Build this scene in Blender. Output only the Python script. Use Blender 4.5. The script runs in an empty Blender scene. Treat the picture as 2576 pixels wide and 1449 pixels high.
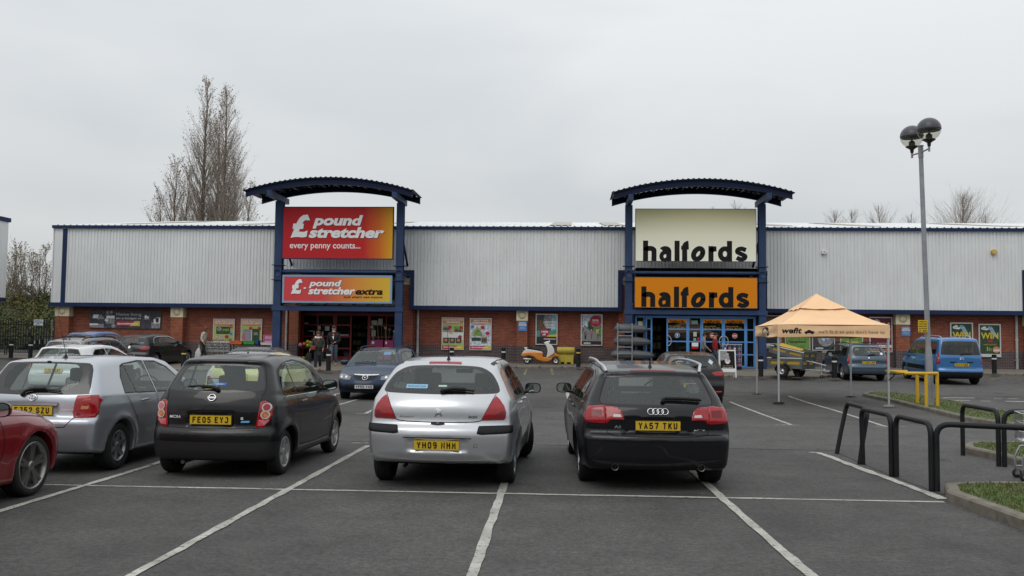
import bpy, bmesh, math, random
import numpy as np
from mathutils import Vector, Matrix
from math import radians, sin, cos, pi, tan, atan2, sqrt, degrees

SC = bpy.context.scene
COL = SC.collection
random.seed(7)

# ---------------------------------------------------------------- camera, world, sun, exposure
EYE = 1.75
YAW, PITCH, ROLL, FOC = 3.8, 3.20, 0.65, 2300.0      # focal length in units of a 2576 px wide frame
PW, PH = 2576.0, 1449.0
_y, _p, _r = radians(YAW), radians(PITCH), radians(ROLL)
FWD = Vector((-sin(_y)*cos(_p), cos(_y)*cos(_p), sin(_p)))
_rt = Vector((cos(_y), sin(_y), 0)); _up = _rt.cross(FWD)
RT = _rt*cos(_r) + _up*sin(_r)
UP = -_rt*sin(_r) + _up*cos(_r)
cam_data = bpy.data.cameras.new('camera'); cam = bpy.data.objects.new('camera', cam_data); COL.objects.link(cam)
M = Matrix((RT, UP, -FWD)).transposed().to_4x4(); M.translation = Vector((0, 0, EYE))
cam.matrix_world = M
cam_data.sensor_width = 36.0; cam_data.lens = 36.0*FOC/PW
cam_data.clip_start = 0.1; cam_data.clip_end = 2000
SC.camera = cam

SUN_EL, SUN_AZ = 48.0, 205.0     # degrees; azimuth clockwise from +Y (the sun is high behind the camera, behind cloud)
world = bpy.data.worlds.new('World'); SC.world = world; world.use_nodes = True
def build_world():
 nt = world.node_tree; N = nt.nodes; L = nt.links; N.clear()
 out = N.new('ShaderNodeOutputWorld'); bg = N.new('ShaderNodeBackground')
 sky = N.new('ShaderNodeTexSky'); sky.sky_type = 'NISHITA'; sky.sun_disc = False
 sky.sun_elevation = radians(SUN_EL); sky.sun_rotation = radians(SUN_AZ)
 sky.air_density = 1.0; sky.dust_density = 4.0
 tc = N.new('ShaderNodeTexCoord')
 sep = N.new('ShaderNodeSeparateXYZ'); L.new(tc.outputs['Generated'], sep.inputs[0])
 # cloud deck: soft broad banks of pale grey, bluish where it thins
 mp = N.new('ShaderNodeMapping'); mp.inputs['Scale'].default_value = (1.2, 1.2, 4.0)
 mp.inputs['Location'].default_value = (0.35, 0.2, 0.42)
 L.new(tc.outputs['Generated'], mp.inputs[0])
 nz = N.new('ShaderNodeTexNoise'); nz.inputs['Scale'].default_value = 1.9; nz.inputs['Detail'].default_value = 4.0
 nz.inputs['Roughness'].default_value = 0.42; nz.inputs['Distortion'].default_value = 0.3
 L.new(mp.outputs[0], nz.inputs['Vector'])
 rp = N.new('ShaderNodeValToRGB'); L.new(nz.outputs['Fac'], rp.inputs[0])
 e = rp.color_ramp.elements
 e[0].position = 0.38; e[0].color = (5.95, 6.25, 6.45, 1)
 e[1].position = 0.60; e[1].color = (6.95, 7.12, 7.2, 1)
 # overcast luminance rises towards the zenith
 mr = N.new('ShaderNodeMapRange'); mr.inputs['From Min'].default_value = 0.0; mr.inputs['From Max'].default_value = 1.0
 mr.inputs['To Min'].default_value = 0.90; mr.inputs['To Max'].default_value = 2.0
 L.new(sep.outputs['Z'], mr.inputs['Value'])
 mul = N.new('ShaderNodeVectorMath'); mul.operation = 'SCALE'
 L.new(rp.outputs[0], mul.inputs[0]); L.new(mr.outputs[0], mul.inputs['Scale'])
 mix = N.new('ShaderNodeMix'); mix.data_type = 'RGBA'; mix.inputs['Factor'].default_value = 0.93
 L.new(sky.outputs[0], mix.inputs['A']); L.new(mul.outputs[0], mix.inputs['B'])
 L.new(mix.outputs['Result'], bg.inputs['Color']); bg.inputs['Strength'].default_value = 0.10
 L.new(bg.outputs[0], out.inputs[0])
build_world()
sun_d = bpy.data.lights.new('sun', 'SUN'); sun_d.energy = 0.7; sun_d.angle = radians(35); sun_d.color = (1, 0.97, 0.93)
sun = bpy.data.objects.new('sun', sun_d); COL.objects.link(sun)
_az = radians(SUN_AZ); _el = radians(SUN_EL)
sdir = Vector((sin(_az)*cos(_el), cos(_az)*cos(_el), sin(_el)))
sun.rotation_euler = sdir.to_track_quat('Z', 'Y').to_euler(); sun.location = (0, -10, 40)
vs = SC.view_settings; vs.view_transform = 'Standard'; vs.look = 'None'; vs.exposure = 0.0; vs.gamma = 1.0; vs.use_curve_mapping = False

# ---------------------------------------------------------------- photograph geometry helpers
def ray(x, y): return FWD + RT*((x-PW/2)/FOC) + UP*((PH/2-y)/FOC)
EYEV = Vector((0, 0, EYE))
def onY(x, y, Y): d = ray(x, y); return EYEV + d*(Y/d.y)
def onZ(x, y, Z=0.0): d = ray(x, y); return EYEV + d*((Z-EYE)/d.z)
def gz(Y):                       # the tarmac is level, then rises gently towards the shops
 a, b, s = 26.0, 31.0, 0.028
 if Y <= a: return 0.0
 if Y < b: return s*(Y-a)**2/(2*(b-a))
 return s*(b-a)/2 + s*(min(Y, 62)-b)
def onG(x, y, dz=0.0):
 d = ray(x, y); lo, hi = 3.0, 120.0
 f = lambda t: (EYE + d.z*t) - gz(d.y*t) - dz
 for _ in range(50):
  m = (lo+hi)/2
  if f(m) > 0: lo = m
  else: hi = m
 P = EYEV + d*lo; return Vector((P.x, P.y, gz(P.y)+dz))

# ---------------------------------------------------------------- materials
MATS = {}
def _hexlin(c):
 return tuple((v/12.92 if v <= 0.04045 else ((v+0.055)/1.055)**2.4) for v in c)
def mat(name, col, rough=0.6, metal=0.0, coat=0.0, var=0.0, vscale=3.0, bump=0.0, bscale=40.0, spec=0.5, alpha=1.0, emit=0.0, trans=0.0, ior=1.45, var2=None, flake=False):
 if name in MATS: return MATS[name]
 m = bpy.data.materials.new(name); m.use_nodes = True; MATS[name] = m
 nt = m.node_tree; N = nt.nodes; L = nt.links; b = N['Principled BSDF']
 c4 = (*col, 1.0)
 b.inputs['Base Color'].default_value = c4; b.inputs['Roughness'].default_value = rough
 b.inputs['Metallic'].default_value = metal; b.inputs['Coat Weight'].default_value = coat
 b.inputs['Coat Roughness'].default_value = 0.03
 b.inputs['Specular IOR Level'].default_value = spec; b.inputs['Alpha'].default_value = alpha
 b.inputs['Transmission Weight'].default_value = trans; b.inputs['IOR'].default_value = ior
 if emit > 0:
  b.inputs['Emission Color'].default_value = c4; b.inputs['Emission Strength'].default_value = emit
 tc = N.new('ShaderNodeTexCoord')
 if var > 0:
  nz = N.new('ShaderNodeTexNoise'); nz.inputs['Scale'].default_value = vscale; nz.inputs['Detail'].default_value = 6
  nz.inputs['Roughness'].default_value = 0.6
  L.new(tc.outputs['Object'], nz.inputs['Vector'])
  rp = N.new('ShaderNodeValToRGB'); L.new(nz.outputs['Fac'], rp.inputs[0])
  lo = tuple(max(0, v*(1-var)) for v in col); hi = tuple(min(1, v*(1+var)) for v in col)
  if var2: lo = var2
  rp.color_ramp.elements[0].position = 0.32; rp.color_ramp.elements[0].color = (*lo, 1)
  rp.color_ramp.elements[1].position = 0.68; rp.color_ramp.elements[1].color = (*hi, 1)
  L.new(rp.outputs[0], b.inputs['Base Color'])
  mr = N.new('ShaderNodeMapRange'); L.new(nz.outputs['Fac'], mr.inputs['Value'])
  mr.inputs['From Min'].default_value = 0.3; mr.inputs['From Max'].default_value = 0.7
  mr.inputs['To Min'].default_value = max(0.0, rough-0.08); mr.inputs['To Max'].default_value = min(1, rough+0.08)
  L.new(mr.outputs[0], b.inputs['Roughness'])
 if bump > 0:
  nb = N.new('ShaderNodeTexNoise'); nb.inputs['Scale'].default_value = bscale; nb.inputs['Detail'].default_value = 4
  L.new(tc.outputs['Object'], nb.inputs['Vector'])
  bp = N.new('ShaderNodeBump'); bp.inputs['Strength'].default_value = bump; bp.inputs['Distance'].default_value = 0.01
  L.new(nb.outputs['Fac'], bp.inputs['Height']); L.new(bp.outputs[0], b.inputs['Normal'])
 return m
def paint(name, col, metal=0.0, rough=0.35, dirt=0.12, coat=1.0, spec=0.5):
 """car paint: base under a clear coat, with a film of road dirt that thickens low down on the body"""
 if name in MATS: return MATS[name]
 m = mat(name, col, rough, metal, coat=coat, spec=spec)
 nt = m.node_tree; N = nt.nodes; L = nt.links; b = N['Principled BSDF']
 tc = N.new('ShaderNodeTexCoord'); sp = N.new('ShaderNodeSeparateXYZ'); L.new(tc.outputs['Object'], sp.inputs[0])
 nz = N.new('ShaderNodeTexNoise'); nz.inputs['Scale'].default_value = 5; nz.inputs['Detail'].default_value = 8
 L.new(tc.outputs['Object'], nz.inputs['Vector'])
 mr = N.new('ShaderNodeMapRange'); L.new(sp.outputs['Z'], mr.inputs['Value'])
 mr.inputs['From Min'].default_value = 0.15; mr.inputs['From Max'].default_value = 0.75
 mr.inputs['To Min'].default_value = 0.55; mr.inputs['To Max'].default_value = 0.06
 mu = N.new('ShaderNodeMath'); mu.operation = 'MULTIPLY'; L.new(nz.outputs['Fac'], mu.inputs[0]); L.new(mr.outputs[0], mu.inputs[1])
 m2 = N.new('ShaderNodeMath'); m2.operation = 'MULTIPLY'; m2.inputs[1].default_value = dirt*6; L.new(mu.outputs[0], m2.inputs[0]); m2.use_clamp = True
 mix = N.new('ShaderNodeMix'); mix.data_type = 'RGBA'; mix.inputs['A'].default_value = (*col, 1)
 mix.inputs['B'].default_value = (0.13, 0.12, 0.105, 1); L.new(m2.outputs[0], mix.inputs['Factor'])
 L.new(mix.outputs['Result'], b.inputs['Base Color'])
 r2 = N.new('ShaderNodeMapRange'); L.new(m2.outputs[0], r2.inputs['Value']); r2.inputs['To Min'].default_value = 0.03; r2.inputs['To Max'].default_value = 0.30
 L.new(r2.outputs[0], b.inputs['Coat Roughness'])
 return m
def glass_mat(name, tint=(0.62, 0.70, 0.67), alpha=0.55, dark=0.02, refl=0.75):
 """thin window glass: mirror-like film over tinted see-through"""
 if name in MATS: return MATS[name]
 m = bpy.data.materials.new(name); m.use_nodes = True; MATS[name] = m
 nt = m.node_tree; N = nt.nodes; L = nt.links; N.clear()
 out = N.new('ShaderNodeOutputMaterial'); tr = N.new('ShaderNodeBsdfTransparent'); tr.inputs[0].default_value = (*tint, 1)
 gl = N.new('ShaderNodeBsdfGlossy'); gl.inputs['Roughness'].default_value = 0.02; gl.inputs['Color'].default_value = (0.9, 0.95, 0.93, 1)
 df = N.new('ShaderNodeBsdfDiffuse'); df.inputs[0].default_value = (dark*1.0, dark*1.15, dark*1.1, 1)
 m1 = N.new('ShaderNodeMixShader'); m1.inputs[0].default_value = 1-alpha; L.new(tr.outputs[0], m1.inputs[1]); L.new(df.outputs[0], m1.inputs[2])
 ge = N.new('ShaderNodeNewGeometry'); dt = N.new('ShaderNodeVectorMath'); dt.operation = 'DOT_PRODUCT'; L.new(ge.outputs['Incoming'], dt.inputs[0]); L.new(ge.outputs['Normal'], dt.inputs[1])
 def mth(op, a, b=None):
  x = N.new('ShaderNodeMath'); x.operation = op
  for i, v in enumerate((a, b)):
   if v is None: continue
   if isinstance(v, (int, float)): x.inputs[i].default_value = v
   else: L.new(v, x.inputs[i])
  return x.outputs[0]
 q5 = mth('POWER', mth('SUBTRACT', 1.0, mth('ABSOLUTE', dt.outputs['Value'])), 5.0)
 ma = N.new('ShaderNodeMath'); ma.operation = 'MULTIPLY_ADD'; ma.inputs[1].default_value = refl; ma.inputs[2].default_value = 0.012; ma.use_clamp = True
 L.new(mth('ADD', mth('MULTIPLY', q5, .95), .05), ma.inputs[0])
 m2 = N.new('ShaderNodeMixShader'); L.new(ma.outputs[0], m2.inputs[0]); L.new(m1.outputs[0], m2.inputs[1]); L.new(gl.outputs[0], m2.inputs[2])
 L.new(m2.outputs[0], out.inputs[0])
 return m
BLACKP = mat('black_plastic', (0.007, 0.007, 0.008), 0.5, spec=.3, bump=0.1, bscale=300)
RUBBER = mat('rubber', (0.012, 0.012, 0.012), 0.8, var=0.3, vscale=8)
DARK = mat('dark_interior', (0.012, 0.012, 0.013), 0.8)
CHROME = mat('chrome', (0.75, 0.76, 0.78), 0.12, 1.0)
ALLOY = mat('alloy', (0.42, 0.43, 0.45), 0.3, 0.9, var=0.15)
WHITE = mat('white_print', (0.78, 0.78, 0.78), 0.5)
BLACK = mat('black_print', (0.007, 0.007, 0.008), 0.6, spec=.25)
STEEL = mat('galvanised_steel', (0.33, 0.35, 0.37), 0.45, 0.6, var=0.2, vscale=6)

# ---------------------------------------------------------------- object helpers
def tag(o, label=None, cat=None, group=None, kind=None):
 if label: o['label'] = label
 if cat: o['category'] = cat
 if group: o['group'] = group
 if kind: o['kind'] = kind
 return o
def thing(name, label, cat, loc=(0, 0, 0), rz=0.0, group=None):
 o = bpy.data.objects.new(name, None); COL.objects.link(o); o.empty_display_size = 0.3
 o.location = loc; o.rotation_euler = (0, 0, rz)
 return tag(o, label, cat, group)
def copy_tree(o, parent=None):
 c = o.copy(); COL.objects.link(c); c.parent = parent
 for ch in list(o.children): copy_tree(ch, c)
 return c

class MB:
 """collects faces for one mesh object"""
 def __init__(s): s.v = []; s.f = []; s.m = []; s.mats = []; s.sm = []
 def mi(s, m):
  if m is None: m = BLACK
  if m not in s.mats: s.mats.append(m)
  return s.mats.index(m)
 def add(s, vs, fs, m=None, smooth=False):
  o = len(s.v); s.v.extend([tuple(v) for v in vs]); k = s.mi(m)
  for f in fs: s.f.append(tuple(i+o for i in f)); s.m.append(k); s.sm.append(smooth)
  return s
 def box(s, x0, x1, y0, y1, z0, z1, m=None, bev=0.0, rot=None, piv=None):
  if bev > 0:
   b = min(bev, (x1-x0)/2.01, (y1-y0)/2.01, (z1-z0)/2.01)
   vs = [];
   bm = bmesh.new(); bmesh.ops.create_cube(bm, size=1)
   for v in bm.verts: v.co = Vector((x0+(x1-x0)*(v.co.x+.5), y0+(y1-y0)*(v.co.y+.5), z0+(z1-z0)*(v.co.z+.5)))
   bmesh.ops.bevel(bm, geom=bm.edges[:], offset=b, segments=2, affect='EDGES', profile=0.6)
   vs = [v.co.copy() for v in bm.verts]; bm.verts.index_update(); fs = [[v.index for v in f.verts] for f in bm.faces]; bm.free()
  else:
   vs = [Vector(p) for p in ((x0,y0,z0),(x1,y0,z0),(x1,y1,z0),(x0,y1,z0),(x0,y0,z1),(x1,y0,z1),(x1,y1,z1),(x0,y1,z1))]
   fs = [(0,3,2,1),(4,5,6,7),(0,1,5,4),(1,2,6,5),(2,3,7,6),(3,0,4,7)]
  if rot is not None:
   p = Vector(piv) if piv is not None else Vector(((x0+x1)/2, (y0+y1)/2, (z0+z1)/2))
   vs = [rot @ (v-p) + p for v in vs]
  return s.add(vs, fs, m)
 def quad(s, a, b, c, d, m=None): return s.add([a, b, c, d], [(0,1,2,3)], m)
 def prism(s, pts, ax, a0, a1, m=None, smooth=False):
  """polygon pts in the two other axes, extruded along ax (0 x, 1 y, 2 z)"""
  def P(p, a):
   return (a, p[0], p[1]) if ax == 0 else ((p[0], a, p[1]) if ax == 1 else (p[0], p[1], a))
  n = len(pts); vs = [P(p, a0) for p in pts] + [P(p, a1) for p in pts]
  fs = [tuple(range(n)), tuple(range(2*n-1, n-1, -1))]
  s.add(vs, fs, m)
  s.add(vs, [((i+1) % n, i, n+i, n+(i+1) % n) for i in range(n)], m, smooth)
  return s
 def cyl(s, p0, p1, r0, r1=None, m=None, n=12, caps=True, smooth=True):
  p0 = Vector(p0); p1 = Vector(p1); r1 = r0 if r1 is None else r1
  d = (p1-p0);
  if d.length < 1e-6: return s
  q = d.to_track_quat('Z', 'Y').to_matrix(); vs = []
  for p, r in ((p0, r0), (p1, r1)):
   for i in range(n):
    a = 2*pi*i/n; vs.append(p + q @ Vector((cos(a)*r, sin(a)*r, 0)))
  s.add(vs, [(i, (i+1) % n, n+(i+1) % n, n+i) for i in range(n)], m, smooth)
  if caps: s.add(vs, [tuple(range(n-1, -1, -1)), tuple(range(n, 2*n))], m)
  return s
 def tube(s, pts, r, m=None, n=10, closed=False, caps=True, ry=None):
  pts = [Vector(p) for p in pts]; N = len(pts); rr = r if isinstance(r, (list, tuple)) else [r]*N
  vs = []; up = None; rings = []
  for i in range(N):
   if closed: t = (pts[(i+1) % N]-pts[i-1])
   else: t = (pts[min(i+1, N-1)]-pts[max(i-1, 0)])
   t = t.normalized()
   if up is None:
    up = Vector((0, 0, 1)) if abs(t.z) < 0.9 else Vector((1, 0, 0))
   a = up - t*up.dot(t)
   if a.length < 1e-4: a = t.orthogonal()
   a.normalize(); up = a; b = t.cross(a)
   for k in range(n):
    an = 2*pi*k/n; vs.append(pts[i] + a*cos(an)*rr[i] + b*sin(an)*(rr[i] if ry is None else ry))
  fs = []
  for i in range(N if closed else N-1):
   j = (i+1) % N
   for k in range(n): fs.append((i*n+k, i*n+(k+1) % n, j*n+(k+1) % n, j*n+k))
  s.add(vs, fs, m, True)
  if caps and not closed: s.add(vs, [tuple(range(n-1, -1, -1)), tuple(range((N-1)*n, N*n))], m)
  return s
 def lathe(s, prof, c=(0, 0, 0), axis='z', m=None, n=24, smooth=True, sy=1.0):
  c = Vector(c); vs = []; k = len(prof)
  for i in range(n):
   a = 2*pi*i/n
   for (r, h) in prof:
    x, y = r*cos(a), r*sin(a)*sy
    vs.append(c + (Vector((x, y, h)) if axis == 'z' else (Vector((h, x, y)) if axis == 'x' else Vector((x, h, y)))))
  fs = []
  for i in range(n):
   j = (i+1) % n
   for q in range(k-1): fs.append((i*k+q, j*k+q, j*k+q+1, i*k+q+1))
  return s.add(vs, fs, m, smooth)
 def sphere(s, c, r, m=None, nu=16, nv=10, sx=1, sy=1, sz=1):
  prof = [(r*sin(pi*i/nv), -r*cos(pi*i/nv)) for i in range(nv+1)]
  prof = [(max(a, 0.0005), b) for a, b in prof]
  o = len(s.v); s.lathe(prof, (0, 0, 0), 'z', m, nu)
  for i in range(o, len(s.v)): v = s.v[i]; s.v[i] = (c[0]+v[0]*sx, c[1]+v[1]*sy, c[2]+v[2]*sz)
  return s
 def xf(s, mtx, start=0):
  for i in range(start, len(s.v)): s.v[i] = tuple(mtx @ Vector(s.v[i]))
  return s
 def build(s, name, parent=None, world=False, fix=True, doubles=0.0):
  me = bpy.data.meshes.new(name); vs = s.v
  if world and parent is not None:
   l = parent.location; rz = Matrix.Rotation(-parent.rotation_euler.z, 3, 'Z')
   vs = [tuple(rz @ (Vector(v)-l)) for v in vs]
  me.from_pydata(vs, [], s.f)
  for m in s.mats: me.materials.append(m)
  me.polygons.foreach_set('material_index', s.m); me.polygons.foreach_set('use_smooth', s.sm)
  if fix or doubles:
   bm = bmesh.new(); bm.from_mesh(me)
   if doubles: bmesh.ops.remove_doubles(bm, verts=bm.verts, dist=doubles)
   if fix: bmesh.ops.recalc_face_normals(bm, faces=bm.faces)
   bm.to_mesh(me); bm.free()
  me.update()
  o = bpy.data.objects.new(name, me); COL.objects.link(o)
  if parent is not None: o.parent = parent
  return o

_TX = {}
def text_geo(txt, shear=0.0, bold=0.0, space=1.0):
 k = (txt, shear, bold, space)
 if k in _TX: return _TX[k]
 cu = bpy.data.curves.new('t', 'FONT'); cu.body = txt; cu.shear = shear; cu.offset = bold; cu.space_character = space
 cu.fill_mode = 'FRONT'; cu.resolution_u = 4
 ob = bpy.data.objects.new('t', cu); COL.objects.link(ob)
 dg = bpy.context.evaluated_depsgraph_get(); me = ob.evaluated_get(dg).to_mesh()
 vs = [(v.co.x, v.co.y) for v in me.vertices]; fs = [tuple(p.vertices) for p in me.polygons]
 ob.evaluated_get(dg).to_mesh_clear(); bpy.data.objects.remove(ob); bpy.data.curves.remove(cu)
 xs = [v[0] for v in vs] or [0]; ys = [v[1] for v in vs] or [0]
 _TX[k] = (vs, fs, (min(xs), max(xs), min(ys), max(ys))); return _TX[k]
def text_fit(mb, txt, x0, x1, z0, z1, fn, m, shear=0.0, bold=0.0, space=1.0, keep=False):
 """lay txt into the box x0..x1, z0..z1 of a surface; fn(u, v) gives the 3-D point"""
 vs, fs, (a, b, c, d) = text_geo(txt, shear, bold, space)
 if not fs: return
 w = x1-x0; h = z1-z0; sx = w/(b-a); sz = h/(d-c)
 if keep:
  sx = sz = min(sx, sz)
 mb.add([fn(x0+(v[0]-a)*sx, z0+(v[1]-c)*sz) for v in vs], [tuple(f) for f in fs], m)
def catmull(pts, n=6, closed=False):
 out = []; N = len(pts)
 rng = range(N) if closed else range(N-1)
 for i in rng:
  p = [pts[(i+j) % N] if closed else pts[min(max(i+j, 0), N-1)] for j in (-1, 0, 1, 2)]
  for k in range(n):
   t = k/n; t2 = t*t; t3 = t2*t
   out.append(tuple(0.5*((2*p[1][c]) + (-p[0][c]+p[2][c])*t + (2*p[0][c]-5*p[1][c]+4*p[2][c]-p[3][c])*t2 + (-p[0][c]+3*p[1][c]-3*p[2][c]+p[3][c])*t3) for c in range(len(pts[0]))))
 if not closed: out.append(tuple(pts[-1]))
 return out
# ================================================================ ground, roads, kerbs, markings
def asphalt(name, base=0.052, patch=0.25):
 m = bpy.data.materials.new(name); m.use_nodes = True; MATS[name] = m
 nt = m.node_tree; N = nt.nodes; L = nt.links; b = N['Principled BSDF']
 tc = N.new('ShaderNodeTexCoord')
 def noise(sc, det=6, ro=0.6, dist=0):
  n = N.new('ShaderNodeTexNoise'); n.inputs['Scale'].default_value = sc; n.inputs['Detail'].default_value = det
  n.inputs['Roughness'].default_value = ro; n.inputs['Distortion'].default_value = dist
  L.new(tc.outputs['Object'], n.inputs['Vector']); return n
 big = noise(0.22, 5, 0.6, 0.4); mid = noise(1.6, 8, 0.72, 0.2); fine = noise(60, 5, 0.85); grit = noise(210, 2, 0.8)
 def rmp(n, p0, c0, p1, c1):
  r = N.new('ShaderNodeValToRGB'); L.new(n.outputs['Fac'], r.inputs[0]); r.color_ramp.elements[0].position = p0; r.color_ramp.elements[1].position = p1
  r.color_ramp.elements[0].color = (c0, c0, c0, 1); r.color_ramp.elements[1].color = (c1, c1, c1, 1); return r
 def mul(a, bb):
  x = N.new('ShaderNodeMix'); x.data_type = 'RGBA'; x.blend_type = 'MULTIPLY'; x.inputs['Factor'].default_value = 1
  L.new(a, x.inputs['A']); L.new(bb, x.inputs['B']); return x.outputs['Result']
 r1 = rmp(big, 0.3, 1-patch, 0.7, 1+patch); r2 = rmp(mid, 0.3, 0.74, 0.72, 1.28); f2 = noise(17, 4, 0.9); r5 = rmp(f2, 0.38, 0.66, 0.64, 1.45); r3 = rmp(fine, 0.35, 0.62, 0.68, 1.5); r4 = rmp(grit, 0.66, 1.0, 0.74, 2.1)
 base_n = N.new('ShaderNodeRGB'); base_n.outputs[0].default_value = (base*1.03, base*0.99, base*0.95, 1)
 c = mul(mul(mul(mul(mul(base_n.outputs[0], r1.outputs[0]), r2.outputs[0]), r3.outputs[0]), r4.outputs[0]), r5.outputs[0])
 # oil drips and dark stains
 vo = N.new('ShaderNodeTexVoronoi'); vo.inputs['Scale'].default_value = 0.55; L.new(tc.outputs['Object'], vo.inputs['Vector'])
 ad = N.new('ShaderNodeMath'); ad.operation = 'MULTIPLY_ADD'; L.new(mid.outputs['Fac'], ad.inputs[0]); ad.inputs[1].default_value = 0.5; L.new(vo.outputs['Distance'], ad.inputs[2])
 st = N.new('ShaderNodeValToRGB'); L.new(ad.outputs[0], st.inputs[0]); st.color_ramp.elements[0].position = 0.33; st.color_ramp.elements[1].position = 0.42
 st.color_ramp.elements[0].color = (0.62, 0.62, 0.62, 1); st.color_ramp.elements[1].color = (1, 1, 1, 1)
 c = mul(c, st.outputs[0])
 # pale specks: gum, grit, fallen petals
 v2 = N.new('ShaderNodeTexVoronoi'); v2.inputs['Scale'].default_value = 2.2; L.new(tc.outputs['Object'], v2.inputs['Vector'])
 sp = N.new('ShaderNodeValToRGB'); L.new(v2.outputs['Distance'], sp.inputs[0]); sp.color_ramp.elements[0].position = 0.022; sp.color_ramp.elements[1].position = 0.034
 sp.color_ramp.elements[0].color = (2.4, 2.35, 2.3, 1); sp.color_ramp.elements[1].color = (1, 1, 1, 1)
 c = mul(c, sp.outputs[0])
 L.new(c, b.inputs['Base Color']); b.inputs['Roughness'].default_value = 0.82
 b.inputs['Specular IOR Level'].default_value = 0.35
 bp = N.new('ShaderNodeBump'); bp.inputs['Strength'].default_value = 0.5; bp.inputs['Distance'].default_value = 0.006
 L.new(fine.outputs['Fac'], bp.inputs['Height']); L.new(bp.outputs[0], b.inputs['Normal'])
 return m
ASPH = asphalt('asphalt_bays', 0.062, .34)
ASPH2 = asphalt('asphalt_lane', 0.070, 0.12)
ASPH3 = asphalt('asphalt_footway', 0.060, 0.15)

def worn(name, col, under, amt=0.5, scale=9):
 m = bpy.data.materials.new(name); m.use_nodes = True; MATS[name] = m
 nt = m.node_tree; N = nt.nodes; L = nt.links; b = N['Principled BSDF']
 tc = N.new('ShaderNodeTexCoord')
 a = N.new('ShaderNodeTexNoise'); a.inputs['Scale'].default_value = scale; a.inputs['Detail'].default_value = 10; a.inputs['Roughness'].default_value = 0.75
 L.new(tc.outputs['Object'], a.inputs['Vector'])
 r = N.new('ShaderNodeValToRGB'); L.new(a.outputs['Fac'], r.inputs[0]); r.color_ramp.elements[0].position = amt-0.035; r.color_ramp.elements[1].position = amt+0.035
 r.color_ramp.elements[0].color = (*under, 1); r.color_ramp.elements[1].color = (*col, 1)
 d = N.new('ShaderNodeTexNoise'); d.inputs['Scale'].default_value = 2.2; d.inputs['Detail'].default_value = 6; L.new(tc.outputs['Object'], d.inputs['Vector'])
 r2 = N.new('ShaderNodeValToRGB'); L.new(d.outputs['Fac'], r2.inputs[0]); r2.color_ramp.elements[0].color = (0.62, 0.61, 0.58, 1); r2.color_ramp.elements[1].color = (1.1, 1.1, 1.1, 1)
 r2.color_ramp.elements[0].position = 0.3; r2.color_ramp.elements[1].position = 0.65
 x = N.new('ShaderNodeMix'); x.data_type = 'RGBA'; x.blend_type = 'MULTIPLY'; x.inputs['Factor'].default_value = 1
 L.new(r.outputs[0], x.inputs['A']); L.new(r2.outputs[0], x.inputs['B']); L.new(x.outputs['Result'], b.inputs['Base Color'])
 b.inputs['Roughness'].default_value = 0.75
 return m
WLINE = worn('bay_line_paint', (0.42, 0.41, 0.375), (0.10, 0.10, 0.098), 0.425, 16)
WLINE2 = worn('worn_line_paint', (0.38, 0.375, 0.36), (0.085, 0.085, 0.085), 0.50)
YLINE = worn('yellow_line_paint', (0.36, 0.29, 0.12), (0.085, 0.08, 0.07), 0.52)

def drape(pts, dz, m, name, mb=None, step=1.0, world=True):
 """a flat polygon (list of XY) laid on the ground profile; split along Y so that it follows the rise"""
 bm = bmesh.new(); vs = [bm.verts.new((p[0], p[1], 0)) for p in pts]; bm.faces.new(vs)
 y0 = min(p[1] for p in pts); y1 = max(p[1] for p in pts)
 for cy in [26, 27, 28, 29, 30, 31, 62]:
  if y0 < cy < y1: bmesh.ops.bisect_plane(bm, geom=bm.verts[:]+bm.edges[:]+bm.faces[:], plane_co=(0, cy, 0), plane_no=(0, 1, 0))
 bmesh.ops.triangulate(bm, faces=bm.faces)
 for v in bm.verts: v.co.z = gz(v.co.y)+dz
 bmesh.ops.recalc_face_normals(bm, faces=bm.faces)
 for f in bm.faces:
  if f.normal.z < 0: f.normal_flip()
 bm.verts.index_update()
 V = [v.co.copy() for v in bm.verts]; F = [[v.index for v in f.verts] for f in bm.faces]; bm.free()
 own = mb is None
 mb = mb or MB(); mb.add(V, F, m)
 if own: return mb.build(name, fix=False)

# one big sheet to the horizon, following the profile
g = MB(); ys = [-40, 0, 10, 20, 26, 27, 28, 29, 30, 31, 36, 42, 50, 62, 120, 900]
for i in range(len(ys)-1):
 g.quad((-900, ys[i], gz(ys[i])), (900, ys[i], gz(ys[i])), (900, ys[i+1], gz(ys[i+1])), (-900, ys[i+1], gz(ys[i+1])), ASPH)
tag(g.build('ground', fix=False), kind='structure')
# lighter driving lanes between the bays
lane = MB(); drape([(-60, 15.3), (60, 15.3), (60, 20.0), (-60, 20.0)], 0.004, ASPH2, '', lane)
drape([(-60, 31.0), (60, 31.0), (60, 46), (-60, 46)], 0.004, ASPH2, '', lane)
tag(lane.build('road', fix=False), kind='structure')

def strip_line(mb, a, b, w, m, dz=0.005, rag=0.010):
 """a painted line between two ground points with slightly ragged edges"""
 a = Vector((a[0], a[1])); b = Vector((b[0], b[1])); d = (b-a); Ln = d.length; d /= Ln; n = Vector((-d.y, d.x))
 k = max(2, int(Ln/0.22)); L_ = []; R_ = []
 for i in range(k+1):
  p = a + d*(Ln*i/k); L_.append(p + n*(w/2+random.uniform(-rag, rag))); R_.append(p - n*(w/2+random.uniform(-rag, rag)))
 vs = []
 for p in L_ + R_: vs.append((p.x, p.y, gz(p.y)+dz))
 mb.add(vs, [(i, k+1+i, k+2+i, i+1) for i in range(k)], m)
def P2(x, y): p = onG(x, y); return (p.x, p.y)
wl = MB()
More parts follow.
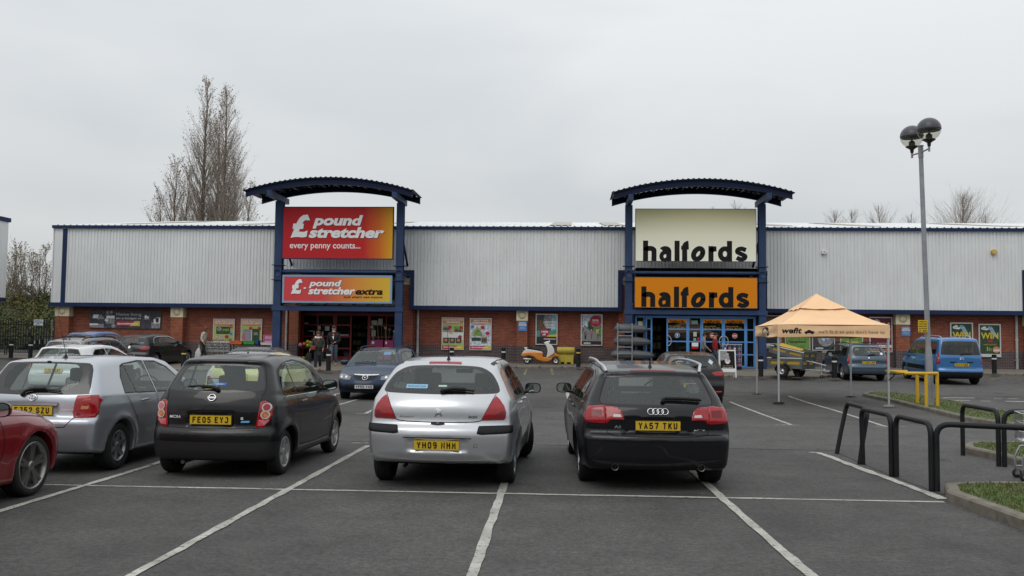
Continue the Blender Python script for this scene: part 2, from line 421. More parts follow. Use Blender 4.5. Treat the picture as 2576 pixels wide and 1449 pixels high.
# the bays in the foreground (2.4 m apart) and their cross line
strip_line(wl, P2(110, 1220), P2(2375, 1263.5), 0.07, WLINE)
strip_line(wl, (P2(340, 1449)[0]+0.02, 3.0), P2(925, 1122), 0.088, WLINE, 0.008)
strip_line(wl, (-0.66, 3.0), P2(1305, 1118), 0.088, WLINE, 0.008)
strip_line(wl, (1.93, 3.0), P2(1700, 1150), 0.095, WLINE, 0.008)
strip_line(wl, (-5.56, 3.0), P2(385, 1170), 0.088, WLINE, 0.008)
strip_line(wl, (-5.64, 12.0), (-5.7, 15.1), 0.10, WLINE, 0.008)
strip_line(wl, P2(2375, 1257), P2(2060, 1140), 0.12, WLINE, 0.008, 0.02)
strip_line(wl, P2(2034, 1138), P2(2068, 1140), 0.09, WLINE2)
strip_line(wl, (-8.05, 9.5), (-8.1, 15.1), 0.10, WLINE, 0.008)
strip_line(wl, P2(885, 1115), P2(925, 1115), 0.07, WLINE2)
strip_line(wl, P2(1290, 1121), P2(1350, 1122), 0.07, WLINE2)
# second block of bays, 20 to 30 m
def ln(x0, y0, x1, y1, w=0.09, m=WLINE): strip_line(wl, P2(x0, y0), P2(x1, y1), w, m)
ln(895, 1041, 940, 1041, 0.08, WLINE2); ln(826, 997, 862, 987); ln(918, 1041, 1000, 1003)
ln(1427, 985, 1440, 1040, 0.11); ln(1385, 1039, 1470, 1042, 0.05, WLINE2)
ln(1836, 1011, 1900, 1036); ln(1900, 1036, 1990, 1069, 0.08); ln(1950, 1069, 2015, 1070, 0.06, WLINE2)
ln(1985, 997, 2095, 1031); ln(2095, 1031, 2230, 1074, 0.09); ln(2200, 1072, 2250, 1074, 0.06, WLINE2)
ln(2260, 1073, 2282, 1074, 0.05, WLINE2); ln(1900, 1045, 2200, 1050, 0.03, WLINE2)
for x in (-13.2, -10.8, -8.4, -6.0, -1.4, 1.0): strip_line(wl, (x, 20.3), (x-0.05, 29.8), 0.09, WLINE)
# give-way dashes to the right of the yellow guard
for (a, b, y, w) in ((2372, 2452, 1001, 0.16), (2400, 2440, 1007.5, 0.2), (2467, 2492, 1009, 0.14), (2530, 2582, 1010, 0.2), (2500, 2520, 1003, 0.1), (2535, 2560, 1003, 0.1), (2600, 2680, 1010, 0.2)):
 ln(a, y, b, y+0.5, w, WLINE)
tag(wl.build('bay_markings', fix=False), kind='structure')
yl = MB()
def yn(x0, y0, x1, y1, w=0.11, dz=0.014): strip_line(yl, P2(x0, y0), P2(x1, y1), w, YLINE, dz, 0.02)
# KEEP CLEAR box in front of the brick wall and hatching by the parked estate
for a in ((1328, 926.5, 1388, 926.5), (1326, 927, 1319, 944), (1387, 927, 1391, 944), (1340, 929, 1378, 930.5), (1404, 940, 1425, 937), (1430, 939, 1462, 941), (1450, 936, 1480, 940), (1405, 934, 1440, 936), (1395, 943, 1420, 944)):
 yn(*a)
for a in ((2047, 944, 2100, 956), (2100, 956, 2200, 955), (2150, 943, 2260, 956), (2215, 957, 2160, 957), (2260, 950, 2200, 951), (2190, 940, 2215, 950),
    (2330, 956, 2470, 960), (2405, 942, 2520, 957), (2490, 957, 2530, 950), (2470, 961, 2516, 958), (2420, 940, 2445, 948), (2520, 950, 2576, 958), (2430, 940, 2576, 946), (2450, 960, 2420, 960), (2580, 958, 2640, 962)):
 yn(*a, 0.08)
tag(yl.build('yellow_markings', fix=False), kind='structure')

# pavement in front of the shops: a real step of about 0.11 m with a kerb edge
PAVE = mat('paving', (0.155, 0.138, 0.115), 0.85, var=0.18, vscale=1.2, bump=0.3, bscale=60)
KERB = mat('kerb_concrete', (0.155, 0.138, 0.112), 0.85, var=0.35, vscale=5, bump=0.5, bscale=50)
edge_px = [(-400, 898), (30, 905), (330, 912), (425, 935), (640, 937), (860, 937), (1010, 938), (1075, 927), (1300, 927), (1530, 928), (1640, 948), (1835, 950.5), (2050, 954)]
edge = [P2(*p) for p in edge_px] + [P2(2160, 941), P2(2330, 938), P2(2450, 944), P2(2700, 949), P2(3100, 958)]
def slab(name, pts, h, m_top, m_side, kw=0.13, mono=0):
 """raised area: top sheet inside a kerb ring; pts is the outline, closed"""
 pts = [Vector((p[0], p[1])) for p in pts]; n = len(pts)
 area = sum(pts[i].x*pts[(i+1) % n].y-pts[(i+1) % n].x*pts[i].y for i in range(n))
 if area < 0: pts.reverse()
 inn = []
 for i in range(n):
  d0 = (pts[i]-pts[i-1]).normalized(); d1 = (pts[(i+1) % n]-pts[i]).normalized()
  nn = (Vector((-d0.y, d0.x))+Vector((-d1.y, d1.x))); nn.normalize()
  k = max(0.5, nn.dot(Vector((-d1.y, d1.x)))); inn.append(pts[i]+nn*(kw/k))
 kb = MB(); Z = lambda p, dz: (p.x, p.y, gz(p.y)+dz)
 for i in range(n):
  j = (i+1) % n; a, b, c, d = pts[i], pts[j], inn[j], inn[i]
  k = max(1, int((b-a).length/0.9))
  for q in range(k):
   t0, t1 = q/k+0.004, (q+1)/k-0.004
   A = a.lerp(b, t0); B = a.lerp(b, t1); Cc = d.lerp(c, t1); D = d.lerp(c, t0)
   ao = A.lerp(D, 0.18); bo = B.lerp(Cc, 0.18)
   kb.add([Z(A, -0.05), Z(B, -0.05), Z(A, h-0.022), Z(B, h-0.022), Z(ao, h), Z(bo, h), Z(D, h), Z(Cc, h), Z(D, -0.05), Z(Cc, -0.05)],
       [(0,1,3,2), (2,3,5,4), (4,5,7,6), (6,7,9,8)], m_side)
 if mono:
  tm = MB(); q = inn[:mono]
  for a, b in zip(q[:-1], q[1:]): tm.quad(Z(a, h-.004), Z(b, h-.004), (b.x, 49, gz(49)+h-.004), (a.x, 49, gz(49)+h-.004), m_top)
  top = tm.build(name, fix=False)
 else: top = drape([(p.x, p.y) for p in inn], h-0.004, m_top, name)
 tag(kb.build('kerb', fix=False), kind='structure'); tag(top, kind='structure')
 return top
pv = edge + [(70, 49), (-70, 49)]
slab('pavement', pv, 0.11, PAVE, KERB, mono=len(edge))

# grass islands with kerbs on the right, and the trolley footway between them
GRASSG = mat('grass_soil', (0.06, 0.085, 0.02), 0.95, var=0.4, vscale=4, bump=0.6, bscale=80, var2=(0.045, 0.055, 0.018))
isl = [P2(2170, 997), P2(2250, 1014), P2(2330, 1034), P2(2425, 1058), P2(2500, 1070), P2(2576, 1078), P2(2700, 1084), P2(2900, 1080), P2(2700, 1045), P2(2560, 1046), P2(2470, 1030), P2(2400, 1014), P2(2330, 1001), P2(2250, 994), P2(2190, 992)]
slab('grass_verge', isl, 0.10, GRASSG, KERB)
isl2 = [P2(2424, 1133), P2(2428, 1142), P2(2500, 1158), P2(2576, 1178), P2(2760, 1205), P2(3000, 1180), P2(2900, 1128), P2(2600, 1128), P2(2450, 1127)]
slab('grass_verge', isl2, 0.12, GRASSG, KERB)
isl3 = [P2(2376, 1240), P2(2384, 1262), P2(2440, 1283), P2(2510, 1310), P2(2576, 1335), P2(2760, 1410), P2(3200, 1400), P2(3000, 1240), P2(2700, 1238), P2(2460, 1235)]
slab('grass_verge', isl3, 0.12, GRASSG, KERB)
fw = MB(); drape([P2(2108, 1140), P2(2160, 1163), P2(2240, 1196), P2(2370, 1245), P2(2400, 1240), P2(3000, 1238), P2(3000, 1130), P2(2576, 1120), P2(2420, 1127), P2(2200, 1121), P2(2110, 1121)], 0.006, ASPH3, '', fw)
tag(fw.build('path', fix=False), kind='structure')

# grass blades on the islands (stuff)
GR1 = mat('grass_blade', (0.058, 0.098, 0.02), 0.8, var=0.3, vscale=1.6, var2=(0.115, 0.10, 0.032))
def in_poly(x, y, P):
 c = False; n = len(P)
 for i in range(n):
  (x0, y0), (x1, y1) = P[i], P[i-1]
  if (y0 > y) != (y1 > y) and x < (x1-x0)*(y-y0)/(y1-y0)+x0: c = not c
 return c
gb = MB()
for P, h0, dens in ((isl, 0.10, 130), (isl2, 0.12, 420), (isl3, 0.12, 800)):
 xs = [p[0] for p in P]; ysl = [p[1] for p in P]
 x0, x1, y0, y1 = min(xs), min(max(xs), 7.6 if P is isl3 else (9 if P is isl2 else 14)), min(ysl), max(ysl)
 for _ in range(int((x1-x0)*(y1-y0)*dens)):
  x = random.uniform(x0, x1); y = random.uniform(y0, y1)
  if not all(in_poly(x+ex_, y+ey_, P) for ex_, ey_ in ((.15, 0), (-.15, 0), (0, .15), (0, -.15))): continue
  z = gz(y)+h0-0.01; a = random.uniform(0, 2*pi); h = random.uniform(0.02, 0.055); w = random.uniform(0.006, 0.014)*(1.6 if P is isl else 1)
  dx, dy = cos(a)*w, sin(a)*w; lx, ly = random.uniform(-.02, .02), random.uniform(-.02, .02)
  gb.add([(x-dx, y-dy, z), (x+dx, y+dy, z), (x+lx, y+ly, z+h)], [(0, 1, 2)], GR1)
tag(gb.build('grass', fix=False), 'short green and yellowish grass on the kerbed verges', 'grass', kind='stuff')
# ================================================================ the retail building
NAVY = mat('navy_trim', (0.012, 0.026, 0.078), 0.6, spec=.25, var=0.12, vscale=2)
STEELBLUE = mat('blue_steelwork', (0.028, 0.052, 0.12), 0.6, spec=.3, var=0.22, vscale=1.5, bump=0.05)
SKYBLUE = mat('light_blue_frame', (0.10, 0.28, 0.62), 0.4, coat=0.3, var=0.1)
REDF = mat('red_frame', (0.26, 0.010, 0.014), 0.4, coat=0.3, var=0.12)
CREAM = mat('cream_cast_stone', (0.60, 0.53, 0.37), 0.8, var=0.12, vscale=3)
CLAD = mat('grey_cladding', (0.73, 0.745, 0.75), 0.38, 0.15, var=0.05, vscale=0.5)
def streak(m, amt):
 nt = m.node_tree; N = nt.nodes; L = nt.links; b = N['Principled BSDF']; tc = N.new('ShaderNodeTexCoord'); mp = N.new('ShaderNodeMapping'); mp.inputs['Scale'].default_value = (2.2, 2.2, .16); L.new(tc.outputs['Object'], mp.inputs[0])
 n = N.new('ShaderNodeTexNoise'); n.inputs['Scale'].default_value = 2.6; n.inputs['Detail'].default_value = 8; n.inputs['Roughness'].default_value = .7; L.new(mp.outputs[0], n.inputs['Vector'])
 r = N.new('ShaderNodeValToRGB'); L.new(n.outputs['Fac'], r.inputs[0]); r.color_ramp.elements[0].position = .34; r.color_ramp.elements[1].position = .60; v = 1-amt; r.color_ramp.elements[0].color = (v, v*.99, v*.97, 1); r.color_ramp.elements[1].color = (1, 1, 1, 1)
 x = N.new('ShaderNodeMix'); x.data_type = 'RGBA'; x.blend_type = 'MULTIPLY'; x.inputs['Factor'].default_value = 1; src = b.inputs['Base Color'].links[0].from_socket; L.new(src, x.inputs['A']); L.new(r.outputs[0], x.inputs['B']); L.new(x.outputs['Result'], b.inputs['Base Color'])
streak(CLAD, .07)
CLADW = mat('roof_sheet', (0.72, 0.73, 0.72), 0.5, var=0.1, vscale=0.6)
RLIGHT = mat('roof_light_sheet', (0.40, 0.38, 0.33), 0.6, var=0.2)
PIPE = mat('grey_pipe', (0.36, 0.37, 0.37), 0.5, var=0.25, vscale=3)
SGLASS = glass_mat('shop_glass', (0.55, 0.58, 0.58), 0.6, 0.012, 0.9)
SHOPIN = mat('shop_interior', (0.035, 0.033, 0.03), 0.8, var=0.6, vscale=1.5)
ALU = mat('aluminium_frame', (0.60, 0.60, 0.60), 0.4, 0.4)
def brick_mat(name, c1, c2, mortar, bias=0.0):
 m = bpy.data.materials.new(name); m.use_nodes = True; MATS[name] = m
 nt = m.node_tree; N = nt.nodes; L = nt.links; b = N['Principled BSDF']
 tc = N.new('ShaderNodeTexCoord'); sp = N.new('ShaderNodeSeparateXYZ'); L.new(tc.outputs['Object'], sp.inputs[0])
 ad = N.new('ShaderNodeMath'); ad.operation = 'ADD'; L.new(sp.outputs[0], ad.inputs[0]); L.new(sp.outputs[1], ad.inputs[1])
 cb = N.new('ShaderNodeCombineXYZ'); L.new(ad.outputs[0], cb.inputs[0]); L.new(sp.outputs[2], cb.inputs[1])
 bt = N.new('ShaderNodeTexBrick'); L.new(cb.outputs[0], bt.inputs['Vector'])
 bt.inputs['Color1'].default_value = (*c1, 1); bt.inputs['Color2'].default_value = (*c2, 1); bt.inputs['Mortar'].default_value = (*mortar, 1)
 bt.inputs['Scale'].default_value = 1.0; bt.inputs['Brick Width'].default_value = 0.225; bt.inputs['Row Height'].default_value = 0.075
 bt.inputs['Mortar Size'].default_value = 0.0055; bt.inputs['Mortar Smooth'].default_value = 0.2; bt.inputs['Bias'].default_value = bias
 nz = N.new('ShaderNodeTexNoise'); nz.inputs['Scale'].default_value = 0.9; nz.inputs['Detail'].default_value = 8; nz.inputs['Roughness'].default_value = 0.7; L.new(tc.outputs['Object'], nz.inputs['Vector'])
 r = N.new('ShaderNodeValToRGB'); L.new(nz.outputs['Fac'], r.inputs[0]); r.color_ramp.elements[0].position = 0.3; r.color_ramp.elements[1].position = 0.7
 r.color_ramp.elements[0].color = (0.75, 0.72, 0.7, 1); r.color_ramp.elements[1].color = (1.2, 1.18, 1.15, 1)
 x = N.new('ShaderNodeMix'); x.data_type = 'RGBA'; x.blend_type = 'MULTIPLY'; x.inputs['Factor'].default_value = 1
 L.new(bt.outputs['Color'], x.inputs['A']); L.new(r.outputs[0], x.inputs['B']); L.new(x.outputs['Result'], b.inputs['Base Color'])
 b.inputs['Roughness'].default_value = 0.85
 bp = N.new('ShaderNodeBump'); bp.inputs['Strength'].default_value = 0.6; bp.inputs['Distance'].default_value = 0.008; bp.invert = True
 L.new(bt.outputs['Fac'], bp.inputs['Height']); L.new(bp.outputs[0], b.inputs['Normal'])
 return m
BRICK = brick_mat('red_brick', (0.24, 0.062, 0.034), (0.125, 0.034, 0.024), (0.34, 0.17, 0.115), -0.1)
BRICKP = brick_mat('orange_brick', (0.29, 0.085, 0.038), (0.19, 0.052, 0.028), (0.34, 0.17, 0.11), 0.1)
BRICKD = brick_mat('blue_brindle_brick', (0.085, 0.055, 0.055), (0.055, 0.04, 0.045), (0.24, 0.22, 0.21), 0.0)

YW, YC, YP = 45.5, 44.95, 45.12          # brick face, cladding face, pier face
BASE = gz(YW)+0.11
bld = thing('retail_building', 'long retail shed with grey ribbed cladding above a red brick ground floor and navy trim', 'building', (-2.5, YW, BASE))
def X(px, py, Y): return onY(px, py, Y).x
def Zz(px, py, Y): return onY(px, py, Y).z
ZE = 7.30; ZF1 = 3.20; ZF0 = 2.98+0.17    # eaves; top and bottom of the lower fascia
ZF0 = 3.16; ZF1 = 3.36; ZT = 7.12
XL = X(132, 670, YC); XR = 36.0
# entrance bays: opening in the cladding
b1 = (X(700, 720, YC), X(1041, 720, YC)); zb1 = Zz(1041, 690, YC)
b2 = (X(1556, 720, YC), X(1930, 720, YC)); zb2 = Zz(1556, 690, YC)
b3 = (X(2575, 735, YC)-0.02, XR); zb3 = Zz(2570, 690, YC)
# brick wall (front), with gaps at the entrances
mb = MB(); ZPL = BASE+0.83
d1 = (X(751, 850, 46.3), X(1010, 850, YW)); d2 = (X(1597, 850, YW)-0.2, X(1902, 850, YW)+0.1)
XBL = X(141, 850, YP)+0.04
segs = [(XBL, d1[0]), (d1[1], d2[0]), (d2[1], XR)]
for a, b in segs:
 mb.box(a, b, YW, YW+0.3, ZPL, ZF0+0.5, BRICK); mb.box(a, b, YW-0.012, YW+0.3, BASE-0.2, ZPL, BRICKD)
mb.box(XBL, XBL+0.3, YW+0.3, 75, BASE-0.2, ZF0+0.5, BRICK)
mb.build('wall', bld, True, fix=False)
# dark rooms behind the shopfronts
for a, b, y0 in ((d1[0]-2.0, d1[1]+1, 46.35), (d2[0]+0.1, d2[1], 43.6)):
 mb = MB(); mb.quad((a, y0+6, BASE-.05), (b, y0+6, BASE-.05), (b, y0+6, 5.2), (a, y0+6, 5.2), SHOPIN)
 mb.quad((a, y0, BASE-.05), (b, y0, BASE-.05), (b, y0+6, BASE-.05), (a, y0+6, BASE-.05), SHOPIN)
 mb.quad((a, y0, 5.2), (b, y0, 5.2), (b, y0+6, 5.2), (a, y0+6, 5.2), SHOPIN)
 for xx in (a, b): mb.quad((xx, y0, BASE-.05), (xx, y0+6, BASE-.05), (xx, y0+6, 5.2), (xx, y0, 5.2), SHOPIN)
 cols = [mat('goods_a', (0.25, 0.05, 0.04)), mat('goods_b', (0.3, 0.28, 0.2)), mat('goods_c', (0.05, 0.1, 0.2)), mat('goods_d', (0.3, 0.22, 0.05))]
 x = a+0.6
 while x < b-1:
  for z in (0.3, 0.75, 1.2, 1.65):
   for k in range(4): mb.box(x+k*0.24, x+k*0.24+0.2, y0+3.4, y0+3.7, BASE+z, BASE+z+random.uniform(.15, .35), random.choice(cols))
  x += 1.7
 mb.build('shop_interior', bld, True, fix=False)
# recess above the brick between the cladding opening and the doors
for (a, b), zt, y0 in ((b1, zb1, 46.25), (b2, zb2, 45.6)):
 z0 = ZF0-0.15 if y0 > 46 else 3.4; mb = MB()
 mb.box(a-0.2, b+0.2, y0, y0+0.1, z0, zt+0.3, mat('dark_glazing', (0.02, 0.026, 0.034), 0.15))
 n = 7
 for i in range(n+1):
  xx = a+(b-a)*i/n; mb.box(xx-0.03, xx+0.03, y0-0.05, y0, z0, zt+0.3, NAVY)
 mb.box(a-0.2, b+0.2, y0-0.06, y0, z0, z0+0.12, NAVY)
 mb.build('clerestory', bld, True, fix=False)
# cladding sheets
def ribbed(mb, x0, x1, z0, z1, y):
 pts = []; x = x0; p = 1/6.0; d = 0.030
 while x < x1:
  for dx, dy in ((0, 0), (0.088, 0), (0.104, d), (0.150, d)):
   if x+dx <= x1: pts.append((x+dx, y+dy))
  x += p
 pts.append((x1, y)); n = len(pts)
 vs = [(q[0], q[1], z0) for q in pts]+[(q[0], q[1], z1) for q in pts]
 mb.add(vs, [(i, i+1, n+i+1, n+i) for i in range(n-1)], CLAD)
XS = X(166, 670, YC)                   # right edge of the navy corner strip
mb = MB(); yc = YC
ribbed(mb, XS+0.01, b1[0], ZF1, ZT, yc); ribbed(mb, b1[0], b1[1], zb1+0.20, ZT, yc); ribbed(mb, b1[1], b2[0], ZF1, ZT, yc)
ribbed(mb, b2[0], b2[1], zb2+0.20, ZT, yc); ribbed(mb, b2[1], b3[0], ZF1, ZT, yc); ribbed(mb, b3[0], b3[1], zb3, ZT, yc)
mb.box(XL+0.06, XS-0.20, YC-0.02, YC+0.1, ZF1, ZT, CLAD)
mb.box(XL+0.05, XL+0.12, YC+0.1, 75, ZF1, ZT, CLAD)
cl = mb.build('cladding', bld, True, fix=False)
# fixing screws show as faint dots along the sheets
mb = MB(); SCR = mat('screw_head', (0.25, 0.25, 0.26), 0.5)
for zz in (ZT-0.42, ZT-1.55, ZT-2.7, ZF1+0.25):
 x = XS+0.12+0.127
 while x < b3[0]:
  if not (b1[0]-0.1 < x < b1[1]+0.1 and zz < zb1+0.3) and not (b2[0]-0.1 < x < b2[1]+0.1 and zz < zb2+0.3):
   mb.box(x-0.012, x+0.012, yc+0.018, yc+0.031, zz-0.012, zz+0.012, SCR)
  x += 1/3.0
mb.build('fixings', bld, True, fix=False)
# navy trims
mb = MB(); t0 = YC-0.05
mb.box(XL-0.02, XR, t0-0.10, YC+0.02, ZT+0.03, ZE, NAVY)                 # gutter fascia
mb.box(XL+0.04, XR, t0, YC+0.02, ZT-0.0, ZT+0.028, WHITE)
for a, b in ((XL-0.08, b1[0]), (b1[1]-0.17, b2[0]+0.17), (b2[1], b3[0]+0.2)):
 mb.box(a, b, t0-0.03, YP+0.5, ZF0, ZF1-0.002, NAVY)
mb.box(XS-0.19, XS-0.0, t0-0.02, YC+0.02, ZF1, ZT-0.002, NAVY)
mb.box(XL-0.0, XL+0.05, t0, 75, ZF0, ZE-.01, CLAD)
mb.box(b1[0], b1[1]+0.02, t0-0.028, YC+0.35, zb1, zb1+0.20, NAVY); mb.box(b1[1]-0.18, b1[1]+0.021, t0-0.024, YC+0.35, ZF1, zb1-.002, NAVY)
mb.box(b2[0]-0.02, b2[1], t0-0.028, YC+0.35, zb2, zb2+0.20, NAVY); mb.box(b2[0]-0.021, b2[0]+0.18, t0-0.024, YC+0.35, ZF1, zb2-.002, NAVY)
mb.box(b3[0]-0.02, b3[1], t0-0.028, YC+0.35, zb3, zb3+0.20, NAVY); mb.box(b3[0]-0.021, b3[0]+0.18, t0-0.024, YC+0.35, ZF1, zb3-.002, NAVY)
mb.build('fascia', bld, True, fix=False)
# low-pitched roof rising to a ridge
YR, ZR = 60.5, 9.52
mb = MB(); n = 0; x = XL
pts = []
while x < XR:
 for dx, dz in ((0, 0), (0.22, 0), (0.26, 0.035), (0.30, 0.035)): pts.append((x+dx, dz))
 x += 1/3.0
vs = []
for Yy, Z_ in ((YC-0.12, ZE+0.005), (YR, ZR), (76, 7.3)): vs += [(p[0], Yy, Z_+p[1]) for p in pts]
k = len(pts)
mb.add(vs, [(i, i+1, k+i+1, k+i) for i in range(k-1)]+[(k+i, k+i+1, 2*k+i+1, 2*k+i) for i in range(k-1)], CLADW)
mb.prism([(YC, ZE-.3), (YR, ZR-.02), (76, 7.28), (76, 6.9), (YC, 6.9)], 0, XL+0.02, XL+0.06, CLADW)
roof = mb.build('roof', bld, True, fix=False)
for xx in (-24.2, -17.6, -11.0, -1.2, 1.6, 10.2, 14.5, 21.5):
 m2 = MB(); f = lambda t, dx: (xx+dx, YC-0.12+(YR-YC)*t, ZE+(ZR-ZE)*t+0.05)
 m2.add([f(.12, 0), f(.12, 1.1), f(.85, 1.1), f(.85, 0)], [(0, 1, 2, 3)], RLIGHT)
 m2.v = [tuple(Vector(v)-bld.location) for v in m2.v]
 m2.build('roof_light', roof, False, fix=False)
# brick piers with cream cast-stone caps bearing a round boss
def pier(x0, x1, ztop, yf=YP, back=YW, bm_=BRICKP, base=BASE, capz=0.5):
 p = MB(); p.box(x0, x1, yf, back, ZPL, ztop-capz, bm_); p.box(x0-0.012, x1+0.012, yf-0.012, back, base-0.2, ZPL, BRICKD)
 o = p.build('pier', bld, True, fix=False)
 c = MB(); c.box(x0-0.015, x1+0.015, yf-0.03, back, ztop-capz, ztop, CREAM); xm = (x0+x1)/2; zm = ztop-capz/2+0.02
 ring = [(xm+cos(a)*0.165, yf-0.035, zm+sin(a)*0.165) for a in [2*pi*i/24 for i in range(25)]]
 c.tube(ring, 0.012, mat('cap_groove', (0.30, 0.26, 0.17), 0.9), 6); c.lathe([(0.15, -0.03), (0.13, -0.055), (0.001, -0.06)], (xm, yf, zm), 'y', CREAM, 24)
 c.v = [tuple(Vector(v)-bld.location) for v in c.v]
 c.build('pier_cap', o, False, fix=False)
for pa, pb in ((139, 173), (430, 460), (1300, 1327), (2254, 2288)):
 pier(X(pa, 800, YP), X(pb, 800, YP), ZF0)
pier(X(1012, 700, YP), X(1040, 700, YP)-0.0, zb1-0.0, bm_=BRICK); pier(X(1557, 700, YP), X(1590, 700, YP), zb2, bm_=BRICK)
pier(X(728, 800, YP), X(751, 800, YP), zb1, bm_=BRICKP); pier(X(2560, 800, YP)+0.4, X(2560, 800, YP)+1.0, ZF0)
pier(X(1888, 700, YP), X(1905, 700, YP), zb2)
# rainwater pipes
for (px, ptop) in ((715, 790), (1048, 785), (1565+2, 783), (2552, 799)):
 xx = X(px, 850, YP-0.02); p = MB()
 if px > 2500: xx += 0.25
 p.cyl((xx, YW-0.09, ZF0), (xx, YW-0.09, BASE), 0.062, None, PIPE, 12)
 for zz in (BASE+0.42, BASE+1.35): p.cyl((xx, YW-0.09, zz), (xx, YW-0.09, zz+0.07), 0.078, None, PIPE, 12)
 p.box(xx-0.1, xx+0.1, YW-0.09, YW-0.013, BASE+0.40, BASE+0.44, PIPE)
 p.build('downpipe', bld, True, fix=False)
X1567 = None

# ---------------------------------------------------------------- shopfronts
def sf_bar(mb, x0, x1, z0, z1, y, m, d=0.08): mb.box(min(x0, x1), max(x0, x1), y, y+d, z0, z1, m)
# blue one
YD2 = 43.2; B2 = gz(YD2)+0.115
cx = lambda zx: X((2500+zx/4.53)*0.6289, 860, YD2); zt2 = Zz(1750, 795, YD2)
cz = lambda t: B2+(zt2-B2)*(1-(t-185)/(1150-185))
mb = MB()
sf_bar(mb, cx(180), cx(2370), zt2-0.10, zt2, YD2-0.002, SKYBLUE, 0.1)
for a, b in ((180, 215), (335, 352), (1140, 1166), (1365, 1387), (2192, 2216), (2330, 2370)): sf_bar(mb, cx(a), cx(b), B2, zt2-0.10, YD2, SKYBLUE, 0.09)
for t in (435, 665, 900, 1135):
 for a, b in ((215, 335), (1166, 1365), (2216, 2330)): sf_bar(mb, cx(a), cx(b), cz(t)-0.03, cz(t)+0.03, YD2+0.01, SKYBLUE, 0.06)
sf = mb.build('shopfront_frame', bld, True, fix=False)
mb = MB()
for a, b in ((215, 335), (1166, 1365), (2216, 2330)): mb.quad((cx(a), YD2+0.05, B2), (cx(b), YD2+0.05, B2), (cx(b), YD2+0.05, zt2-.1), (cx(a), YD2+0.05, zt2-.1), SGLASS)
mb.box(cx(180)-0.06, cx(180)-0.03, YD2+0.05, YW, B2, 3.4, NAVY); mb.box(cx(2370)+0.03, cx(2370)+0.06, YD2+0.05, YW, B2, 3.4, NAVY)
mb.box(cx(180)-0.06, cx(2370)+0.06, YD2+0.12, YW+0.05, 3.36, 3.46, NAVY)
mb.box(cx(180)-0.06, cx(2370)+0.06, YD2+0.02, YD2+0.12, zt2+0.004, 3.55, NAVY)
mb.build('shopfront_glazing', bld, True, fix=False)
ORANGE = mat('sign_orange', (0.70, 0.225, 0.003), 0.55, spec=.25); GOLDT = mat('gold_lettering', (0.50, 0.32, 0.05), 0.5)
SIGNBLUE = mat('sign_blue', (0.02, 0.12, 0.45), 0.4); SIGNRED = mat('sign_red', (0.50, 0.015, 0.02), 0.4)
def door2(a, b, sgn, banner=True, dy=0.0):
 y = YD2-0.03+dy; d = MB(); x0, x1 = cx(a), cx(b); w = 0.075
 sf_bar(d, x0, x0+w, B2, zt2-0.11, y, SKYBLUE, 0.05); sf_bar(d, x1-w, x1, B2, zt2-0.11, y, SKYBLUE, 0.05)
 for t in (435, 665, 900): sf_bar(d, x0+w, x1-w, cz(t)-0.03, cz(t)+0.03, y+0.003, SKYBLUE, 0.045)
 sf_bar(d, x0+w, x1-w, zt2-0.17, zt2-0.11, y+0.003, SKYBLUE, 0.045); sf_bar(d, x0+w, x1-w, B2, B2+0.12, y+0.003, SKYBLUE, 0.045)
 o = d.build('door', bld, True, fix=False); L0 = bld.location
 def sub(m2, nm): m2.v = [tuple(Vector(v)-L0) for v in m2.v]; return m2.build(nm, o, False, fix=False)
 gm = MB(); gm.quad((x0+w, y+0.03, B2), (x1-w, y+0.03, B2), (x1-w, y+0.03, zt2-.11), (x0+w, y+0.03, zt2-.11), SGLASS)
 sub(gm, 'glass')
 s = MB(); yy = y-0.004; F = lambda u, v, k=0: (u, yy-0.002*k, v)
 if banner:
  za, zb_ = cz(315), cz(245)
  s.quad(F(x0+w, za), F(x1-w, za), F(x1-w, zb_), F(x0+w, zb_), ORANGE)
  text_fit(s, 'halfords', x0+w+0.09, x1-w-0.09, za-0.0, zb_-0.045, lambda u, v: F(u, v, 1), BLACK, bold=0.03)
  text_fit(s, 'Mon to Fri 9-8', x0+w+0.06, x1-w-0.28, cz(388), cz(366), lambda u, v: F(u, v, 1), GOLDT, bold=0.02)
  text_fit(s, 'Sat 9-6   Sun 10-5', x0+w+0.06, x1-w-0.10, cz(418), cz(396), lambda u, v: F(u, v, 1), GOLDT, bold=0.02)
  xm, zm, r = (x0+x1)/2+0.0, cz(550), 0.115
  disc = lambda rr, m, k: s.add([F(xm+rr*cos(2*pi*i/28), zm+rr*sin(2*pi*i/28), k) for i in range(28)], [tuple(range(28))], m)
  disc(r, WHITE, 1); disc(r*0.9, SIGNBLUE if sgn == 'up' else SIGNRED, 2)
  if sgn == 'up':
   s.add([F(xm-0.016, zm-0.06, 3), F(xm+0.016, zm-0.06, 3), F(xm+0.016, zm+0.02, 3), F(xm-0.016, zm+0.02, 3)], [(0, 1, 2, 3)], WHITE)
   s.add([F(xm-0.05, zm+0.01, 3), F(xm+0.05, zm+0.01, 3), F(xm, zm+0.075, 3)], [(0, 1, 2)], WHITE)
  else: s.quad(F(xm-0.075, zm-0.02, 3), F(xm+0.075, zm-0.02, 3), F(xm+0.075, zm+0.02, 3), F(xm-0.075, zm+0.02, 3), WHITE)
  sub(s, 'door_lettering')
 return o
dA = door2(370, 495, None, False, 0.06); dB = door2(750, 1140, 'up'); dC = door2(1387, 1782, 'no'); dD = door2(1784, 2190, 'no')
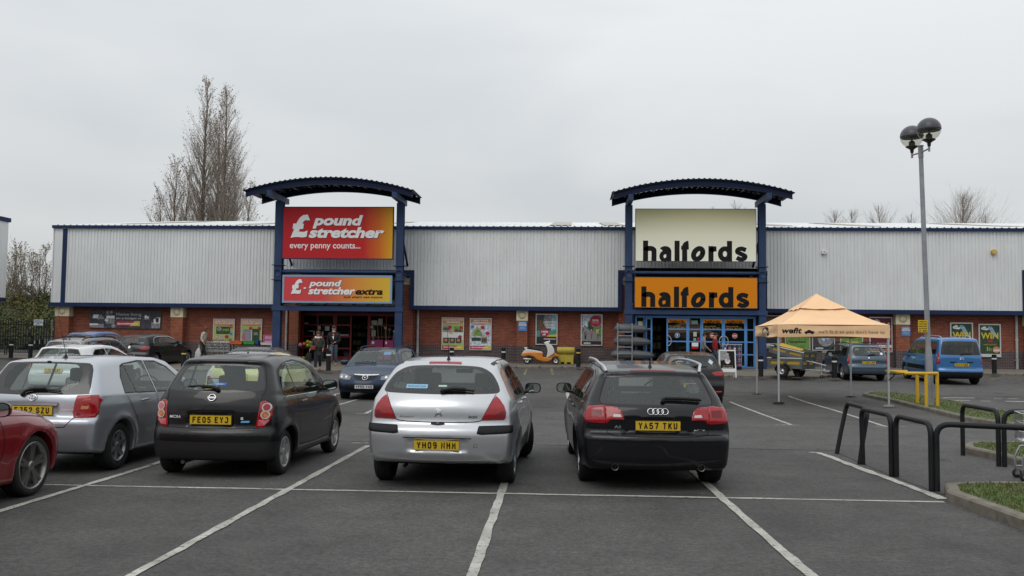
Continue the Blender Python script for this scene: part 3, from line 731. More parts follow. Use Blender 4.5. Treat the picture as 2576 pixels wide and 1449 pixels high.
def pull(x, sg, door):
 h = MB(); zc = cz(655); pts = [(x+sg*(0.03+0.17*sin(pi*i/12)), YD2-0.10, zc+0.24*cos(pi*i/12)) for i in range(13)]
 h.tube([(x+sg*0.03, YD2-0.03, pts[0][2])]+pts+[(x+sg*0.03, YD2-0.03, pts[-1][2])], 0.017, mat('satin_steel', (0.6, 0.6, 0.6), 0.3, 0.7), 8)
 h.v = [tuple(Vector(v)-bld.location) for v in h.v]; h.build('door_handle', door, False, fix=False)
pull(cx(755), 1, dB); pull(cx(1782), -1, dC); pull(cx(1784), 1, dD)
# notices on the glass between the doors
Fq = lambda a, b, t0, t1, m, k=0: MB().quad((cx(a), YD2-0.012-0.002*k, cz(t1)), (cx(b), YD2-0.012-0.002*k, cz(t1)), (cx(b), YD2-0.012-0.002*k, cz(t0)), (cx(a), YD2-0.012-0.002*k, cz(t0)), m).build('notice', bld, True, fix=False)
PAPER = mat('notice_paper', (0.5, 0.5, 0.47), 0.8); TEALN = mat('notice_teal', (0.2, 0.36, 0.34), 0.7)
Fq(1205, 1320, 270, 335, TEALN); Fq(1238, 1300, 485, 570, PAPER); Fq(1238, 1288, 598, 650, TEALN); Fq(1310, 1350, 585, 650, SIGNRED)
Fq(1210, 1328, 685, 755, WHITE, 0); Fq(1210, 1328, 757, 800, SIGNRED); Fq(232, 318, 295, 400, PAPER); Fq(234, 316, 300, 318, mat('notice_green', (0.4, 0.5, 0.08)), 1)

# red one, set back in the brick opening
YD1 = 46.3; B1 = BASE+0.0
ex = lambda zx: X((1100+zx/4.6)*0.6289, 850, YD1); ztt = Zz(860, 786, YD1)
ez = lambda t: B1+(ztt-B1)*(1-(t-150)/(1015-150))
mb = MB()
sf_bar(mb, ex(380), ex(2330), ztt-0.06, ztt+0.7, YD1-0.02, mat('dark_red_panel', (0.09, 0.008, 0.01), 0.5), 0.1)
sf_bar(mb, ex(490), ex(2330), ztt-0.17, ztt-0.06, YD1-0.004, REDF, 0.1)
sf_bar(mb, ex(400), ex(488), B1, ztt-0.06, YD1-0.01, MATS['dark_red_panel'], 0.1)
for a, b in ((488, 520), (765, 787), (1065, 1108), (1700, 1752), (2035, 2052), (2300, 2330)): sf_bar(mb, ex(a), ex(b), B1, ztt-0.17, YD1, REDF, 0.09)
for t in (380, 592, 805, 1000):
 for a, b in ((520, 765), (787, 1065), (1752, 2035), (2052, 2300)): sf_bar(mb, ex(a), ex(b), ez(t)-0.028, ez(t)+0.028, YD1+0.01, REDF, 0.06)
mb.build('shopfront_frame', bld, True, fix=False)
mb = MB()
for a, b in ((520, 765), (787, 1065), (1752, 2035), (2052, 2300)): mb.quad((ex(a), YD1+0.05, B1), (ex(b), YD1+0.05, B1), (ex(b), YD1+0.05, ztt-.1), (ex(a), YD1+0.05, ztt-.1), SGLASS)
mb.build('shopfront_glazing', bld, True, fix=False)
d = MB(); x0, x1 = ex(1110), ex(1410); w = 0.075; y = YD1-0.05
for a, b in ((x0, x0+w), (x1-w, x1)): sf_bar(d, a, b, B1, ztt-0.18, y, REDF, 0.05)
for t in (175, 380, 592, 805): sf_bar(d, x0+w, x1-w, ez(t)-0.035, ez(t)+0.035, y+0.003, REDF, 0.045)
sf_bar(d, x0+w, x1-w, B1, B1+0.17, y+0.003, REDF, 0.045)
dr = d.build('door', bld, True, fix=False)
gm = MB(); gm.quad((x0+w, y+0.03, B1), (x1-w, y+0.03, B1), (x1-w, y+0.03, ztt-.18), (x0+w, y+0.03, ztt-.18), SGLASS)
gm.v = [tuple(Vector(v)-bld.location) for v in gm.v]; gm.build('glass', dr, fix=False)
s = MB(); s.quad((x0+w, y-0.004, ez(580)), (x1-w, y-0.004, ez(580)), (x1-w, y-0.004, ez(535)), (x0+w, y-0.004, ez(535)), BLACK)
text_fit(s, 'Entrance', x0+w+0.02, x1-w-0.08, ez(574), ez(538), lambda u, v: (u, y-0.008, v), WHITE, bold=0.01)
s.v = [tuple(Vector(v)-bld.location) for v in s.v]; s.build('door_lettering', dr, fix=False)
Fq = lambda a, b, t0, t1, m, k=0: MB().quad((ex(a), YD1-0.012-.002*k, ez(t1)), (ex(b), YD1-0.012-.002*k, ez(t1)), (ex(b), YD1-0.012-.002*k, ez(t0)), (ex(a), YD1-0.012-.002*k, ez(t0)), m).build('notice', bld, True, fix=False)
for q in ((1772, 1880, 290, 372), (1897, 1975, 258, 368), (1775, 1850, 465, 575), (790, 838, 400, 468), (917, 1000, 405, 485), (600, 700, 490, 500), (705, 730, 490, 570), (862, 888, 500, 575), (540, 610, 345, 362)): Fq(*q, PAPER)

# ---------------------------------------------------------------- the entrance portals with their curved roofs
CNAVY = mat('canopy_navy', (0.007, 0.014, 0.042), .6, spec=.2); UNDER = mat('canopy_underside', (0.012, 0.016, 0.035), 0.6)
def portal(lab, cl, cr, tipL, tipR, ctr, ytop, zlow, zring, right):
 YF_, YB_, YCOL = 41.35, 43.7, 42.95
 xl0, xl1 = X(cl[0], 640, YCOL-0.15), X(cl[1], 640, YCOL-0.15); xr0, xr1 = X(cr[0], 640, YCOL-0.15), X(cr[1], 640, YCOL-0.15)
 G = gz(YCOL)+0.11
 t = thing('entrance_canopy', lab, 'canopy', ((xl0+xr1)/2, YCOL, G), 0, 'curved canopies over the shop entrances')
 xa, xb = X(tipL[0], tipL[1], YF_), X(tipR[0], tipR[1], YF_); xm = (xa+xb)/2
 ztop = Zz(ctr[0], ctr[1], YF_); zend = ztop-0.62
 half = (xb-xa)/2; R = (half**2+(ztop-zend)**2)/(2*(ztop-zend)); zc = ztop-R
 arc = lambda xx, off=0: zc+sqrt(max((R+off)**2-(xx-xm)**2, 0))
 # roof sheet, ribs running front to back so that the front edge is toothed
 mb = MB(); pts = []; x = xa
 while x <= xb+1e-6:
  for dx, dz in ((0, 0), (0.04, 0.035), (0.09, 0.035), (0.13, 0)):
   if x+dx <= xb: pts.append((x+dx, arc(x+dx)+dz))
  x += 0.24
 n = len(pts); vs = []
 for yy in (YF_-0.06, YB_+0.06): vs += [(p[0], yy, p[1]) for p in pts]
 for yy in (YF_-0.06, YB_+0.06): vs += [(p[0], yy, p[1]-0.02) for p in pts]
 fs = [(i, i+1, n+i+1, n+i) for i in range(n-1)]+[(2*n+i, 3*n+i, 3*n+i+1, 2*n+i+1) for i in range(n-1)]+[(i, 2*n+i, 2*n+i+1, i+1) for i in range(n-1)]
 mb.add(vs, fs, mat('canopy_sheet', (0.012, 0.014, 0.018), 0.6, spec=.2)); mb.build('roof_sheet', t, True, fix=False)
 # curved beams
 K = 28
 for yy in (YF_+0.0, YB_-0.12):
  mb = MB(); a0, a1 = xa+0.10, xb-0.10
  for (o0, o1, dy0, dy1) in ((-0.02, -0.07, 0, 0.14), (-0.27, -0.32, 0, 0.14), (-0.07, -0.27, 0.055, 0.085)):
   v2 = []
   for i in range(K+1):
    xx = a0+(a1-a0)*i/K
    for (oo, dy) in ((o0, dy0), (o1, dy0), (o1, dy1), (o0, dy1)): v2.append((xx, yy+dy, arc(xx)+oo))
   f2 = []
   for i in range(K):
    for q in range(4): f2.append((i*4+q, i*4+(q+1) % 4, (i+1)*4+(q+1) % 4, (i+1)*4+q))
   f2 += [(0, 1, 2, 3), (K*4+3, K*4+2, K*4+1, K*4)]
   mb.add(v2, f2, NAVY)
  mb.mats = [CNAVY if m_ == NAVY else m_ for m_ in mb.mats]; mb.build('curved_beam', t, True)
 mb = MB()      # purlins under the sheet
 for i in range(1, 12):
  xx = xa+(xb-xa)*i/12; mb.box(xx-0.03, xx+0.03, YF_+0.15, YB_-0.13, arc(xx)-0.14, arc(xx)-0.025, UNDER)
 mb.build('purlins', t, True, fix=False)
 # outrigger beams on the column heads
 for xc in ((xl0+xl1)/2, (xr0+xr1)/2):
  mb = MB(); zt = arc(xc)-0.33; mb.box(xc-0.11, xc+0.11, YF_-0.1, YB_+0.3, zt-0.27, zt, STEELBLUE, 0.01); mb.build('outrigger', t, True, fix=False)
 # columns: a pair of channels with a flange, collar plates and a round node plate
 zr = Zz((cl[0]+cr[1])/2, zring, YCOL)
 for (a, b) in ((xl0, xl1), (xr0, xr1)):
  xc = (a+b)/2; zt = arc(xc)-0.60; mb = MB(); w = (b-a)
  mb.box(a, b, YCOL-0.17, YCOL-0.14, G, zt, STEELBLUE); mb.box(a, b, YCOL+0.14, YCOL+0.17, G, zt, STEELBLUE)
  mb.box(xc-0.10, xc+0.10, YCOL-0.14, YCOL+0.14, G, zt, STEELBLUE)
  mb.box(a-0.02, b+0.02, YCOL-0.20, YCOL+0.2, G, G+0.03, STEELBLUE)
  mb.build('column', t, True, fix=False)
  c = MB()
  for zz in (zr+0.28, zr-0.42): c.box(a-0.10, b+0.10, YCOL-0.24, YCOL+0.24, zz-0.012, zz+0.012, STEELBLUE)
  c.lathe([(0.155, -0.19), (0.155, -0.172), (0.001, -0.19)], (xc, YCOL, zr-0.1), 'y', STEELBLUE, 24)
  c.cyl((xc, YCOL, zr-0.02), (xc+0.02, YW, zr-0.1), 0.07, None, NAVY, 10)
  c.build('collar', t, True, fix=False)
  s_ = MB(); s_.cyl((xc, YCOL+0.17, zr+2.0), (xc, YW-0.1, zr+0.1), 0.055, None, NAVY, 8); s_.build('raking_strut', t, True, fix=False)
 # cross members between the columns
 mb = MB(); mb.cyl((xl1, YCOL-0.02, zr-0.02), (xr0, YCOL-0.02, zr-0.02), 0.075, None, STEELBLUE, 12); mb.build('tie_tube', t, True, fix=False)
 zl = Zz((cl[0]+cr[1])/2, zlow, YCOL); mb = MB()
 mb.box(xl0-0.05, xr1+0.05, YCOL-0.22, YCOL-0.175, zl-0.22, zl, STEELBLUE); mb.box(xl1, xr0, YCOL-0.175, YCOL+0.10, zl-0.035, zl-0.001, STEELBLUE)
 mb.box(xl1, xr0, YCOL-0.17, YCOL+0.10, zl-0.22, zl-0.19, NAVY)
 mb.build('cross_beam', t, True, fix=False)
 # small glazed porch roof sloping from the cross beam back to the wall
 mb = MB(); za, zb_ = zl+0.05, zl+0.55
 mb.quad((xl1, YCOL, za), (xr0, YCOL, za), (xr0, YW+0.7, zb_), (xl1, YW+0.7, zb_), mat('dirty_polycarbonate', (0.09, 0.10, 0.09), 0.35, var=0.5, vscale=2))
 for i in range(9):
  xx = xl1+(xr0-xl1)*i/8; mb.cyl((xx, YCOL, za+0.03), (xx, YW+0.6, zb_+0.03), 0.022, None, NAVY, 6)
 mb.build('porch_glazing', t, True, fix=False)
 return t
T1 = portal('navy steel entrance canopy with curved roof holding the red and yellow signs', (690, 709), (996, 1014), (612, 475), (1042, 476), (835, 446), 515, 771, 683, False)
T2 = portal('navy steel entrance canopy with curved roof holding the cream and orange signs', (1573, 1591), (1909, 1927), (1539, 476), (2000, 476), (1765, 450), 515, 780, 686, True)

# ---------------------------------------------------------------- signs
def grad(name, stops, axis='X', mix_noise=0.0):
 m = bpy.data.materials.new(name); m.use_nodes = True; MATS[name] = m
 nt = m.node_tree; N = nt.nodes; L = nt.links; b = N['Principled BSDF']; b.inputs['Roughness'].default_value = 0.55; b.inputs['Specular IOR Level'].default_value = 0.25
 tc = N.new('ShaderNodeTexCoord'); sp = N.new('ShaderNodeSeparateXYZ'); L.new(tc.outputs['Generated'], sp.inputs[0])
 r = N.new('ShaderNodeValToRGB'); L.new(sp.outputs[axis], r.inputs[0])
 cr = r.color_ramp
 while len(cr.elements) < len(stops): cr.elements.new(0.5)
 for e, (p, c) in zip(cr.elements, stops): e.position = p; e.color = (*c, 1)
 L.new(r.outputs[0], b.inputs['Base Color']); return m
def signboard(name, lab, px, Ys, mface, draw, frame=NAVY, fw=0.04, depth=0.10):
 x0, y1, x1, y0 = px    # left, top, right, bottom in the photograph
 xa, xb = X(x0, (y0+y1)/2, Ys), X(x1, (y0+y1)/2, Ys); za = Zz((x0+x1)/2, y0, Ys); zb_ = Zz((x0+x1)/2, y1, Ys)
 t = thing(name, lab, 'sign', ((xa+xb)/2, Ys, za)); W, H = xb-xa, zb_-za
 mb = MB(); mb.box(-W/2, W/2, 0, depth, 0, H, frame)
 e = 0.012
 for a, b, c, d in ((-W/2, W/2, 0, fw), (-W/2, W/2, H-fw, H), (-W/2, -W/2+fw, fw, H-fw), (W/2-fw, W/2, fw, H-fw)): mb.box(a, b, -e, 0.0, c, d, frame)
 mb.build('frame', t, fix=False)
 p = MB(); f = lambda u, v, k=0: (-W/2+fw+u*(W-2*fw), -0.004-0.002*k, fw+v*(H-2*fw))
 p.quad(f(0, 0), f(1, 0), f(1, 1), f(0, 1), mface); p.build('panel', t, fix=False)
 L_ = MB(); draw(L_, f, W-2*fw, H-2*fw); L_.build('lettering', t, fix=False)
 return t
def tx(mb, s, u0, u1, v0, v1, f, m, k=1, **kw): text_fit(mb, s, u0, u1, v0, v1, lambda u, v: f(u, v, k), m, **kw)
def halfords(mb, f, u0, u1, v0, v1):
 """the heavy lower-case word with a slanting o, cut off along the bottom edge of the board"""
 parts = [('h', 0.0, .128, 'a'), ('a', .150, .268, 'x'), ('l', .300, .343, 'a'), ('f', .360, .432, 'a'), ('o', .452, .588, 'x'), ('r', .616, .692, 'x'), ('d', .704, .838, 'a'), ('s', .862, .985, 'x')]
 W = u1-u0; H = v1-v0
 for ch, a, b, t in parts:
  top = v0+H*(1.0 if t == 'a' else 0.735); bot = v0 if ch in 'hlfr' else v0-0.012
  # letters are drawn as thick strokes
  glyph(mb, ch, u0+W*a, u0+W*b, bot, top, f)
def stroke(mb, pts, w, f, asp, k=1):
 """polyline of constant width w; asp scales u so that widths are equal in metres"""
 P = [Vector((p[0]*asp, p[1])) for p in pts]; n = len(P); L_ = []; R_ = []
 for i in range(n):
  if i == 0: d = P[1]-P[0]
  elif i == n-1: d = P[-1]-P[-2]
  else: d = (P[i]-P[i-1]).normalized()+(P[i+1]-P[i]).normalized()
  d.normalize(); nn = Vector((-d.y, d.x)); L_.append(P[i]+nn*w/2); R_.append(P[i]-nn*w/2)
 vs = [f(p.x/asp, p.y, k) for p in L_+R_]
 mb.add(vs, [(i, n+i, n+i+1, i+1) for i in range(n-1)], BLACK)
def glyph(mb, ch, u0, u1, v0, v1, f):
 A = Vector(f(1, 0))-Vector(f(0, 0)); Bv = Vector(f(0, 1))-Vector(f(0, 0)); asp = A.length/Bv.length
 S = halfords.S; w = S                       # stroke thickness in v units
 wu = w/asp; U = lambda t: u0+(u1-u0)*t
 full = halfords.full; xh = halfords.xh; base = halfords.base
 def arcp(cu, cv, ru, rv, a0, a1, n=14): return [(cu+ru*cos(radians(a0+(a1-a0)*i/n)), cv+rv*sin(radians(a0+(a1-a0)*i/n))) for i in range(n+1)]
 stem = lambda u, a, b: stroke(mb, [(u, a), (u, b)], w, f, asp)
 l, r = u0+wu/2, u1-wu/2
 if ch == 'h': stem(l, base, full); stroke(mb, arcp((l+r)/2, xh-w/2-(r-l)/2*asp*0.55, (r-l)/2, (r-l)/2*asp*0.55, 180, 0)+[(r, base)], w, f, asp)
 if ch == 'l': stem((l+r)/2, base, full)
 if ch == 'r': stem(l, base, xh); stroke(mb, arcp(u1, xh-w*1.15, (u1-l), w*0.62, 175, 90, 8), w*1.02, f, asp)
 if ch == 'f':
  c = u0+(u1-u0)*0.46; stroke(mb, [(c, base)]+arcp(c+(u1-c)*0.95, full-w/2-w*0.75, (u1-c)*0.95, w*0.75, 180, 90, 8), w, f, asp)
  stroke(mb, [(u0, xh-w*0.36), (u1, xh-w*0.36)], w*0.72, f, asp, 2)
 if ch in 'oda':
  cu, cv = (l+r)/2, (xh+base-w*0.1)/2; ru, rv = (r-l)/2, (xh-w/2-cv)
 if ch == 'o':
  P = [(p[0]+(p[1]-cv)/asp*0.28, p[1]) for p in arcp(cu, cv, ru*0.93, rv, 0, 360, 28)]; stroke(mb, P[:-1]+[P[0], P[1]], w, f, asp)
 if ch == 'd': stem(r, base, full); stroke(mb, arcp((l+r)/2, cv, ru, rv, 0, 360, 28), w*0.95, f, asp, 2)
 if ch == 'a':
  stem(r, base, xh-w*0.9); top = arcp((l+r)/2, xh-w/2-rv*0.42, ru, rv*0.42, 160, 0, 10); stroke(mb, top+[(r, xh-w)], w*0.9, f, asp)
  hb = (xh-base)*0.60; stroke(mb, [(r, base+hb), (cu, base+hb-w*0.1)]+arcp(cu-ru*0.05, base+hb*0.5+w*0.02, ru*0.95, hb*0.5-w*0.12, 90, 270, 12)+[(r, base+w*0.65)], w*0.8, f, asp, 2)
 if ch == 's':
  H = xh-base+w*0.1; b0 = base-w*0.1; q = (H-w)/4
  P = [(r+wu*0.15, xh-w*0.78)]+arcp(cu_ := (l+r)/2, xh-w/2-q, ru_ := (r-l)/2, q, 50, 200, 10)+[(cu_-ru_*0.3, b0+H*0.535), (cu_+ru_*0.3, b0+H*0.465)]+arcp(cu_, b0+w/2+q, ru_, q, 20, -130, 10)+[(l-wu*0.1, b0+w*0.85)]
  stroke(mb, P, w*0.88, f, asp)
PSRED = grad('sign_red_to_yellow', [(0, (0.46, 0.014, 0.022)), (0.74, (0.48, 0.018, 0.018)), (0.88, (0.58, 0.13, 0.015)), (1, (0.66, 0.34, 0.012))])
PSRED2 = grad('sign_pink_to_yellow', [(0, (0.60, 0.055, 0.07)), (0.38, (0.58, 0.07, 0.06)), (0.66, (0.66, 0.25, 0.05)), (1, (0.66, 0.44, 0.04))])
PSW = mat('sign_white', (0.80, 0.80, 0.80), 0.4); PSD = mat('sign_dark_edge', (0.12, 0.01, 0.012), 0.5)
def draw1(mb, f, W, H):
 def word(s, a, b, c, d, sh=0.22, bo=0.045):
  tx(mb, s, a+0.006, b+0.006, c-0.014, d-0.014, f, PSD, 1, shear=sh, bold=bo); tx(mb, s, a, b, c, d, f, PSW, 2, shear=sh, bold=bo)
 word('\u00a3', .07, .245, .40, .86, 0.12, 0.05); word('pound', .27, .73, .585, .85); word('stretcher', .235, .925, .40, .585+0.03)
 tx(mb, 'every penny counts...', .065, .71, .155, .295, f, PSW, 1, bold=0.012)
def draw2(mb, f, W, H):
 def word(s, a, b, c, d, m1=PSW, sh=0.22, bo=0.04):
  tx(mb, s, a+0.005, b+0.005, c-0.02, d-0.02, f, PSD, 1, shear=sh, bold=bo); tx(mb, s, a, b, c, d, f, m1, 2, shear=sh, bold=bo)
 word('\u00a3', .065, .175, .28, .90, sh=0.12, bo=.05); word('-', .185, .21, .50, .56); word('pound', .235, .545, .53, .87); word('stretcher', .23, .675, .27, .58)
 tx(mb, 'extra', .675, .935, .27, .52, f, BLACK, 2, shear=0.22, bold=0.04); tx(mb, "look what's new instore", .565, .93, .13, .235, f, BLACK, 2, shear=0.2, bold=.02)
signboard('shop_sign', 'large red sign fading to yellow with a white pound symbol, under the curved canopy', (710, 520, 990, 652), 42.6, PSRED, draw1)
signboard('shop_sign', 'lower pink and yellow sign ending in the black word extra', (710, 692, 986, 762.5), 42.6, PSRED2, draw2, mat('pale_blue_frame', (0.22, 0.33, 0.45), 0.5), 0.09)
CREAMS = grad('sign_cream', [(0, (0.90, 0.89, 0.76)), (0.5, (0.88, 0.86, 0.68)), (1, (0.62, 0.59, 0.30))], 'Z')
def drawH(u0, u1, base, full, xh, S):
 def d(mb, f, W, H):
  halfords.S = S; halfords.base = base; halfords.full = full; halfords.xh = xh
  halfords(mb, f, u0, u1, base, full)
 return d
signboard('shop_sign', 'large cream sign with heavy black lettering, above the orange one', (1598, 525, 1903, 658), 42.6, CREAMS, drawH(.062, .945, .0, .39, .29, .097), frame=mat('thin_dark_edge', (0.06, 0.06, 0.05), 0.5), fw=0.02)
signboard('shop_sign', 'orange sign with heavy black lettering above the blue shop doors', (1597, 698, 1905, 774.5), 42.6, ORANGE, drawH(.05, .955, .0, .70, .52, .172), frame=mat('thin_orange_edge', (0.35, 0.20, 0.10), 0.5), fw=0.02)

# ---------------------------------------------------------------- neighbouring unit at the left edge and the next bay on the right
xn = X(20, 600, 47); nb = thing('neighbouring_building', 'corner of a pale grey clad building with navy trim at the left edge', 'building', (xn-6, 47, gz(47)))
mb = MB(); z1 = Zz(18, 559, 47); z0 = Zz(12, 749, 47)
mb.box(xn-12, xn, 22, 47, z0, z1, CLAD); mb.build('wall', nb, True, fix=False)
mb = MB(); mb.box(xn-12, xn+0.08, 21.9, 47.1, z1, z1+0.22, NAVY); mb.box(xn-12, xn+0.03, 21.94, 47.04, z0-0.2, z0-0.001, NAVY); mb.build('fascia', nb, True, fix=False)
mb = MB(); mb.box(xn-12, xn-1.5, 22.3, 46.0, -0.2, z0-0.2, BRICKD); mb.build('brick_base', nb, True, fix=False)

# ---------------------------------------------------------------- posters and notices on the brick wall
COLS = dict(w=(.72, .72, .70), k=(.02, .02, .022), org=(.50, .22, .09), lime=(.38, .46, .14), pale=(.50, .58, .66), sky=(.26, .42, .52), red=(.42, .02, .05), mar=(.13, .012, .03),
   grn=(.06, .16, .035), dgr=(.025, .06, .03), teal=(.05, .27, .23), gry=(.24, .24, .25), dg=(.05, .05, .055), yel=(.62, .45, .04), brn=(.12, .07, .04), blu=(.06, .20, .45), pink=(.45, .12, .2), tan=(.45, .35, .26), slate=(.055, .06, .075), pth=(.25, .24, .24), wgr=(.15, .28, .06), lil=(.3, .25, .35))
def PC(k): return mat('print_'+k, COLS[k], 0.45, coat=0.15, var=(.55 if k in ('gry', 'dg', 'dgr', 'grn', 'wgr', 'tan', 'brn', 'sky', 'slate', 'pale') else .06), vscale=9)
def poster(lab, px, els, group=None, Y0=YW-0.07, frame=ALU, fw=0.035, name='poster', cat='poster', bottom=0.0, par_depth=0.045):
 x0, y1, x1, y0 = px; xa, xb = X(x0, (y0+y1)/2, Y0), X(x1, (y0+y1)/2, Y0); za, zb_ = Zz((x0+x1)/2, y0, Y0), Zz((x0+x1)/2, y1, Y0)
 W, H = xb-xa, zb_-za; t = thing(name, lab, cat, ((xa+xb)/2, Y0, za), 0, group)
 if frame is not None:
  mb = MB()
  mb.box(-W/2, W/2, 0.0, par_depth, 0, H, frame)
  for a, b, c, d in ((-W/2, W/2, 0, fw+bottom), (-W/2, W/2, H-fw, H), (-W/2, -W/2+fw, fw+bottom, H-fw), (W/2-fw, W/2, fw+bottom, H-fw)): mb.box(a, b, -0.015, 0.0, c, d, frame)
  mb.build('frame', t, fix=False)
 else: fw = 0.0
 f = lambda u, v, k=0: (-W/2+fw+u*(W-2*fw), -0.003-0.0012*k, fw+bottom+v*(H-2*fw-bottom))
 mb = MB()
 if frame is None: mb.box(-W/2, W/2, -0.002, 0.03, 0, H, PC(els[0][1]))
 for i, e in enumerate(els):
  k = i
  if e[0] == 'r': _, c, a, b, u, v = e; mb.quad(f(a, u, k), f(b, u, k), f(b, v, k), f(a, v, k), PC(c))
  elif e[0] == 'o': _, c, a, b, ru, rv = e; mb.add([f(a+ru*cos(2*pi*j/20), b+rv*sin(2*pi*j/20), k) for j in range(20)], [tuple(range(20))], PC(c))
  elif e[0] == 'p': mb.add([f(a, b, k) for a, b in e[2]], [tuple(range(len(e[2])))], PC(e[1]))
  elif e[0] == 't': _, c, s, a, b, u, v = e[:7]; text_fit(mb, s, a, b, u, v, lambda uu, vv: f(uu, vv, k), PC(c), **(e[7] if len(e) > 7 else {}))
 mb.build('sheet', t, fix=False)
 return t
R, O, P_, T = 'r', 'o', 'p', 't'
B = dict(bold=0.035); BI = dict(bold=0.035, shear=0.2)
def ps_foot(): return [(R, 'red', 0, 1, 0, .115), (P_, 'yel', [(.55, 0), (1, 0), (1, .12), (.75, .12)]), (T, 'w', '\u00a3poundstretcher', .05, .93, .03, .095, BI)]
poster('solar lights price cut poster on the brick wall, left one of the pair', (536, 802, 590, 861), [(R, 'lime', 0, 1, 0, 1), (R, 'org', 0, 1, .76, 1), (O, 'org', .5, .77, .5, .06), (T, 'w', 'HUGE PRICE CUTS', .04, .97, .88, .965, B), (T, 'w', 'ON SOLAR LIGHTS', .04, .97, .79, .87, B), (R, 'dgr', .13, .82, .34, .68), (O, 'gry', .28, .56, .12, .1), (R, 'brn', .4, .8, .42, .55), (R, 'wgr', .45, .75, .5, .58), (R, 'tan', .12, .5, .04, .28), (O, 'red', .86, .68, .09, .07), (O, 'red', .66, .22, .1, .08), (T, 'w', '1.99', .8, .92, .66, .7), (O, 'blu', .86, .36, .08, .06), (O, 'blu', .84, .1, .08, .05)], 'price cut posters on the brick wall')
poster('solar lights price cut poster beside the blue column, showing a pink light', (605.5, 802, 659, 864), [(R, 'lime', 0, 1, 0, 1), (R, 'org', 0, 1, .76, 1), (O, 'org', .5, .77, .5, .06), (T, 'w', 'HUGE PRICE CUTS', .04, .97, .88, .965, B), (T, 'w', 'ON SOLAR LIGHTS', .04, .97, .79, .87, B), (R, 'gry', .08, .5, .04, .58), (O, 'pink', .14, .25, .1, .14), (R, 'lil', .2, .4, .1, .5), (R, 'w', .5, .53, .02, .55), (R, 'dgr', .55, .92, .06, .6), (R, 'gry', .63, .85, .33, .45), (R, 'k', .73, .76, .1, .35), (O, 'red', .47, .62, .09, .07), (O, 'red', .9, .62, .09, .07)], 'price cut posters on the brick wall')
poster('green and orange fencing price cut poster with three paint tubs', (1111, 799, 1167, 880), [(R, 'lime', 0, 1, 0, 1), (R, 'w', .0, 1, .30, .55), (R, 'org', 0, 1, .86, 1), (O, 'org', .5, .87, .48, .065), (T, 'w', 'HUGE PRICE CUTS', .05, .96, .925, .975, B), (T, 'w', 'ON FENCING', .18, .84, .845, .90, B), (R, 'gry', .03, .42, .56, .77), (R, 'brn', .05, .35, .62, .7), (R, 'tan', .32, .5, .5, .63), (R, 'wgr', .55, .98, .55, .74), (R, 'brn', .58, .9, .56, .64), (O, 'red', .37, .71, .09, .055), (O, 'red', .9, .70, .09, .055), (O, 'red', .85, .40, .09, .055), (P_, 'dg', [(.06, .2), (.30, .2), (.33, .37), (.04, .37)]), (P_, 'dg', [(.36, .2), (.6, .2), (.63, .37), (.34, .37)]), (P_, 'dg', [(.66, .2), (.9, .2), (.93, .37), (.64, .37)]), (O, 'org', .18, .29, .08, .05), (O, 'org', .48, .29, .08, .05), (O, 'org', .78, .29, .08, .05)]+ps_foot(), 'price cut posters on the brick wall')
poster('pale blue greenhouses poster with orange heading', (1181.5, 800.5, 1236.5, 881), [(R, 'pale', 0, 1, 0, 1), (R, 'org', 0, 1, .86, 1), (O, 'org', .5, .87, .48, .065), (T, 'w', 'GREAT VALUE', .14, .86, .925, .975, B), (T, 'w', 'GREENHOUSES', .10, .90, .845, .90, B), (P_, 'tan', [(.08, .42), (.08, .6), (.3, .74), (.55, .66), (.6, .45)]), (P_, 'wgr', [(.15, .45), (.2, .6), (.35, .68), (.5, .6), (.52, .45)]), (R, 'dgr', .06, .52, .28, .39), (R, 'gry', .54, .82, .2, .46), (R, 'brn', .56, .8, .24, .38), (R, 'tan', .56, .8, .4, .44), (O, 'red', .6, .72, .1, .06), (O, 'red', .84, .53, .1, .06), (O, 'blu', .1, .74, .08, .055)]+ps_foot(), 'price cut posters on the brick wall')
poster('dark cycling poster with white and teal panels reading discover the new range', (1347.5, 789.5, 1402.5, 867.5), [(R, 'slate', 0, 1, 0, 1), (R, 'sky', .72, 1, .35, 1), (P_, 'gry', [(.3, .6), (.75, .5), (.75, 1), (.4, 1)]), (P_, 'brn', [(0, .5), (.4, .45), (.42, .8), (.1, .85)]), (P_, 'teal', [(0, .24), (.18, .24), (.18, .47), (0, .44)]), (P_, 'teal', [(.5, .28), (1, .35), (1, .5), (.5, .42)]), (P_, 'yel', [(.5, .25), (1, .25), (1, .34), (.55, .3)]), (R, 'k', 0, 1, 0, .245), (O, 'red', .41, .38, .22, .13), (T, 'w', 'DISCOVER', .34, .95, .71, .78, BI), (T, 'w', 'THE NEW', .38, .93, .62, .69, BI), (T, 'w', 'RANGE', .48, .92, .53, .60, BI), (T, 'w', '10%', .25, .58, .38, .45, B), (T, 'w', 'off', .3, .46, .29, .36, B), (T, 'w', 'BOARDMAN', .37, .95, .15, .19, B)], fw=0.045)
pth = lambda: [(R, 'gry', 0, 1, 0, 1), (R, 'pale', .05, .6, .6, 1), (P_, 'dgr', [(.3, .35), (.32, .75), (.42, .85), (.5, .65), (.62, .6), (1, .62), (1, .3), (.5, .5)]), (P_, 'grn', [(0, .4), (.12, .62), (.3, .6), (.3, .4)]), (P_, 'wgr', [(.55, .45), (1, .25), (1, .6), (.6, .6)]), (P_, 'pth', [(.04, .12), (.06, .45), (.28, .55), (.5, .45), (.95, .25), (.95, .12)])]
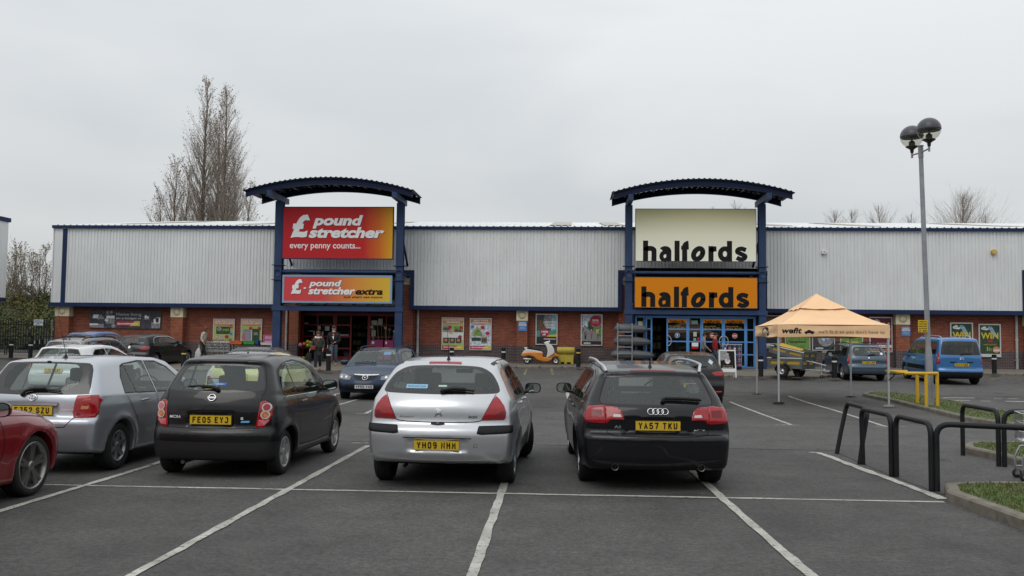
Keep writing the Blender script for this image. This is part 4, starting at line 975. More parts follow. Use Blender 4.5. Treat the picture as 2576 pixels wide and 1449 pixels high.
poster('family cycling poster with a red thirty per cent disc', (1461, 790.5, 1515.5, 869.5), pth()+[(O, 'red', .70, .80, .30, .19), (T, 'w', '30%', .53, .86, .79, .86, B), (T, 'w', 'off selected bikes', .54, .88, .73, .76), (O, 'k', .17, .62, .035, .02), (R, 'lil', .12, .24, .44, .6), (R, 'k', .14, .17, .18, .44), (R, 'k', .2, .23, .22, .44), (O, 'k', .2, .25, .035, .07), (O, 'w', .49, .5, .03, .018), (R, 'pink', .44, .56, .37, .48), (R, 'dg', .48, .51, .18, .37), (R, 'tan', .74, .86, .38, .54), (O, 'k', .8, .55, .03, .018), (R, 'dg', .80, .83, .17, .38), (R, 'k', 0, 1, 0, .12), (T, 'w', 'action', .1, .45, .02, .09, B)], fw=0.05)
# the ones behind the orange gazebo
poster('black poster with small white text, half hidden by the left canopy leg', (1916, 793.5, 1965, 876), [(R, 'k', 0, 1, 0, 1), (R, 'brn', .2, .9, .7, .95), (T, 'gry', 'no extra charge', .1, .9, .36, .40), (T, 'gry', 'while you wait', .15, .85, .29, .33), (R, 'w', 0, 1, .03, .13)], Y0=YW-0.075)
poster('lime green poster behind the orange gazebo', (1974.5, 795, 2038, 880), [(R, 'wgr', 0, 1, 0, 1), (R, 'dgr', .15, .85, .20, .24), (R, 'lime', 0, 1, .4, 1), (T, 'k', 'fitting', .2, .8, .6, .72, B)], Y0=YW-0.07)
poster('cycling action poster behind the gazebo and trailer', (2082-.5, 796, 2145-3, 884) if False else (2044-1, 796, 2103-3, 882), [(R, 'dg', 0, 1, 0, 1), (O, 'gry', .6, .35, .38, .25), (O, 'pale', .58, .4, .18, .14), (O, 'blu', .62, .3, .05, .05), (R, 'k', 0, 1, 0, .10), (T, 'w', 'action', .12, .48, .025, .085, B)], Y0=YW-0.07)
poster('grey edged yellow green poster half hidden behind the gazebo roof', (2113, 797, 2171, 881), [(R, 'wgr', 0, 1, 0, 1), (R, 'yel', .2, .8, .1, .25)], Y0=YW-0.07)
poster('maroon poster with a huge white per cent figure', (2187, 797.5, 2245, 886), [(R, 'mar', 0, 1, 0, 1), (T, 'w', '0', .08, .50, .62, .96, B), (T, 'w', '%', .50, .96, .60, .86, dict(bold=.02)), (T, 'w', 'fit', .70, .94, .44, .55, B), (T, 'w', 'it', .82, .94, .32, .42, B), (T, 'pale', 'on selected items', .1, .9, .22, .26), (R, 'w', 0, 1, .11, .19), (T, 'k', '*Ends 3rd May', .1, .9, .125, .17, B), (R, 'org', 0, 1, .02, .06)], Y0=YW-0.075, fw=0.05)
win = lambda: [(R, 'dgr', 0, 1, 0, 1), (P_, 'sky', [(.4, .95), (.6, .95), (.9, .6), (.7, .6)]), (O, 'w', .2, .88, .13, .05), (O, 'w', .32, .86, .12, .04), (O, 'w', .24, .91, .09, .045), (O, 'w', .4, .865, .06, .03), (T, 'blu', 'THE GREAT', .14, .38, .87, .90), (T, 'yel', 'WIN', .05, .93, .52, .74, dict(bold=.03)), (R, 'red', .42, .64, .41, .48), (T, 'yel', 'FAMILY DAY OUT', .18, .84, .30, .345), (O, 'org', .82, .15, .19, .11), (T, 'w', '\u00a3500', .66, .98, .09, .16, B), (R, 'lime', .34, .38, .1, .25), (R, 'lime', .43, .47, .1, .22), (R, 'lime', .53, .56, .1, .2)]
poster('green WIN competition poster directly above the roof of the blue van', (2390.5, 811.5, 2448, 896), win(), 'green competition posters', fw=0.055, Y0=YW-0.075)
poster('green WIN competition poster to the right of the blue van, above a bollard', (2462, 815, 2518, 898), win(), 'green competition posters', fw=0.055, bottom=0.09, Y0=YW-0.075)
# wide banner
poster('wide dark home living banner with white goods, tied to the brick wall', (226, 780.5, 405, 826.5), [(R, 'slate', 0, 1, 0, 1), (R, 'dg', 0, .15, .1, .55), (R, 'gry', 0, .2, .04, .24), (R, 'w', 0, .12, .18, .26), (P_, 'gry', [(.1, .5), (.16, .78), (.21, .5)]), (P_, 'w', [(.04, .55), (.05, .75), (.13, .75), (.11, .55)]), (R, 'gry', .23, .35, .26, .7), (O, 'k', .24, .46, .038, .135), (O, 'pale', .24, .46, .028, .105), (R, 'w', .235, .35, .55, .7), (O, 'gry', .34, .13, .035, .1), (R, 'gry', .23, .27, .75, .95), (O, 'gry', .30, .88, .025, .09), (R, 'gry', .87, .99, .03, .35), (R, 'w', .9, .99, .3, .62), (R, 'k', .93, .97, .35, .6), (R, 'dg', .78, .84, .3, .5), (R, 'gry', .76, .85, .5, .54), (O, 'w', .79, .65, .02, .1), (O, 'w', .82, .62, .015, .07), (R, 'dg', .86, .93, .55, .85), (T, 'w', 'Home living', .375, .725, .66, .86, dict(bold=-.008)), (T, 'w', 'on a budget at', .375, .725, .48, .62), (R, 'red', .38, .71, .14, .41), (P_, 'yel', [(.56, .14), (.71, .14), (.71, .41), (.64, .41)]), (T, 'w', '\u00a3poundstretcher', .39, .69, .19, .33, BI)], frame=None, name='banner', cat='banner', Y0=YW-0.06)
for lab, q in (('blue parking notice on the brick pier left of the orange scooter', (1304, 808.5, 1325, 833)), ('blue parking notice on the brick pier left of the blue van', (2268, 822, 2290, 845.5))):
 poster(lab, q, [(R, 'blu', 0, 1, 0, 1), (R, 'w', .05, .95, .55, .72), (T, 'w', 'PARKING', .12, .88, .78, .90, B), (T, 'red', 'CUSTOMERS', .1, .9, .59, .68, B), (R, 'pale', .12, .85, .38, .41), (R, 'pale', .12, .85, .22, .25)], 'blue parking notices on brick piers', Y0=YP-0.03, frame=None, name='parking_sign', cat='sign')
# alarm boxes
def alarm(px, py, sides, m, lab):
 p = onY(px, py, YC-0.1); t = thing('alarm_box', lab, 'alarm', p); mb = MB(); r = 0.14
 mb.lathe([(0.001, -0.06), (r*0.85, -0.06), (r, -0.03), (r, 0.1)], (0, 0, 0), 'y', m, sides, False); mb.build('housing', t)
 q = MB(); q.box(-0.05, 0.06, -0.07, -0.061, -0.03, 0.035, WHITE); q.box(-0.03, 0.04, -0.074, -0.071, -0.012, 0.02, SIGNBLUE if sides == 5 else SIGNRED); q.build('label', t, fix=False)
alarm(2073, 634, 5, mat('alarm_white', (0.72, 0.72, 0.66), 0.5), 'white five-sided alarm box on the grey cladding above the gazebo')
alarm(2501, 634, 8, mat('alarm_yellow', (0.55, 0.36, 0.06), 0.5), 'yellow octagonal alarm box high on the grey cladding at right')
# ================================================================ cars: bodies from a smooth distance field, cut into panels
from mathutils.bvhtree import BVHTree
def _interp(pts):
 xs = np.array([p[0] for p in pts], float); ys = np.array([p[1] for p in pts], float)
 return lambda t: np.interp(t, xs, ys)
def _smooth_interp(pts):
 c = catmull([tuple(map(float, p)) for p in pts], 8); return _interp(sorted(c))
def smax(a, b, r):
 h = np.clip(0.5+0.5*(a-b)/r, 0, 1); return b+(a-b)*h+r*h*(1-h)
def poly_sdf_grid(poly, y0, y1, z0, z1, h=0.0125, blur=2):
 ys = np.arange(y0, y1+h, h); zs = np.arange(z0, z1+h, h); Y, Z = np.meshgrid(ys, zs, indexing='ij')
 d = np.full(Y.shape, 1e9); s = np.ones(Y.shape); n = len(poly); P = np.array(poly, float)
 for i in range(n):
  a = P[i]; b = P[i-1]; e = b-a; wy = Y-a[0]; wz = Z-a[1]
  t = np.clip((wy*e[0]+wz*e[1])/(e@e+1e-12), 0, 1); d = np.minimum(d, (wy-e[0]*t)**2+(wz-e[1]*t)**2)
  c1 = Z >= a[1]; c2 = Z < b[1]; c3 = e[0]*wz > e[1]*wy
  flip = (c1 & c2 & c3) | (~c1 & ~c2 & ~c3); s = np.where(flip, -s, s)
 D = s*np.sqrt(d)
 for _ in range(blur):
  for ax in (0, 1):
   D = (np.roll(D, 1, ax)+2*D+np.roll(D, -1, ax))/4
 return D, y0, z0, h
def bil(G, y, z):
 D, y0, z0, h = G; fy = np.clip((y-y0)/h, 0, D.shape[0]-1.001); fz = np.clip((z-z0)/h, 0, D.shape[1]-1.001)
 i = fy.astype(int); j = fz.astype(int); a = fy-i; b = fz-j
 return D[i, j]*(1-a)*(1-b)+D[i+1, j]*a*(1-b)+D[i, j+1]*(1-a)*b+D[i+1, j+1]*a*b
def surface_nets(F, org, h):
 nx, ny, nz = F.shape; S = F < 0
 corners = [(i, j, k) for i in (0, 1) for j in (0, 1) for k in (0, 1)]
 acc = np.zeros((nx-1, ny-1, nz-1, 3)); cnt = np.zeros((nx-1, ny-1, nz-1))
 sl = lambda A, c: A[c[0]:nx-1+c[0], c[1]:ny-1+c[1], c[2]:nz-1+c[2]]
 for a in corners:
  for ax in range(3):
   if a[ax] == 1: continue
   b = list(a); b[ax] = 1
   fa, fb = sl(F, a), sl(F, b); m = (fa < 0) != (fb < 0)
   t = np.where(m, fa/(fa-fb+1e-20), 0)
   for q in range(3): acc[..., q] += np.where(m, a[q]+(t if q == ax else 0), 0)
   cnt += m
 act = cnt > 0; idx = -np.ones(act.shape, int); idx[act] = np.arange(act.sum())
 I = np.argwhere(act); V = org+(I+acc[act]/cnt[act][:, None])*h
 Q = []
 for ax in range(3):
  u, v = (ax+1) % 3, (ax+2) % 3
  lo = [slice(1, nx-1), slice(1, ny-1), slice(1, nz-1)]; hi = list(lo)
  lo[ax] = slice(0, F.shape[ax]-1); hi[ax] = slice(1, F.shape[ax])
  a = S[tuple(lo)]; b = S[tuple(hi)]; ch = np.argwhere(a != b);
  if len(ch) == 0: continue
  flip = a[tuple(ch.T)]; base = ch.copy();
  for q in range(3):
   if q != ax: base[:, q] += 1
  def g(du, dv):
   c = base.copy(); c[:, u] -= du; c[:, v] -= dv; return idx[c[:, 0], c[:, 1], c[:, 2]]
  q4 = np.stack([g(1, 1), g(0, 1), g(0, 0), g(1, 0)], 1)
  q4[~flip] = q4[~flip][:, ::-1]; Q.append(q4)
 Q = np.concatenate(Q); Q = Q[(Q >= 0).all(1)]
 return V, Q
GL = {}
def _gl():
 o = [(0, .2), (0, .8), (.2, 1), (.8, 1), (1, .8), (1, .2), (.8, 0), (.2, 0), (0, .2)]
 G = {'0': [o], 'O': [o], 'Q': [o, [(.6, .3), (1, 0)]], 'D': [[(0, 0), (0, 1), (.7, 1), (1, .75), (1, .25), (.7, 0), (0, 0)]], 'C': [[(1, .75), (.8, 1), (.2, 1), (0, .8), (0, .2), (.2, 0), (.8, 0), (1, .25)]], 'G': [[(1, .75), (.8, 1), (.2, 1), (0, .8), (0, .2), (.2, 0), (.8, 0), (1, .2), (1, .48), (.55, .48)]],
 '1': [[(.2, .8), (.5, 1), (.5, 0)]], '2': [[(0, .78), (.2, 1), (.8, 1), (1, .8), (1, .62), (0, .0), (1, 0)]], '5': [[(.95, 1), (.08, 1), (.05, .55), (.75, .58), (1, .42), (1, .18), (.8, 0), (.2, 0), (0, .15)]], '7': [[(0, 1), (1, 1), (.4, 0)]],
 '8': [[(.2, .53), (0, .68), (0, .85), (.2, 1), (.8, 1), (1, .85), (1, .68), (.8, .53), (.2, .53), (0, .38), (0, .15), (.2, 0), (.8, 0), (1, .15), (1, .38), (.8, .53)]], '9': [[(1, .5), (.2, .45), (0, .6), (0, .85), (.2, 1), (.8, 1), (1, .8), (1, .2), (.7, 0), (.15, .05)]], '4': [[(.75, 0), (.75, 1), (0, .25), (1, .25)]], '3': [[(0, 1), (.95, 1), (.45, .58), (.8, .55), (1, .38), (1, .15), (.8, 0), (.2, 0), (0, .15)]], '6': [[(.85, .95), (.3, 1), (0, .75), (0, .2), (.2, 0), (.8, 0), (1, .15), (1, .4), (.8, .55), (.05, .5)]],
 'A': [[(0, 0), (.5, 1), (1, 0)], [(.2, .3), (.8, .3)]], 'B': [[(0, 0), (0, 1), (.75, 1), (.95, .85), (.95, .68), (.75, .53), (0, .53)], [(.75, .53), (1, .38), (1, .15), (.8, 0), (0, 0)]], 'E': [[(1, 1), (0, 1), (0, 0), (1, 0)], [(0, .53), (.8, .53)]], 'F': [[(1, 1), (0, 1), (0, 0)], [(0, .53), (.8, .53)]],
 'H': [[(0, 0), (0, 1)], [(1, 0), (1, 1)], [(0, .53), (1, .53)]], 'J': [[(.3, 1), (1, 1), (1, .2), (.8, 0), (.2, 0), (0, .2)]], 'K': [[(0, 0), (0, 1)], [(1, 1), (0, .42)], [(.35, .6), (1, 0)]], 'L': [[(0, 1), (0, 0), (1, 0)]], 'M': [[(0, 0), (0, 1), (.5, .4), (1, 1), (1, 0)]], 'N': [[(0, 0), (0, 1), (1, 0), (1, 1)]],
 'P': [[(0, 0), (0, 1), (.8, 1), (1, .85), (1, .62), (.8, .45), (0, .45)]], 'R': [[(0, 0), (0, 1), (.8, 1), (1, .85), (1, .62), (.8, .48), (0, .48)], [(.55, .48), (1, 0)]], 'S': [[(1, .82), (.8, 1), (.2, 1), (0, .82), (0, .65), (.2, .52), (.8, .5), (1, .36), (1, .18), (.8, 0), (.2, 0), (0, .18)]], 'T': [[(0, 1), (1, 1)], [(.5, 1), (.5, 0)]],
 'U': [[(0, 1), (0, .2), (.2, 0), (.8, 0), (1, .2), (1, 1)]], 'V': [[(0, 1), (.5, 0), (1, 1)]], 'W': [[(0, 1), (.22, 0), (.5, .7), (.78, 0), (1, 1)]], 'X': [[(0, 0), (1, 1)], [(0, 1), (1, 0)]], 'Y': [[(0, 1), (.5, .48), (1, 1)], [(.5, .48), (.5, 0)]], 'Z': [[(0, 1), (1, 1), (0, 0), (1, 0)]]}
 return G
def plate_text(mb, txt, x0, x1, z0, z1, fn):
 if not GL: GL.update(_gl())
 n = len(txt); adv = (x1-x0)/(n-.2-.5*txt.count(' ')); cw = adv*.69; x = x0; w = .0138; h = z1-z0
 for ch in txt:
  if ch == ' ': x += adv*.5; continue
  for st in GL.get(ch, []):
   P = [Vector((x+w/2+(cw-w)*a+(cw*.05), z0+w/2+(h-w)*b)) for a, b in st]; k = len(P); L_ = []; R_ = []
   for i in range(k):
    d0 = (P[i]-P[max(i-1, 0)]); d1 = (P[min(i+1, k-1)]-P[i]); d0 = d0.normalized() if d0.length > 0 else d1.normalized(); d1 = d1.normalized() if d1.length > 0 else d0
    d = (d0+d1); d = d.normalized() if d.length > .2 else d1; nn = Vector((-d.y, d.x)); c_ = max(.55, nn.dot(Vector((-d1.y, d1.x)))); L_.append(P[i]+nn*w/2/c_); R_.append(P[i]-nn*w/2/c_)
   if st[0] != st[-1]: e = (P[0]-P[1]).normalized()*w*.35; L_[0] += e; R_[0] += e; e = (P[-1]-P[-2]).normalized()*w*.35; L_[-1] += e; R_[-1] += e
   mb.add([fn(q.x, q.y) for q in L_+R_], [(i, k+i, k+i+1, i+1) for i in range(k-1)], BLACK)
  x += adv
class Car:
 def __init__(s, sp, name, label, group=None, loc=(0, 0, 0), rz=0.0, res=0.03, color=None, sub=True):
  s.sp = sp; s.root = thing(name, label, 'car', loc, rz, group); s.color = color
  s.L = sp['L']; s.W = sp['W']; s.H = sp['H']; s.RW = sp.get('rw', 0.31)
  G = poly_sdf_grid(sp['side'], -0.5, s.L+0.5, -0.2, s.H+0.4, blur=sp.get('blur', 2))
  plan = _smooth_interp(sp['plan']); belt = _interp(sp['belt']); roofw = _interp(sp['roofw']); low = _interp(sp['low'])
  kr, kf = sp.get('kr', 0.22), sp.get('kf', 0.35); kz = sp.get('kz', 0.06); rad = sp.get('rad', 0.07); L = s.L
  ax = sp['axles']; Ra = s.RW+sp.get('gap', 0.05); H = s.H; shoulder = sp.get('shoulder', 0.0)
  def f(P):
   x = np.abs(P[:, 0]); y = P[:, 1]; z = P[:, 2]
   t = np.clip(y/L, 0, 1); tr = np.clip(1-y/(0.35*L), 0, 1); tf = np.clip((y-0.65*L)/(0.35*L), 0, 1)
   y2 = y-kr*x**2*tr*(1+0.4*x**2)+kf*x**2*tf*(1+0.8*x**2)
   z2 = z+kz*x**2*np.clip((z-0.6)/0.4, 0, 1)
   w = plan(y); zb = belt(y); lo = w*low(np.clip(z/zb, 0, 1)); up = w*low(1.0)*np.ones_like(z)
   k = np.clip((z-zb)/(H-zb), 0, 1.5); hw = np.where(z < zb, lo, up+(roofw(y)-up)*k)
   # shoulder crease and wheel-arch flare
   hw = hw-shoulder*np.clip(1-np.abs(z-zb-0.02)/0.06, 0, 1)
   for ya in ax:
    dd = np.sqrt((y-ya)**2+(z-s.RW)**2); hw = hw+sp.get('flare', 0.014)*np.exp(-((dd-Ra-0.02)/0.055)**2)
   side = bil(G, y2, z2)
   d = smax(side, (x-hw)*0.97, rad)
   for ya in ax:
    cyl = np.sqrt((y-ya)**2+(z-s.RW)**2)-Ra; cav = np.maximum(cyl, (s.W/2-0.30)-x); cav = np.maximum(cav, -(z+1))
    d = smax(d, -cav, 0.012)
   for c in sp.get('cuts', []):   # recesses: (x0,x1,y0,y1,z0,z1)
    q = np.maximum(np.maximum(np.maximum(c[0]-P[:, 0], P[:, 0]-c[1]), np.maximum(c[2]-y2, y2-c[3])), np.maximum(c[4]-z, z-c[5])); d = smax(d, -q, 0.015)
   return d
  s.f = f
  m = 0.1; org = np.array([-s.W/2-m, -m, 0.05]); dims = np.ceil((np.array([s.W/2+m, s.L+m, s.H+0.12])-org)/res).astype(int)+1
  xs = org[0]+np.arange(dims[0])*res; ys = org[1]+np.arange(dims[1])*res; zs = org[2]+np.arange(dims[2])*res
  A = np.stack(np.meshgrid(xs, ys, zs, indexing='ij'), -1).reshape(-1, 3)
  F = f(A).reshape(dims); V, Q = surface_nets(F, org, res)
  for _ in range(4):
   e = 0.004; f0 = f(V); g = np.stack([(f(V+np.eye(3)[q]*e)-f(V-np.eye(3)[q]*e))/(2*e) for q in range(3)], 1)
   n2 = np.maximum((g**2).sum(1), 0.2); stp = -(f0/n2)[:, None]*g; ln = np.linalg.norm(stp, axis=1, keepdims=True)
   V = V+stp*np.minimum(1, res*0.4/np.maximum(ln, 1e-9))*0.9
  s.bm = bmesh.new(); bv = [s.bm.verts.new(v) for v in V.tolist()]
  for q in Q.tolist():
   if len(set(q)) == 4:
    try: s.bm.faces.new([bv[i] for i in q])
    except ValueError: pass
  s.bm.normal_update()
  for fc in s.bm.faces: fc.smooth = True
  s.bvh = BVHTree.FromBMesh(s.bm); s.Ra = Ra
  s.mats = [sp['paint'] if color is None else color, BLACKP]
  for fc in s.bm.faces:
   c = fc.calc_center_median()
   for ya in ax:
    if (c.y-ya)**2+(c.z-s.RW)**2 < (Ra-0.004)**2 and abs(c.x) < s.W/2-0.02: fc.material_index = 1
   if fc.normal.z < -0.93 and c.z < 0.42: fc.material_index = 1
 # --- projection helpers
 def hit(s, u, v, ax):
  """ax: 'r' rear elevation (x,z), 'f' front, 'R'/'L' side (y,z), 't' top (x,y)"""
  o, d = {'r': ((u, -2, v), (0, 1, 0)), 'f': ((u, s.L+2, v), (0, -1, 0)), 'R': ((3, u, v), (-1, 0, 0)), 'L': ((-3, u, v), (1, 0, 0)), 't': ((u, v, 4), (0, 0, -1))}[ax]
  l, n, i, dd = s.bvh.ray_cast(Vector(o), Vector(d))
  if l is None:
   l, n, i, dd = s.bvh.find_nearest(Vector({'r': (u, 0.1, v), 'f': (u, s.L-.1, v), 'R': (s.W/2, u, v), 'L': (-s.W/2, u, v), 't': (u, v, s.H)}[ax]))
  return l, n
 def on(s, u, v, ax, off=0.004): l, n = s.hit(u, v, ax); return l+n*off
 def _uv(s, co, ax): return {'r': (co.x, co.z), 'f': (co.x, co.z), 'R': (co.y, co.z), 'L': (co.y, co.z), 't': (co.x, co.y)}[ax]
 def _cut(s, bm, poly, ax, nmin=0.12, ymax=None):
  pts = [Vector(p) for p in poly]; n = len(pts); us = [p.x for p in pts]; vs_ = [p.y for p in pts]
  mg = 0.05; b = (min(us)-mg, max(us)+mg, min(vs_)-mg, max(vs_)+mg)
  dirn = {'r': Vector((0, -1, 0)), 'f': Vector((0, 1, 0)), 'R': Vector((1, 0, 0)), 'L': Vector((-1, 0, 0)), 't': Vector((0, 0, 1))}[ax]
  yl = s.L*0.42 if nmin >= 0.1 else s.sp.get('lampy', 0.30)
  half = {'r': lambda c: c.y < yl, 'f': lambda c: c.y > (s.L*0.42 if nmin >= 0.1 else s.L-0.75), 'R': lambda c: c.x > 0, 'L': lambda c: c.x < 0, 't': lambda c: c.z > 0.5}[ax]
  cand = []
  for fc in bm.faces:
   c = fc.calc_center_median(); u, v = s._uv(c, ax)
   if b[0] < u < b[1] and b[2] < v < b[3] and half(c) and fc.normal.dot(dirn) > nmin: cand.append(fc)
  if not cand: return []
  geom = set(cand)
  for fc in cand: geom.update(fc.edges); geom.update(fc.verts)
  if nmin < 0.1 and ax in 'rf':
   yy_ = yl if ax == 'r' else s.L-0.75; r = bmesh.ops.bisect_plane(bm, geom=list(geom), plane_co=(0, yy_-.004, 0), plane_no=(0, 1, 0), dist=1e-6); geom = set(x for x in geom if x.is_valid); geom.update(x for x in r['geom'] if x.is_valid)
   geom = set(x for x in geom if not isinstance(x, bmesh.types.BMFace) or (x.calc_center_median().y < yy_-.004 if ax == 'r' else x.calc_center_median().y > yy_-.004))
  geom = list(geom)
  for i in range(n):
   p, q = pts[i], pts[(i+1) % n]; e = q-p
   if e.length < 1e-5: continue
   nn = Vector((-e.y, e.x)).normalized()
   P3, N3 = {'r': (Vector((p.x, 0, p.y)), Vector((nn.x, 0, nn.y))), 'f': (Vector((p.x, 0, p.y)), Vector((nn.x, 0, nn.y))),
       'R': (Vector((0, p.x, p.y)), Vector((0, nn.x, nn.y))), 'L': (Vector((0, p.x, p.y)), Vector((0, nn.x, nn.y))), 't': (Vector((p.x, p.y, 0)), Vector((nn.x, nn.y, 0)))}[ax]
   # only split faces near this edge
   loc = []; lo_u, hi_u = min(p.x, q.x)-0.07, max(p.x, q.x)+0.07; lo_v, hi_v = min(p.y, q.y)-0.07, max(p.y, q.y)+0.07
   near = [g for g in geom if isinstance(g, bmesh.types.BMFace) and g.is_valid]
   sel = []
   for g in near:
    u, v = s._uv(g.calc_center_median(), ax)
    if lo_u < u < hi_u and lo_v < v < hi_v: sel.append(g)
   if not sel: continue
   gs = set(sel)
   for g in sel: gs.update(g.edges); gs.update(g.verts)
   r = bmesh.ops.bisect_plane(bm, geom=list(gs), plane_co=P3, plane_no=N3, dist=1e-6)
   gset = set(x for x in geom if x.is_valid); gset.update(x for x in r['geom'] if x.is_valid); geom = list(gset)
  out = []; pl = [(p.x, p.y) for p in pts]
  for g in geom:
   if isinstance(g, bmesh.types.BMFace) and g.is_valid:
    u, v = s._uv(g.calc_center_median(), ax)
    if in_poly(u, v, pl): out.append(g)
  return out
 def _extract(s, bm, faces, off=0.0):
  nb = bmesh.new(); mp = {}
  for fc in faces:
   vv = []
   for v in fc.verts:
    if v not in mp: mp[v] = nb.verts.new(v.co+v.normal*off)
    vv.append(mp[v])
   try: nf = nb.faces.new(vv); nf.smooth = True
   except ValueError: pass
  bmesh.ops.delete(bm, geom=faces, context='FACES'); bm.normal_update(); nb.normal_update(); return nb
 def _mk(s, bm, name, m, parent=None, rim=0.0):
  me = bpy.data.meshes.new(name)
  bmesh.ops.triangulate(bm, faces=[f for f in bm.faces if len(f.verts) > 4])
  bm.to_mesh(me); me.materials.append(m); o = bpy.data.objects.new(name, me); COL.objects.link(o); o.parent = parent or s.root
  return o
 def patch(s, poly, ax, name, m, off=0.0, parent=None, inner=None, nmin=0.12, lip=0.012):
  """cut the outlined piece out of the body as a part; inner: list of (poly, name, material) cut out of that piece in turn"""
  fs = s._cut(s.bm, poly, ax, nmin)
  if not fs: return None
  nb = s._extract(s.bm, fs, off)
  subs = []
  for (ip, nm, im) in (inner or []):
   f2 = s._cut(nb, ip, ax, nmin)
   if f2: subs.append((s._extract(nb, f2), nm, im))
  if off > 0 and lip:      # a skirt back to the body closes the raised edge
   be = [e for e in nb.edges if e.is_boundary and not subs]
   if be:
    r = bmesh.ops.extrude_edge_only(nb, edges=be)
    for v in [g for g in r['geom'] if isinstance(g, bmesh.types.BMVert)]:
     v.co -= v.normal*(off+lip) if v.normal.length > 0.1 else Vector((0, 0, 0))
  o = s._mk(nb, name, m, parent)
  for b2, nm, im in subs: s._mk(b2, nm, im, o); b2.free()
  nb.free(); return o
 def band(s, z0, z1, y0, y1, name, m, off=0.0):
  """a band round the body between two heights, e.g. a bumper"""
  bm = s.bm
  for co, no in (((0, 0, z0), (0, 0, 1)), ((0, 0, z1), (0, 0, 1)), ((0, y0, 0), (0, 1, 0)), ((0, y1, 0), (0, 1, 0))):
   g = [f for f in bm.faces if y0-0.1 < f.calc_center_median().y < y1+0.1 and z0-0.1 < f.calc_center_median().z < z1+0.1]
   gs = set(g)
   for f in g: gs.update(f.edges); gs.update(f.verts)
   bmesh.ops.bisect_plane(bm, geom=list(gs), plane_co=co, plane_no=no, dist=1e-6)
  fs = []
  for f in bm.faces:
   c = f.calc_center_median()
   if y0 < c.y < y1 and z0 < c.z < z1 and f.material_index == 0: fs.append(f)
  if not fs: return
  nb = s._extract(bm, fs, off); o = s._mk(nb, name, m); nb.free(); return o
 def seam(s, mb, pts, ax, w=0.007, off=0.0028, m=BLACK, close=False, n=5):
  ml = max((Vector(a)-Vector(b)).length for a, b in zip(pts[:-1], pts[1:])); n = max(n, int(ml/.035)) if n > 1 else 1
  P = catmull([tuple(p) for p in pts], n, close) if n > 1 else list(pts)
  if close: P.append(P[0])
  L_ = []; H_ = [s.hit(p[0], p[1], ax) for p in P]
  for i, (l, nn) in enumerate(H_):
   a = H_[max(i-1, 0)][0]; b = H_[min(i+1, len(H_)-1)][0]; t = (b-a)
   if t.length < 1e-6: t = Vector((1, 0, 0))
   t.normalize(); sd = nn.cross(t)
   if sd.length < 1e-5: sd = Vector((0, 0, 1))
   sd.normalize(); L_.append((l+nn*off+sd*w/2, l+nn*off-sd*w/2))
  k = len(L_); vs = [a for a, b in L_]+[b for a, b in L_]
  mb.add(vs, [(i, i+1, k+i+1, k+i) for i in range(k-1)], m, True)
 def text(s, mb, txt, u0, u1, v0, v1, ax, m, off=0.006, **kw):
  fl = -1 if ax in ('f', 'L') else 1
  fn = (lambda u, v: s.on(u, v, ax, off)) if fl == 1 else (lambda u, v: s.on(u0+u1-u, v, ax, off))
  text_fit(mb, txt, u0, u1, v0, v1, fn, m, **kw)
 def plate(s, txt, u, v, ax, yellow=True, w=0.52, h=0.111):
  l, n = s.hit(u, v, ax); sg = -1 if ax == 'r' else 1
  hits = [s.hit(u+a*w/2, v+b*h/2, ax)[0].y for a in (-1, 0, 1) for b in (-1, 0, 1)]
  yy = min(hits) if ax == 'r' else max(hits); yb = s.hit(u, v-h/2, ax)[0].y; yt = s.hit(u, v+h/2, ax)[0].y
  tilt = atan2((yt-yb), h); mb = MB(); Y = lambda z: yy+sg*0.012+(tan(tilt)*(z-v) if abs(tilt) < 0.6 else 0)
  X0, X1 = u-w/2, u+w/2; pm = mat('plate_yellow', (0.60, 0.40, 0.02), 0.35, coat=0.4) if yellow else mat('plate_white', (0.62, 0.62, 0.60), 0.35, coat=0.4)
  q = [(X0, v-h/2), (X1, v-h/2), (X1, v+h/2), (X0, v+h/2)]
  mb.add([(a, Y(b), b) for a, b in q]+[(a, Y(b)-sg*0.012, b) for a, b in q], [(0, 1, 2, 3), (4, 5, 6, 7), (0, 1, 5, 4), (1, 2, 6, 5), (2, 3, 7, 6), (3, 0, 4, 7)], pm)
  e = 0.004
  for a, b, c, d in ((X0, X1, v-h/2, v-h/2+e), (X0, X1, v+h/2-e, v+h/2)): mb.add([(a, Y(c)+sg*0.0015, c), (b, Y(c)+sg*0.0015, c), (b, Y(d)+sg*0.0015, d), (a, Y(d)+sg*0.0015, d)], [(0, 1, 2, 3)], mat('plate_edge', (0.3, 0.2, 0.03), 0.5) if yellow else BLACK)
  o = mb.build('number_plate', s.root, fix=False); tm = MB()
  fn = (lambda a, b: (a, Y(b)+sg*0.003, b)) if ax == 'r' else (lambda a, b: (2*u-a, Y(b)+sg*0.003, b))
  plate_text(tm, txt, u-w*0.44, u+w*0.44, v-0.037, v+0.037, fn)
  tm.build('characters', o, fix=False); return o
